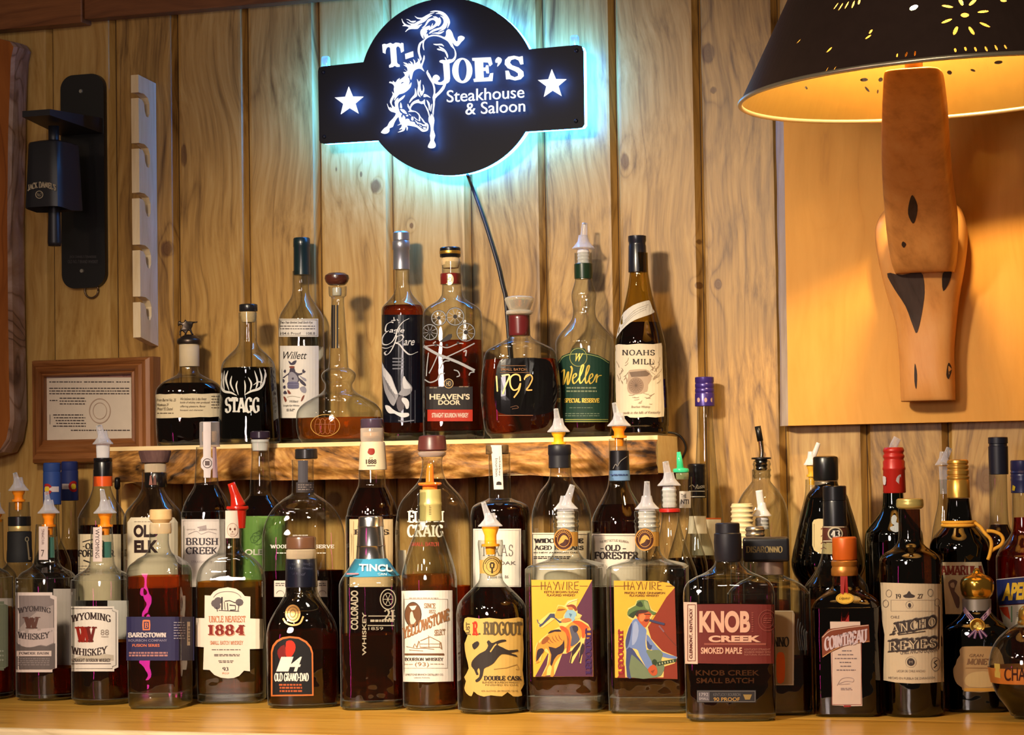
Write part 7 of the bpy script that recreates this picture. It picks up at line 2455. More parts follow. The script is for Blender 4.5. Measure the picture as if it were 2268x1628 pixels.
b.cap('crown_cap', [(1340, 6), (1344, 14), (1352, 20), (1364, 22), (1372, 20), (1378, 24), (1384, 22)], GOLD, xs=2276, label='gold crown cap')
# ================================================================== middle row
def down(rows, hw=None):
    """carry the body straight down to the bar"""
    y, h = rows[0]
    return [(y + 120, hw or h), (y + 20, hw or h)] + rows


# far left clear one
b = Bottle('liquor_bottle', 'clear round bottle half out of frame at the far left, behind the front row', -8, down([(1330, 46), (1285, 46), (1268, 41), (1256, 30), (1246, 21), (1230, 17), (1150, 16)]), Y=-.208, group=MID_G, ym=1250)
b.fill('bourbon', 1345, 10)
b.pourer((-4, 1090), 1138, 20, cork=ORANGE, clen=18, x=-8)

# black sleeve with key
b = Bottle('liquor_bottle', 'clear bottle with black neck sleeve bearing a gold key, orange pourer', 43, down([(1340, 62), (1300, 62), (1280, 58), (1266, 47), (1256, 36), (1246, 28), (1220, 25), (1150, 24), (1112, 23)]), Y=-.292, group=MID_G, ym=1200)
b.fill('gold', 1350, 10)
b.pourer((33, 1047), 1087, 23, x=41, cork=ORANGE, clen=24)
b.cap('neck_sleeve', [(1177, 25), (1178, 27), (1200, 27.4), (1215, 27.6), (1225, 28.6), (1240, 29), (1245, 28)], mat('sleeve', (24, 24, 26), .7, var=.05), label='black neck sleeve')
b.cap('neck_ring', [(1165, 24.6), (1168, 25.4), (1172, 25.4), (1176, 25)], mat('gloss', (196, 170, 110), .3, .5))
b.cap('neck_band', [(1144, 24.4), (1145, 25.6), (1164, 25.8), (1165, 24.8)], (22, 22, 24))
pr = Pr(b.fn(), .0035, 5)
gk = gloss((196, 184, 150), .35, .7)
px, py = zp('R1', [(270, 1240)])[0]
pr.ring(gk, px, py, 3.6, 4.6, 2.2)
pr.stroke(gk, zp('R1', [(274, 1265), (284, 1350), (292, 1445)]), 3.4)
pr.rect(gk, *zb('R1', 290, 1420, 312, 1430))
pr.rect(gk, *zb('R1', 292, 1436, 308, 1446))
o = pr.build('key', b.obj)
o['label'] = 'pale gold key'


# two blue capped
def blue(x, Y, label, top, bot, hw, shade, cx):
    b = Bottle('liquor_bottle', label, x, down([(1300, 44), (1250, 42), (1225, 34), (1205, 24), (1188, 18), (1160, 16.5), (bot, 16.5), (top + 30, 16)]), Y=Y, group=BK_G, ym=1150)
    b.fill('deep', 1218, 8)
    b.cap('capsule', [(top, hw - 3), (top + 2, hw - .6), (top + 18, hw), (top + 20, hw - .8), (top + 22, hw), (bot - 1, hw + .4), (bot, hw - 1)], paper(shade), label='blue flag capsule')
    pr = Pr(b.fn(), (hw - 16.2) / 1450 + .0012, 5)
    y = (top + bot) / 2 + 12
    pr.rect((222, 206, 206), x - hw + .3, y - 6, x + hw - .3, y + 6)
    pr.ring((176, 26, 28), cx, y, 8.5, 9.5, 5.5, 1, 20, 340)
    pr.ell((236, 196, 40), cx, y, 5.4, 6, 2)
    pr.build('flag_print', b.obj)


blue(115, -.195, 'clear bottle with light blue flag capsule, left one of the blue pair', 1025, 1118, 20, (46, 76, 146), 104)
blue(154, -.085, 'clear bottle with dark blue flag capsule, right one of the blue pair', 1022, 1109, 19, (38, 52, 116), 163)

# white-label bottle with black and orange neck
b = Bottle('whiskey_bottle', 'whiskey bottle with black and orange neck bands and clear pourer before the framed licence', 226, down([(1300, 54), (1160, 54), (1146, 53), (1132, 47), (1118, 38), (1104, 29), (1090, 23), (1076, 20), (1040, 19)]), Y=-.300, group=MID_G, ym=1150)
b.fill('deep', 1163, 8)
b.pourer((219, 942), 984, 23, x=228, tipr=7)
b.cap('plug', [(985, 15.5), (1000, 15), (1014, 14.5)], M_WHP, xs=228)
b.cap('neck_sleeve', [(1014, 19), (1015, 20.6), (1022, 20.8), (1023, 20), (1025, 20.8), (1055, 21)], (17, 16, 18), xs=228, label='black neck band')
b.cap('neck_band', [(1055, 21.2), (1077, 21.4)], (214, 84, 30), xs=228, label='orange neck band')
o = b.rect(CREAM, 169, 1183, 268, 1330, text='cream label')
pr = b.art()
bk = (52, 44, 40)
pr.text(bk, '-OLD-', *zb('R1', 828, 1278, 1030, 1342), 'serif', tk=.22, th=.1, serif=.05)
pr.text(bk, 'FORESTER', *zb('R1', 778, 1346, 1150, 1418), 'serif', tk=.24, th=.12, serif=.05)
pr.stroke(bk, zp('R1', [(825, 1268), (930, 1244), (1040, 1262)]), 2, 1, smooth=3)
pr.stroke(bk, zp('R1', [(835, 1450), (905, 1475)]), 3, 1)
pr.fake((150, 136, 120), *zb('R1', 782, 1505, 900, 1620), 4, h=1.6)
pr.build('print', o)

# thin rod and paddle behind
p = P(260, 1085, -.17)
rod = thing('bar_muddler', 'thin dark rod with rounded black tip standing behind the orange-banded bottle', 'muddler', (p.x, -.17, ZC))
v, f = tube_mesh([(0, 0, 0), (0, 0, P(260, 1083, -.17).z - ZC)], 0.0022, 10)
link('shaft', v, f, gloss((60, 44, 34), .5), rod, True)
zz = [P(260, y, -.17).z - ZC for y in (1084, 1078, 1066, 1059, 1057)]
v, f = tube_mesh([(0, 0, z) for z in zz], [.003, .0048, .0046, .0042, .002], 14)
link('tip', v, f, gloss((16, 16, 18), .3), rod, True)
p = P(296, 1100, -.09)
pd = thing('wooden_paddle', 'pale rounded wooden paddle standing behind the cork-crowned bottle', 'paddle', (p.x, -.09, ZC))
q = [(273, 1138), (272, 1110), (274, 1085), (281, 1072), (292, 1070), (306, 1077), (318, 1088), (320, 1096), (312, 1110), (300, 1122), (292, 1138), (290, 1300), (290, 1530), (276, 1530), (276, 1300)]
q = [P(x, y, -.09) for x, y in q]
v2, e2, f2, *_ = delaunay_2d_cdt([Vector((c.x - p.x, max(c.z - ZC, 0))) for c in q], [], [list(range(len(q)))], 1, 1e-6)
bm = bmesh.new()
bv = [bm.verts.new((c[0], -.006, c[1])) for c in v2]
for t in f2:
    bm.faces.new([bv[i] for i in t])
r_ = bmesh.ops.extrude_face_region(bm, geom=bm.faces[:])
for v in r_['geom']:
    if isinstance(v, bmesh.types.BMVert):
        v.co.y = .006
bmesh.ops.recalc_face_normals(bm, faces=bm.faces[:])
link_bm('blade', bm, wood('paddle_wood', ((176, 128, 60), (214, 164, 84), (226, 182, 106)), 2, 8, 6, .5, rings=.4), pd)

# cork-crowned
b = Bottle('whiskey_bottle', 'clear-shouldered bottle with flared bark-like stopper and bold block lettering', 339, down([(1300, 66), (1170, 66), (1150, 65), (1132, 60), (1116, 47), (1102, 35), (1088, 27), (1078, 24), (1046, 23)]), Y=-.305, group=MID_G, ym=1160)
b.fill('bourbon', 1240, 10)
b.cap('stopper', [(998, 34), (999, 36.5), (1008, 35), (1024, 30), (1026, 26)], wood('bark', ((44, 28, 28), (84, 58, 56), (112, 84, 78)), 2, 5, 22, .85, bump=1.0), xs=343, label='flared dark bark-like stopper')
b.cap('lip', [(1026, 22), (1028, 24.6), (1034, 24.6), (1046, 24)], mat('clear_plastic', (226, 210, 180), op=.45), xs=344)
b.cap('neck_band', [(1047, 24.2), (1048, 25), (1078, 25), (1079, 24.2)], (20, 16, 16), xs=345, label='black neck band')
pr = Pr(b.fn(), .0024, 5)
for dx, c in ((-9, (150, 96, 84)), (0, (120, 80, 70)), (9, (156, 140, 100))):
    pr.poly(c, [(343 + dx - 4, 1074), (343 + dx - 2, 1054), (343 + dx + 1, 1052), (343 + dx + 4, 1074)])
pr.build('neck_print', b.obj)
o = b.label((232, 218, 188), [(282, 1157), (290, 1146), (386, 1146), (394, 1157), (394, 1300), (282, 1300)], text='cream block-lettered label')
pr = b.art()
pr.text((46, 26, 22), 'OLD', *zb('R2', 252, 1096, 500, 1222), bold=.05)
pr.text((46, 26, 22), 'ELK', *zb('R2', 258, 1250, 500, 1376), bold=.05)
pr.fake((130, 110, 96), *zb('R2', 258, 1062, 470, 1072), 1)
pr.build('print', o)

# mountain label
b = Bottle('whiskey_bottle', 'full dark whiskey bottle with clear stopper, white seal strip and mountain label', 458, down([(1300, 57), (1150, 57), (1132, 55), (1116, 50), (1100, 42), (1086, 33), (1074, 27), (1060, 26), (1020, 23.5), (990, 22.5)]), Y=-.312, group=MID_G, ym=1140)
b.fill('deep', 1074, 8)
cl = mat('clear_plastic', (214, 206, 206), op=.12)
b.cap('stopper', [(934, 20), (936, 22.4), (972, 23), (984, 22), (990, 23)], cl, xs=464, label='clear plastic stopper')
b.cap('cork', [(955, 14), (957, 17), (975, 17), (980, 14)], M_CORK, xs=464)
o = b.label((214, 202, 204), [(450, 935), (467, 935), (467, 1012), (473, 1018), (473, 1034), (467, 1041), (466, 1058), (451, 1058), (451, 1042), (445, 1035), (445, 1018), (450, 1011)], name='seal_strip', lift=.0022, step=3, text='white seal strip with round stamp')
pr = b.art(.0028)
pr.ring((80, 64, 64), 459, 1026, 9.5, 10, 1.4)
pr.rect((96, 80, 80), 454, 1021, 464, 1031)
pr.build('print', o)
o = b.rect((206, 170, 178), 471, 990, 485, 1058, name='pink_strip', lift=.0022, step=3)
o = b.rect((226, 214, 208), 402, 1150, 500, 1300, text='pale mountain label')
pr = b.art()
bk, gy = (62, 54, 62), (170, 156, 156)
pr.frame((190, 178, 174), 405, 1153, 497, 1298, .8)
pr.text(bk, 'BRUSH', *zb('R2', 772, 1226, 1102, 1300), 'serif', tk=.18, th=.08, gap=.1)
pr.text(bk, 'CREEK', *zb('R2', 775, 1318, 1100, 1390), 'serif', tk=.18, th=.08, gap=.1)
pr.poly(gy, zp('R2', [(885, 1120), (980, 1098), (985, 1150), (905, 1160), (915, 1135)]))
pr.stroke(gy, zp('R2', [(800, 1190), (880, 1160), (930, 1190), (1000, 1165), (1080, 1185)]), 1.2, 0, smooth=4)
pr.text(gy, 'RANCH OF', *zb('R2', 785, 1136, 870, 1150))
pr.text((120, 104, 104), 'WYOMING', *zb('R2', 940, 1136, 1085, 1150))
pr.text(gy, 'STRAIGHT RYE', *zb('R2', 830, 1455, 1040, 1480))
pr.build('print', o)

# green label behind
b = Bottle('whiskey_bottle', 'long-necked bottle with bright green label, behind the dome-shouldered one', 578, down([(1300, 60), (1160, 60), (1140, 56), (1124, 48), (1110, 38), (1100, 29), (1092, 24), (1075, 23.5), (1050, 22), (1020, 19.5), (1000, 19.5), (975, 21)]), Y=-.205, group=MID_G, ym=1140)
b.fill('deep', 1098, 8)
b.cap('stopper', [(955, 19), (957, 22), (970, 22.4), (973, 20)], mat('gloss', (40, 30, 44), .2), xs=576, label='dark glossy stopper')
b.cap('cork', [(974, 20), (980, 20), (981, 18), (998, 17.4), (1000, 14)], M_WHP, xs=576)
o = b.rect((120, 164, 78), 522, 1143, 634, 1300, text='bright green label')
pr = b.art()
pr.text((226, 226, 206), 'OLE', *zb('R3', 10, 1340, 188, 1400), bold=.03)
for x, y, r_ in ((120, 1215, 9), (100, 1240, 8), (140, 1250, 10), (150, 1180, 5)):
    pr.ring((76, 112, 56), *zp('R3', [(x, y)])[0], r_, r_, .8)
pr.build('print', o)

# dome-shouldered
b = Bottle('whiskey_bottle', 'dome-shouldered clear flask-like bottle with black stopper and white script', 672, down([(1300, 92), (1200, 91.5), (1178, 90), (1158, 85), (1140, 77), (1122, 64), (1108, 48), (1100, 36), (1094, 27), (1086, 24.5), (1040, 24), (1018, 24.5)]), Y=-.300, n=2.6, br=.46, group=MID_G, ym=1150)
b.fill('deep', 1264, 8)
b.cap('stopper', [(994, 22), (996, 25), (1015, 25.4), (1017, 23)], (30, 28, 30), xs=678, label='black stopper')
pr = Pr(b.fn(), .0012, 5)
pr.rect((70, 66, 74), 660, 1020, 682, 1068)
pr.rect((54, 48, 52), 656, 1068, 701, 1091)
pr.fake((130, 116, 112), 660, 1073, 698, 1088, 3, h=2)
o = pr.build('neck_strip', b.obj)
o['label'] = 'grey neck strip'
pr = b.art()
wt = (226, 220, 212)
pr.text(wt, 'WOODFORD RESERVE', *zb('R3', 262, 1294, 905, 1332), 'serif', tk=.2, th=.1, gap=.14)
pr.text(wt, 'DISTILLERS SELECT', *zb('R3', 490, 1196, 640, 1222), 'serif', gap=.1)
pr.fake(wt, *zb('R3', 330, 1374, 820, 1388), 1, h=2)
o = pr.build('print', b.obj)
o['label'] = 'white print on the glass'
for x0, x1 in ((607, 634), (703, 725)):
    o = b.rect((222, 210, 196), x0, 1286, x1, 1322, name='paper_tag')
    pr = b.art()
    pr.fake((110, 100, 96), x0 + 3, 1291, x1 - 3, 1300, 2, h=2)
    pr.ring((120, 110, 104), (x0 + x1) / 2, 1315, 8, 7, 1, 1, 180, 360)
    pr.build('print', o)

# cream collar with date
b = Bottle('whiskey_bottle', 'dark bottle with cream cone collar dated in black, clear stopper', 825, down([(1300, 60), (1160, 60), (1140, 57), (1122, 53), (1105, 46), (1092, 39), (1080, 33), (1070, 30), (1042, 29), (985, 26)]), Y=-.300, group=MID_G, ym=1140)
b.fill('deep', 1080, 8)
b.cap('stopper', [(927, 22), (929, 25.5), (945, 26), (948, 25)], gloss((66, 52, 66), .2), xs=824, label='dark plum stopper')
b.cap('lip', [(948, 25), (950, 26), (972, 26), (978, 24.5), (982, 25)], mat('clear_plastic', (222, 206, 190), op=.3), xs=824)
b.cap('cork', [(957, 19), (958, 21), (966, 21), (970, 17)], M_CORK, xs=824)
col_ = b.cap('collar', [(979, 26.5), (982, 27.5), (984, 28), (1040, 31.4), (1041, 30.6)], paper((230, 210, 176)), xs=825, label='cream paper collar')
pr = Pr(b.fn(), .0024, 5)
pr.poly((150, 40, 24), zp('R3', [(1245, 350), (1255, 332), (1300, 332), (1310, 350), (1308, 375), (1290, 392), (1262, 392), (1240, 376)]), 1, 2)
pr.text((60, 44, 36), '1888', *zb('R3', 1222, 440, 1328, 486), bold=.02)
pr.text((90, 70, 60), 'EST', *zb('R3', 1256, 420, 1290, 432))
pr.rect((60, 44, 36), *zb('R3', 1232, 500, 1316, 506), 1)
pr.build('print', col_)
o = b.rect((220, 190, 146), 774, 1150, 870, 1300, text='tan paper label')
pr = b.art()
pr.text((60, 46, 40), 'ROSES', *zb('R3', 1100, 1140, 1455, 1195), 'serif', tk=.22, th=.08)
pr.stroke((170, 140, 100), zp('R3', [(1100, 1060), (1098, 1440)]), 1)
pr.build('print', o)

# big rounded bottle with white print
b = Bottle('whiskey_bottle', 'large domed clear bottle with maroon stopper and white serif print', 959, down([(1300, 84), (1200, 84), (1165, 83), (1140, 80), (1120, 75), (1103, 65), (1086, 50), (1070, 35), (1055, 27), (1035, 23), (1020, 22.5), (1010, 25)]), Y=-.318, br=.66, n=2.3, group=MID_G, ym=1150)
b.fill('bourbon', 1298, 8)
b.cap('stopper', [(964, 20), (966, 28), (970, 30), (996, 32.6), (999, 30)], wood('maroon_stopper', ((50, 22, 22), (78, 36, 34), (92, 48, 44)), 0, 5, 9, .35, rings=.2), xs=957, label='maroon tapered stopper')
b.cap('lip', [(1000, 28), (1002, 31.6), (1007, 31), (1012, 26)], mat('clear_plastic', (200, 180, 170), op=.4), xs=957)
pr = b.art()
pr.text((226, 220, 206), 'ELIJAH', *zb('R4', 282, 952, 650, 1080), 'serif', tk=.22, th=.1, gap=.04)
pr.text((226, 220, 206), 'CRAIG', *zb('R4', 278, 1092, 640, 1222), 'serif', tk=.22, th=.1, gap=.06)
pr.text((190, 60, 50), 'SMALL BATCH', *zb('R4', 310, 1270, 600, 1310), 'serif')
o = pr.build('print', b.obj)
o['label'] = 'white serif print on the glass'
b.rect((206, 196, 170), *zb('R4', 190, 1350, 268, 1600), name='side_paper')

# square-shouldered with white label
b = Bottle('whiskey_bottle', 'square-shouldered dark bottle with white label and white strip over the cap', 1108, down([(1300, 66), (1160, 66), (1136, 65), (1122, 61), (1114, 50), (1109, 36), (1104, 26), (1095, 24), (1010, 24), (1006, 25)]), Y=-.300, group=MID_G, ym=1140)
b.fill('deep', 1112, 8)
b.cap('stopper', [(985, 23), (987, 25.4), (1004, 25.8), (1006, 24)], wood('stopper_wood', ((50, 36, 22), (92, 70, 44), (116, 92, 60)), 0, 6, 9, .5), xs=1101, label='brown wood stopper')
o = b.label((224, 216, 206), [(1087, 986), (1111, 986), (1115, 1084), (1094, 1084)], name='seal_strip', lift=.0022, step=3, text='white seal strip')
pr = b.art(.0028)
pr.text((96, 86, 86), 'bourbon', 1097, 1015, 1103, 1055, vert=-1)
pr.text((96, 86, 86), 'whiskey', 1104, 1010, 1109, 1055, vert=-1)
pr.poly((40, 34, 34), [(1099, 1074), (1100, 1068), (1105, 1066), (1110, 1068), (1111, 1074)])
pr.build('print', o)
o = b.rect((226, 218, 206), 1048, 1171, 1154, 1300, text='white label')
pr = b.art()
gy = (110, 100, 100)
pr.frame((180, 170, 164), 1051, 1174, 1151, 1298, .8)
pr.text(gy, 'TEXAS', 1066, 1206, 1136, 1232, 'serif', tk=.1, th=.05, gap=.2)
pr.text(gy, 'LIVE OAK', 1066, 1243, 1143, 1251, bold=.01)
pr.text(gy, 'bottle no. 86', 1080, 1274, 1126, 1281)
pr.build('print', o)

# black cap, yellow cork pourer
b = Bottle('whiskey_bottle', 'round-shouldered clear bottle with black neck cap and yellow cork pourer', 1243, down([(1300, 66), (1160, 66), (1135, 64.5), (1117, 60), (1100, 53), (1086, 45), (1073, 34), (1062, 27), (1050, 24), (1036, 23.5), (1000, 23)]), Y=-.300, group=MID_G, ym=1130)
b.fill('bourbon', 1310, 8)
b.pourer((1231, 905), 957, 25, x=1237, cork=YELLOW, clen=27)
b.cap('neck_cap', [(985, 24), (987, 25.4), (1006, 25.8), (1008, 24.4), (1010, 24.4), (1036, 24.8), (1037, 23.6)], mat('black_panel', (24, 24, 32), .45, spec=.3, var=.03), xs=1239, label='matt black neck cap')
o = b.rect((226, 212, 190), 1176, 1180, 1306, 1300, text='cream label')
pr = b.art()
bk = (44, 36, 36)
pr.frame((60, 50, 48), 1179, 1183, 1303, 1298, .9)
pr.text(bk, 'WIDOW JANE', *zb('R5', 185, 1412, 690, 1462), 'serif', tk=.28, th=.08, gap=.03)
pr.text(bk, 'AGED 10 YEARS', *zb('R5', 190, 1484, 690, 1528), 'serif', tk=.22, th=.08, gap=.04)
pr.text(bk, 'IN NEW AMERICAN OAK', *zb('R5', 190, 1548, 640, 1562), bold=.02)
pr.fake(bk, *zb('R5', 190, 1592, 560, 1624), 2, h=2)
pr.build('print', o)
b.rect((206, 190, 160), 1270, 1176, 1312, 1300, name='back_label', back=True)

# white label, blue ring, in the middle
b = Bottle('whiskey_bottle', 'whiskey bottle with black sleeve over a blue neck ring and orange cork pourer', 1371, down([(1300, 62), (1170, 62), (1152, 60.5), (1138, 56), (1124, 49), (1110, 41), (1096, 33), (1082, 26), (1066, 22.5), (1040, 21), (972, 20)]), Y=-.283, group=MID_G, ym=1130)
b.fill('deep', 1117, 8)
b.pourer((1360, 892), 944, 26, x=1371, cork=ORANGE, clen=26)
b.cap('neck_sleeve', [(998, 20.6), (999, 21.8), (1042, 22.4)], mat('black_panel', (16, 15, 20), .3, spec=.4, var=0), xs=1371, label='black neck sleeve')
b.cap('neck_ring', [(1042, 22.8), (1064, 23.4), (1065, 22.6)], paper((104, 140, 186)), xs=1372, label='pale blue neck ring')
pr = Pr(b.fn(), .003, 5)
pr.stroke((130, 124, 120), zp('R5', [(985, 715), (1010, 670), (1030, 690), (1060, 640), (1130, 590)]), 1.4, 0, smooth=4)
pr.fake((50, 70, 120), 1352, 1050, 1392, 1057, 1, h=3)
pr.build('neck_print', b.obj)
o = b.rect((228, 214, 196), 1309, 1182, 1430, 1300, text='cream label with black lettering')
pr = b.art()
bk = (52, 42, 40)
pr.frame((90, 78, 72), 1312, 1186, 1427, 1298, .9)
pr.text(bk, 'OLD', *zb('R5', 905, 1476, 1060, 1540), 'serif', tk=.24, th=.12, serif=.05)
pr.text(bk, 'FORESTER', *zb('R5', 795, 1545, 1245, 1622), 'serif', tk=.24, th=.12, serif=.05)
for x in (858, 1080):
    pr.rect(bk, *zb('R5', x, 1512, x + 34, 1520), 1)
pr.text((110, 96, 90), 'THE FIRST BOTTLED BOURBON', *zb('R5', 850, 1440, 1140, 1464), arc=4)
pr.build('print', o)

# red-ring clear
b = Bottle('liquor_bottle', 'clear bottle with red neck ring and clear pourer behind the singer label bottle', 1486, down([(1320, 60), (1290, 59), (1262, 54), (1240, 46), (1215, 36), (1190, 28), (1165, 22), (1140, 19.5), (1120, 20), (1085, 20.5)]), Y=-.234, group=MID_G, ym=1180)
b.fill('bourbon', 1380, 8)
b.pourer((1474, 1022), 1076, 26, x=1482, tipr=7)
b.cap('plug', ribs(1078, 1124, 15, 4, 1.4), M_WHP, xs=1482)
b.cap('neck_ring', [(1126, 20.5), (1128, 23.6), (1134, 23.8), (1136, 20.5)], (170, 34, 26), xs=1483, label='red neck ring')

# green spout
b = Bottle('liquor_bottle', 'slim clear bottle with mint-green spout and small white neck tag', 1520, down([(1320, 46), (1262, 46), (1235, 42), (1210, 34), (1185, 26), (1160, 20), (1130, 16), (1085, 14), (1056, 14)]), Y=-.160, group=BK_G, ym=1160)
b.fill('deep', 1236, 8)
mg = mat('clear_plastic', (64, 206, 150), op=.8)
fl = b.cap('pourer', [(1036, 8), (1038, 17), (1042, 18.4), (1046, 17), (1048, 11), (1060, 10)], mg, xs=1508, label='mint-green plastic pourer')
v, f = tube_mesh([b.pix(1507, 1040), b.pix(1505, 1018), b.pix(1503, 1001)], [b.half(1505, 1030, 1) * r for r in (8.4, 6.8, 4.4)], 12)
link('spout', v, f, mg, fl, True)
b.cap('neck_glass', [(1046, 13), (1048, 14.5), (1054, 14.5), (1062, 13.6)], mat('clear_plastic', (176, 170, 130), op=.3), xs=1511)
o = b.rect((222, 212, 204), 1503, 1088, 1530, 1125, name='neck_tag', step=3, text='small white neck tag')
pr = b.art()
pr.text((70, 60, 60), 'THE', 1508, 1094, 1520, 1102)
pr.text((70, 60, 60), 'NTI', 1508, 1106, 1526, 1116, bold=.02)
pr.build('print', o)

# black wavy cap
b = Bottle('liquor_bottle', 'clear bottle with black screw cap lined in white, beside the mint-green spout', 1545, down([(1320, 38), (1250, 38), (1225, 36), (1195, 29), (1168, 22), (1140, 18.5), (1100, 18), (1060, 17.5)]), Y=-.095, group=BK_G, ym=1160)
b.fill('deep', 1240, 8)
b.cap('screw_cap', [(1027, 18), (1029, 20.4), (1033, 20.8), (1037, 19.6), (1043, 20.8), (1049, 19.6), (1055, 20.6), (1060, 20), (1102, 21), (1103, 20)], mat('black_panel', (17, 15, 17), .22, spec=.5, var=0), xs=1543, label='black screw cap')
pr = Pr(b.fn(), .0028, 5)
for y in (1087, 1099):
    pr.rect((206, 200, 196), 1523, y, 1564, y + 1.8)
pr.stroke((206, 200, 196), [(1527, 1078), (1533, 1074), (1538, 1079)], 2, 0, smooth=3)
pr.text((206, 200, 196), 'Russel', 1541, 1072, 1565, 1082, skew=.4, slope=-.15)
pr.build('print', b.obj)
o = b.rect((222, 210, 190), 1524, 1143, 1566, 1182, step=4)
# tall violet cap
b = Bottle('liquor_bottle', 'tallest clear slender bottle with violet screw cap, right of the shelf end', 1565, down([(1330, 40), (1230, 40), (1180, 38), (1147, 36), (1120, 34), (1080, 28), (1040, 24), (985, 20.5), (940, 18), (900, 17), (870, 17)]), Y=-.040, group=BK_G, ym=1100)
b.cap('screw_cap', [(835, 19), (836, 20.8), (846, 21), (849, 19.8), (852, 21.2), (858, 21), (860, 20), (863, 21.4), (868, 21.4), (870, 20.4), (873, 21.6), (899, 22), (900, 21)], gloss((58, 40, 116), .28, .3), xs=1560, label='violet screw cap')
pr = Pr(b.fn(), .0036, 5)
for x in (1547, 1563, 1577):
    pr.ell((196, 160, 150), x, 886, 3.2, 5.2)
pr.build('print', b.obj)
o = b.rect((226, 210, 186), 1533, 1147, 1597, 1230, text='cream label with orange top line')
pr = b.art()
pr.rect((206, 90, 30), 1533, 1147, 1597, 1150)
pr.build('print', o)

# globe with black and chrome pourer
b = Bottle('liquor_bottle', 'globe-shouldered clear bottle with chrome and black pourer', 1687, down([(1320, 60), (1180, 60), (1150, 59), (1125, 56), (1105, 49), (1090, 40), (1078, 30), (1068, 22), (1062, 20), (1040, 20)]), Y=-.075, group=BK_G, ym=1130)
b.fill('gold', 1330, 8)
ch_ = gloss((190, 176, 150), .15, 1.0)
bkp = mat('black_panel', (15, 14, 15), .35, spec=.4, var=0)
fl = b.cap('pourer', [(1013, 20), (1014, 22), (1017, 22), (1018, 13), (1022, 14), (1026, 11.5), (1030, 14), (1034, 11.5), (1038, 13.5), (1042, 10)], bkp, xs=1686, label='black rubber pourer')
v, f = tube_mesh(catmull([b.pix(1686, 1016), b.pix(1687, 1000), b.pix(1684, 975), b.pix(1679, 950)], 4), b.half(1686, 1000, 1) * 6, 12)
link('spout', v, f, ch_, fl, True)
v, f = tube_mesh([b.pix(1684, 977), b.pix(1681, 960), b.pix(1678, 944)], b.half(1686, 1000, 1) * 7, 12)
link('spout_tip', v, f, bkp, fl, True)
b.cap('mouth_rings', ribs(1020, 1060, 18.5, 3, 2), mat('thin_glass', CLEAR, .02, edge=.1, pow=2.0, refl=2.0), xs=1687)

# cream ribbed cap, clear spout and silver cap
b = Bottle('liquor_bottle', 'small bottle with tall ribbed cream cap behind the black wax cap', 1643, down([(1320, 26), (1230, 26), (1222, 25), (1216, 20), (1200, 20)]), Y=-.205, group=BK_G, ym=1200)
b.fill('bourbon', 1290, 6)
b.cap('ribbed_cap', ribs(1115, 1214, 23, 9, 2.6), mat('gloss', (214, 196, 150), .4, spec=.4), label='ribbed cream cap')
b = Bottle('liquor_bottle', 'clear bottle with frosted spout before the globe bottle, above the silver cap', 1689, down([(1320, 34), (1240, 34), (1218, 30), (1200, 21), (1185, 17), (1150, 15.5)]), Y=-.170, group=BK_G, ym=1200)
b.fill('bourbon', 1290, 6)
b.pourer((1681, 1086), 1143, 21, x=1688, tipr=8, clear=M_WHP)
b.cap('plug', ribs(1146, 1172, 14, 3, 1.2), M_WHP, xs=1688)
b = Bottle('liquor_bottle', 'small bottle with ridged silver screw cap behind the black box-shaped cap', 1672, down([(1320, 27), (1250, 27), (1236, 25), (1222, 20), (1210, 18)]), Y=-.268, group=BK_G, ym=1220)
b.fill('bourbon', 1290, 6)
b.cap('screw_cap', ribs(1166, 1212, 20, 4, 2.4), gloss((186, 176, 156), .28, .9), label='ridged silver cap')

# black box cap, grey label
b = Bottle('liqueur_bottle', 'square pebbled-glass liqueur bottle with black box-shaped cap and tan label', 1704, [(1586, 88), (1576, 91), (1480, 92), (1330, 92), (1314, 90), (1302, 82), (1290, 66), (1282, 50), (1276, 38), (1268, 31), (1245, 30)], yb=1586, n=5, br=.62, phi=0, group=MID_G)
b.fill('dark', 1455, 10)
bb = mat('black_panel', (20, 19, 24), .36, spec=.4, var=.02)
x0, z0_ = b.pix(1645, 1190)[0], b.pix(1696, 1243)[2]
x1, z1_ = b.pix(1747, 1190)[0], b.pix(1696, 1190)[2]
cb = link_bm('box_cap', box_bm(x0, x1, -.030, .030, z0_, z1_, .004, 3), bb, b.obj, auto=.8)
cb['label'] = 'black box-shaped cap'
fnc = lambda x, y, l: Vector((b.pix(x, y, .030)[0], -.0303 - l, b.pix(x, y, .030)[2]))
pr = Pr(fnc)
pr.text((150, 130, 86), 'DISARONNO', *zb('F6', 540, 232, 812, 282), 'serif', tk=.22, th=.09, gap=.04)
pr.build('print', cb)
b.cap('neck_foil', [(1243, 29), (1244, 31), (1272, 31.6), (1273, 30)], gloss((176, 150, 130), .4, .4), label='pale foil neck band')
o = b.label((170, 140, 106), [(1652, 1352), (1756, 1352), (1760, 1360), (1758, 1518), (1652, 1518)], text='tan label')
pr = b.art()
pr.text((40, 32, 32), 'DISARONNO', 1652, 1410, 1748, 1433, 'serif', tk=.22, th=.09, gap=.02)
pr.poly((224, 96, 26), zp('F6', [(770, 1030), (800, 1015), (825, 1035), (830, 1150), (820, 1235), (775, 1240), (765, 1130)]), 1, 2)
pr.frame((206, 190, 170), 1654, 1353, 1757, 1517, 1.6)
pr.build('print', o)
em3 = mat('clear_plastic', (196, 196, 200), op=.12)
pr = Pr(b.fn(), .0012, 8)
for k in range(5):
    pr.stroke(em3, [(1768 + k * 5, 1370 + k * 8), (1765 + k * 5, 1400), (1771 + k * 4, 1440)], 2.2, 0, smooth=3)
pr.build('embossing', b.obj)

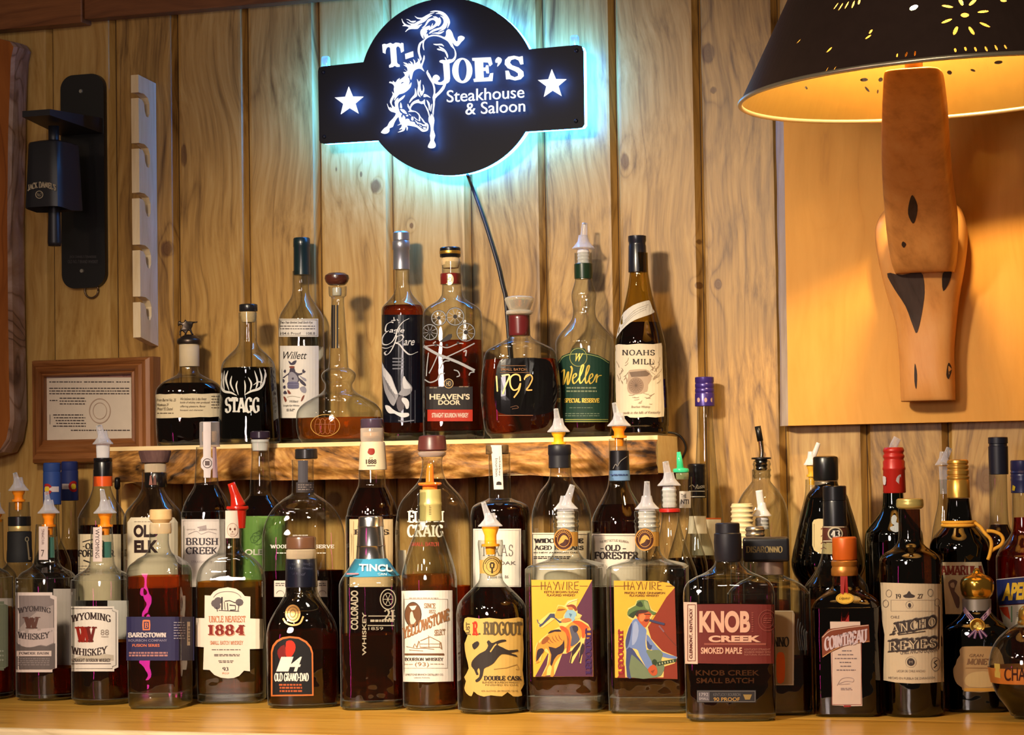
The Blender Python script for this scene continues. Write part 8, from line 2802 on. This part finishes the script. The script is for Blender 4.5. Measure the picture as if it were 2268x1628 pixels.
# dark cone
b = Bottle('liqueur_bottle', 'dark teardrop-shaped bottle with wide black screw cap and upright cream label', 1833, [(1420, 58), (1400, 60), (1310, 60), (1288, 66), (1272, 76), (1250, 82), (1225, 79), (1200, 73), (1160, 63), (1125, 53), (1100, 46), (1085, 36), (1076, 27), (1066, 24)], Y=-.165, glass=dict(kind='thin_glass', col=(110, 100, 96), rough=.02, edge=.3, pow=3.0), group=BK_G, ym=1180)
b.fill('ink', 1102, 8)
b.cap('screw_cap', [(1010, 20), (1012, 26), (1015, 27.6), (1030, 28), (1060, 28), (1065, 26)], mat('black_panel', (17, 17, 17), .3, spec=.5, var=0), xs=1828, label='black screw cap')
b.cap('neck_rim', [(1066, 24), (1068, 25), (1076, 25), (1078, 24)], gloss((110, 100, 84), .4, .4), xs=1829)
o = b.label((214, 194, 140), [(1799, 1158), (1803, 1151), (1812, 1149), (1846, 1149), (1852, 1156), (1852, 1220), (1846, 1228), (1815, 1226), (1803, 1219), (1799, 1208)], text='cream upright label')
pr = b.art()
pr.stroke((150, 120, 70), [(1803, 1160), (1803, 1212)], .8)
for y in (1172, 1188, 1204, 1216):
    pr.stroke((130, 56, 34), [(1818, y), (1824, y - 4), (1830, y)], 1.6, 1)
pr.build('print', o)
b = Bottle('liquor_bottle', 'clear bottle with slanting pourer and yellow cork peeking out left of the black cap', 1799, down([(1330, 34), (1220, 34), (1160, 30), (1130, 24), (1105, 17), (1085, 14), (1062, 13)]), Y=-.062, group=BK_G, ym=1150)
b.fill('dark', 1104, 8)
b.pourer((1813, 981), 1030, 17, x=1797, cork=(226, 170, 50), clen=26, clear=M_WHP)

# 43
b = Bottle('liqueur_bottle', 'clear bell-shaped liqueur bottle with tall black capsule and numbered neck band', 1850, down([(1330, 72), (1304, 71), (1292, 66), (1278, 55), (1262, 44), (1246, 36), (1228, 31), (1205, 28), (1165, 26), (1110, 25)]), Y=-.318, group=MID_G, ym=1220)
b.fill('gold', 1325, 8)
b.cap('capsule', [(1076, 24), (1078, 26), (1108, 26.4), (1109, 25.2), (1112, 26), (1164, 27), (1165, 26)], mat('black_panel', (19, 19, 24), .3, spec=.4, var=0), xs=1848, label='tall black capsule')
b.cap('neck_band', [(1165, 26.6), (1166, 27.4), (1200, 28.8), (1201, 28)], gloss((80, 36, 24), .45), xs=1849, label='brown neck band')
pr = Pr(b.fn(), .0022, 5)
for y in (1166, 1197):
    pr.rect((206, 190, 160), 1822, y, 1878, y + 2.4)
pr.ell((206, 190, 160), 1850, 1182, 17, 15, 1)
pr.ell((36, 24, 24), 1850, 1182, 14, 12, 2)
pr.text((226, 220, 210), '43', 1840, 1174, 1861, 1190, 'serif', tk=.26, th=.1, layer=3)
pr.build('print', b.obj)

# red cap green bottle
b = Bottle('liqueur_bottle', 'dark green round-shouldered bottle with red ribbed cap and stag emblem', 1980, down([(1330, 65), (1220, 65), (1190, 64), (1176, 61), (1160, 49), (1145, 37), (1130, 27), (1116, 23.5), (1092, 22.5)]), Y=-.258, glass=dict(kind='thin_glass', col=(40, 76, 44), rough=.015, edge=.2, pow=3.0), group=MID_G, ym=1180)
b.fill('ink', 1128, 8)
b.cap('screw_cap', [(991, 20), (993, 22), (997, 23.6), (1000, 23.6), (1003, 21.6), (1006, 21.6), (1009, 24), (1013, 24), (1016, 22), (1019, 22), (1022, 24.4), (1034, 24.4), (1036, 25.6), (1040, 25.6), (1042, 24.4), (1090, 25.4), (1092, 24)], gloss((176, 34, 26), .35, .1), xs=1979, label='red ribbed cap')
pr = Pr(b.fn(), .0026, 5)
for q in ([(32, 520), (62, 530), (60, 600), (38, 600)], [(165, 565), (180, 520), (215, 500), (215, 540), (245, 520), (248, 600), (210, 610), (190, 590)]):
    pr.poly((226, 216, 216) if q[0][0] < 100 else (206, 196, 200), zp('R8', q), 0, 2)
pr.build('cap_print', b.obj)
o = b.label((190, 200, 204), zp('R8', [(120, 930), (150, 905), (175, 935), (165, 980), (195, 990), (200, 1060), (160, 1080), (115, 1060), (105, 1030), (150, 1010), (120, 990)]), smooth=2, name='stag_emblem', step=5)
v, f = tube_mesh([b.pix(1975, 1000), b.pix(1980, 985), b.pix(1988, 970)], b.half(1980, 985, 1) * 9, 12)
o = link('spout', v, f, M_CLP, b.obj, True)
o['label'] = 'clear cut spout'
# clear pourer behind gold cap
b = Bottle('liquor_bottle', 'clear narrow bottle with slanting clear pourer, mostly hidden left of the gold cap', 2092, down([(1330, 32), (1240, 32), (1190, 30), (1150, 22), (1120, 15), (1090, 12), (1062, 11.5)]), Y=-.070, group=BK_G, ym=1150)
b.fill('gold', 1270, 8)
b.pourer((2103, 992), 1030, 19, x=2090, tipr=7)
b.cap('plug', [(1032, 10), (1094, 8)], M_CLP, xs=2089)

# gold cap with yellow cord
DKB = dict(kind='thin_glass', col=(92, 66, 54), rough=.015, edge=.25, pow=3.0)
b = Bottle('liqueur_bottle', 'brown bulb-necked bottle with ribbed gold cap and knotted yellow cord', 2124, down([(1330, 64), (1260, 63), (1240, 63.5), (1222, 66), (1205, 65), (1190, 58), (1176, 46), (1166, 37), (1156, 31), (1130, 27), (1104, 24)]), Y=-.256, glass=DKB, group=MID_G, ym=1180)
b.fill('ink', 1110, 8)
b.cap('screw_cap', [(1018, 20), (1020, 23), (1024, 24), (1026, 24), (1028, 21.8), (1030, 21.8), (1032, 24.2), (1036, 24.2), (1038, 22.4), (1040, 22.4), (1042, 24.4), (1050, 24.4), (1052, 22.6), (1054, 22.6), (1056, 25.2), (1060, 25.2), (1062, 23.4), (1064, 25), (1102, 25.6), (1103, 24)], gloss((206, 160, 74), .3, .7), xs=2121, label='ribbed gold cap')
yc = mat('cord', (232, 168, 52), .8, var=.1, scale=900, bump=.4)
k1 = b.half(2124, 1160, 1)
zc_ = b.pix(2124, 1160)[2]
pts = [((35.5 * k1) * math.cos(t * 2 * math.pi / 40), (35.5 * k1) * math.sin(t * 2 * math.pi / 40), zc_ + k1 * (3.4 if t < 41 else -3.4)) for t in range(41)]
pts2 = [((36.5 * k1) * math.cos(t * 2 * math.pi / 40), (36.5 * k1) * math.sin(t * 2 * math.pi / 40), zc_ - k1 * 3.6) for t in range(41)]
v, f = tube_mesh(pts, k1 * 4, 8)
v2_, f2_ = tube_mesh(pts2, k1 * 4, 8)
n0 = len(v)
v += v2_
f += [tuple(i + n0 for i in q) for q in f2_]


def off3(x, y, dy):
    q = b.pix(x, y, -dy)
    return (q[0], q[1], q[2])


for pts in ([off3(2160, 1158, -.016), off3(2172, 1168, -.028), off3(2182, 1182, -.036), off3(2192, 1192, -.036), off3(2196, 1205, -.036), off3(2193, 1225, -.036), off3(2188, 1240, -.036)],
            [off3(2185, 1176, -.034), off3(2200, 1177, -.034), off3(2216, 1184, -.034), off3(2222, 1196, -.034), off3(2216, 1208, -.034), off3(2202, 1216, -.034), off3(2194, 1222, -.034)]):
    c = catmull(pts, 4)
    v_, f_ = tube_mesh(c, k1 * 4, 8)
    n0 = len(v)
    v += v_
    f += [tuple(i + n0 for i in q) for q in f_]
o = link('cord', v, f, yc, b.obj, True)
o['label'] = 'yellow cord wound round the neck with a loose loop'
o = b.label((216, 200, 164), zp('R8', [(630, 1380), (1020, 1378), (1050, 1480), (1080, 1650), (1080, 1900), (660, 1900)]), text='cream label')
pr = b.art()
rd = (130, 48, 36)
pr.text(rd, 'AMARULA', *zb('R8', 600, 1410, 1050, 1515), 'serif', tk=.24, th=.09, gap=.02)
pr.poly((110, 86, 82), zp('F8', [(190, 400), (225, 375), (262, 390), (255, 420), (240, 470), (280, 520), (278, 600), (255, 600), (225, 520), (200, 450)]), 1, 2)
pr.poly((196, 180, 160), zp('F8', [(205, 410), (235, 400), (240, 440), (215, 440)]), 2, 2)
pr.build('print', o)
# navy capped
b = Bottle('liquor_bottle', 'clear bottle with black-topped navy capsule behind the yellow-corded bottle', 2212, down([(1330, 40), (1240, 40), (1205, 37), (1180, 30), (1160, 22), (1120, 20), (1050, 20), (1030, 19)]), Y=-.130, group=BK_G, ym=1130)
b.fill('deep', 1162, 8)
b.cap('capsule', [(968, 19), (969, 22), (982, 22), (983, 20), (988, 20.4), (989, 22), (1010, 22), (1050, 21.6), (1051, 20.4)], mat('black_panel', (22, 24, 40), .4, spec=.4, var=.02), xs=2210, label='navy capsule')
# blue banner label
b = Bottle('liqueur_bottle', 'red-orange aperitif bottle with navy cap and slanting blue banner, at the right edge', 2268, down([(1400, 64), (1250, 64), (1228, 61), (1212, 52), (1200, 42), (1190, 34), (1178, 28), (1150, 25), (1092, 24)]), Y=-.232, group=MID_G, ym=1200)
b.fill('red', 1146, 8)
b.cap('screw_cap', [(1019, 24), (1021, 26.5), (1040, 27), (1043, 25.6), (1047, 27.4), (1050, 26), (1054, 27.4), (1058, 26), (1062, 27.4), (1066, 26.4), (1091, 27), (1092, 25)], gloss((32, 36, 78), .3, .1), xs=2264, label='navy screw cap')
pr = Pr(b.fn(), .003, 5)
for x in (2240, 2268):
    pr.poly((206, 180, 40), [(x, 1086), (x + 3, 1074), (x + 9, 1078), (x + 7, 1087)])
pr.build('cap_print', b.obj)
o = b.label((34, 44, 104), zp('F8', [(572, 378), (700, 365), (860, 350), (1200, 345), (1200, 560), (800, 568), (596, 582)]), name='banner', text='navy banner')
pr = b.art()
pr.text((236, 190, 50), 'APEROL', *zb('F8', 628, 395, 960, 540), bold=.05, skew=.12, slope=-.06)
pr.stroke((220, 210, 206), zp('F8', [(572, 378), (700, 365), (860, 350), (1100, 345)]), 1.6)
pr.build('print', o)
o = b.label((206, 198, 176), zp('F8', [(598, 588), (800, 576), (1200, 570), (1200, 760), (640, 760)]), name='lower_label', text='pale lower label with orange corner')
pr = b.art()
pr.poly((206, 70, 30), zp('F8', [(600, 600), (670, 595), (690, 700), (640, 660)]))
pr.rect((120, 150, 110), *zb('F8', 694, 590, 706, 720), 1)
pr.fake((130, 120, 110), *zb('F8', 740, 640, 800, 680), 3, h=2)
pr.build('print', o)
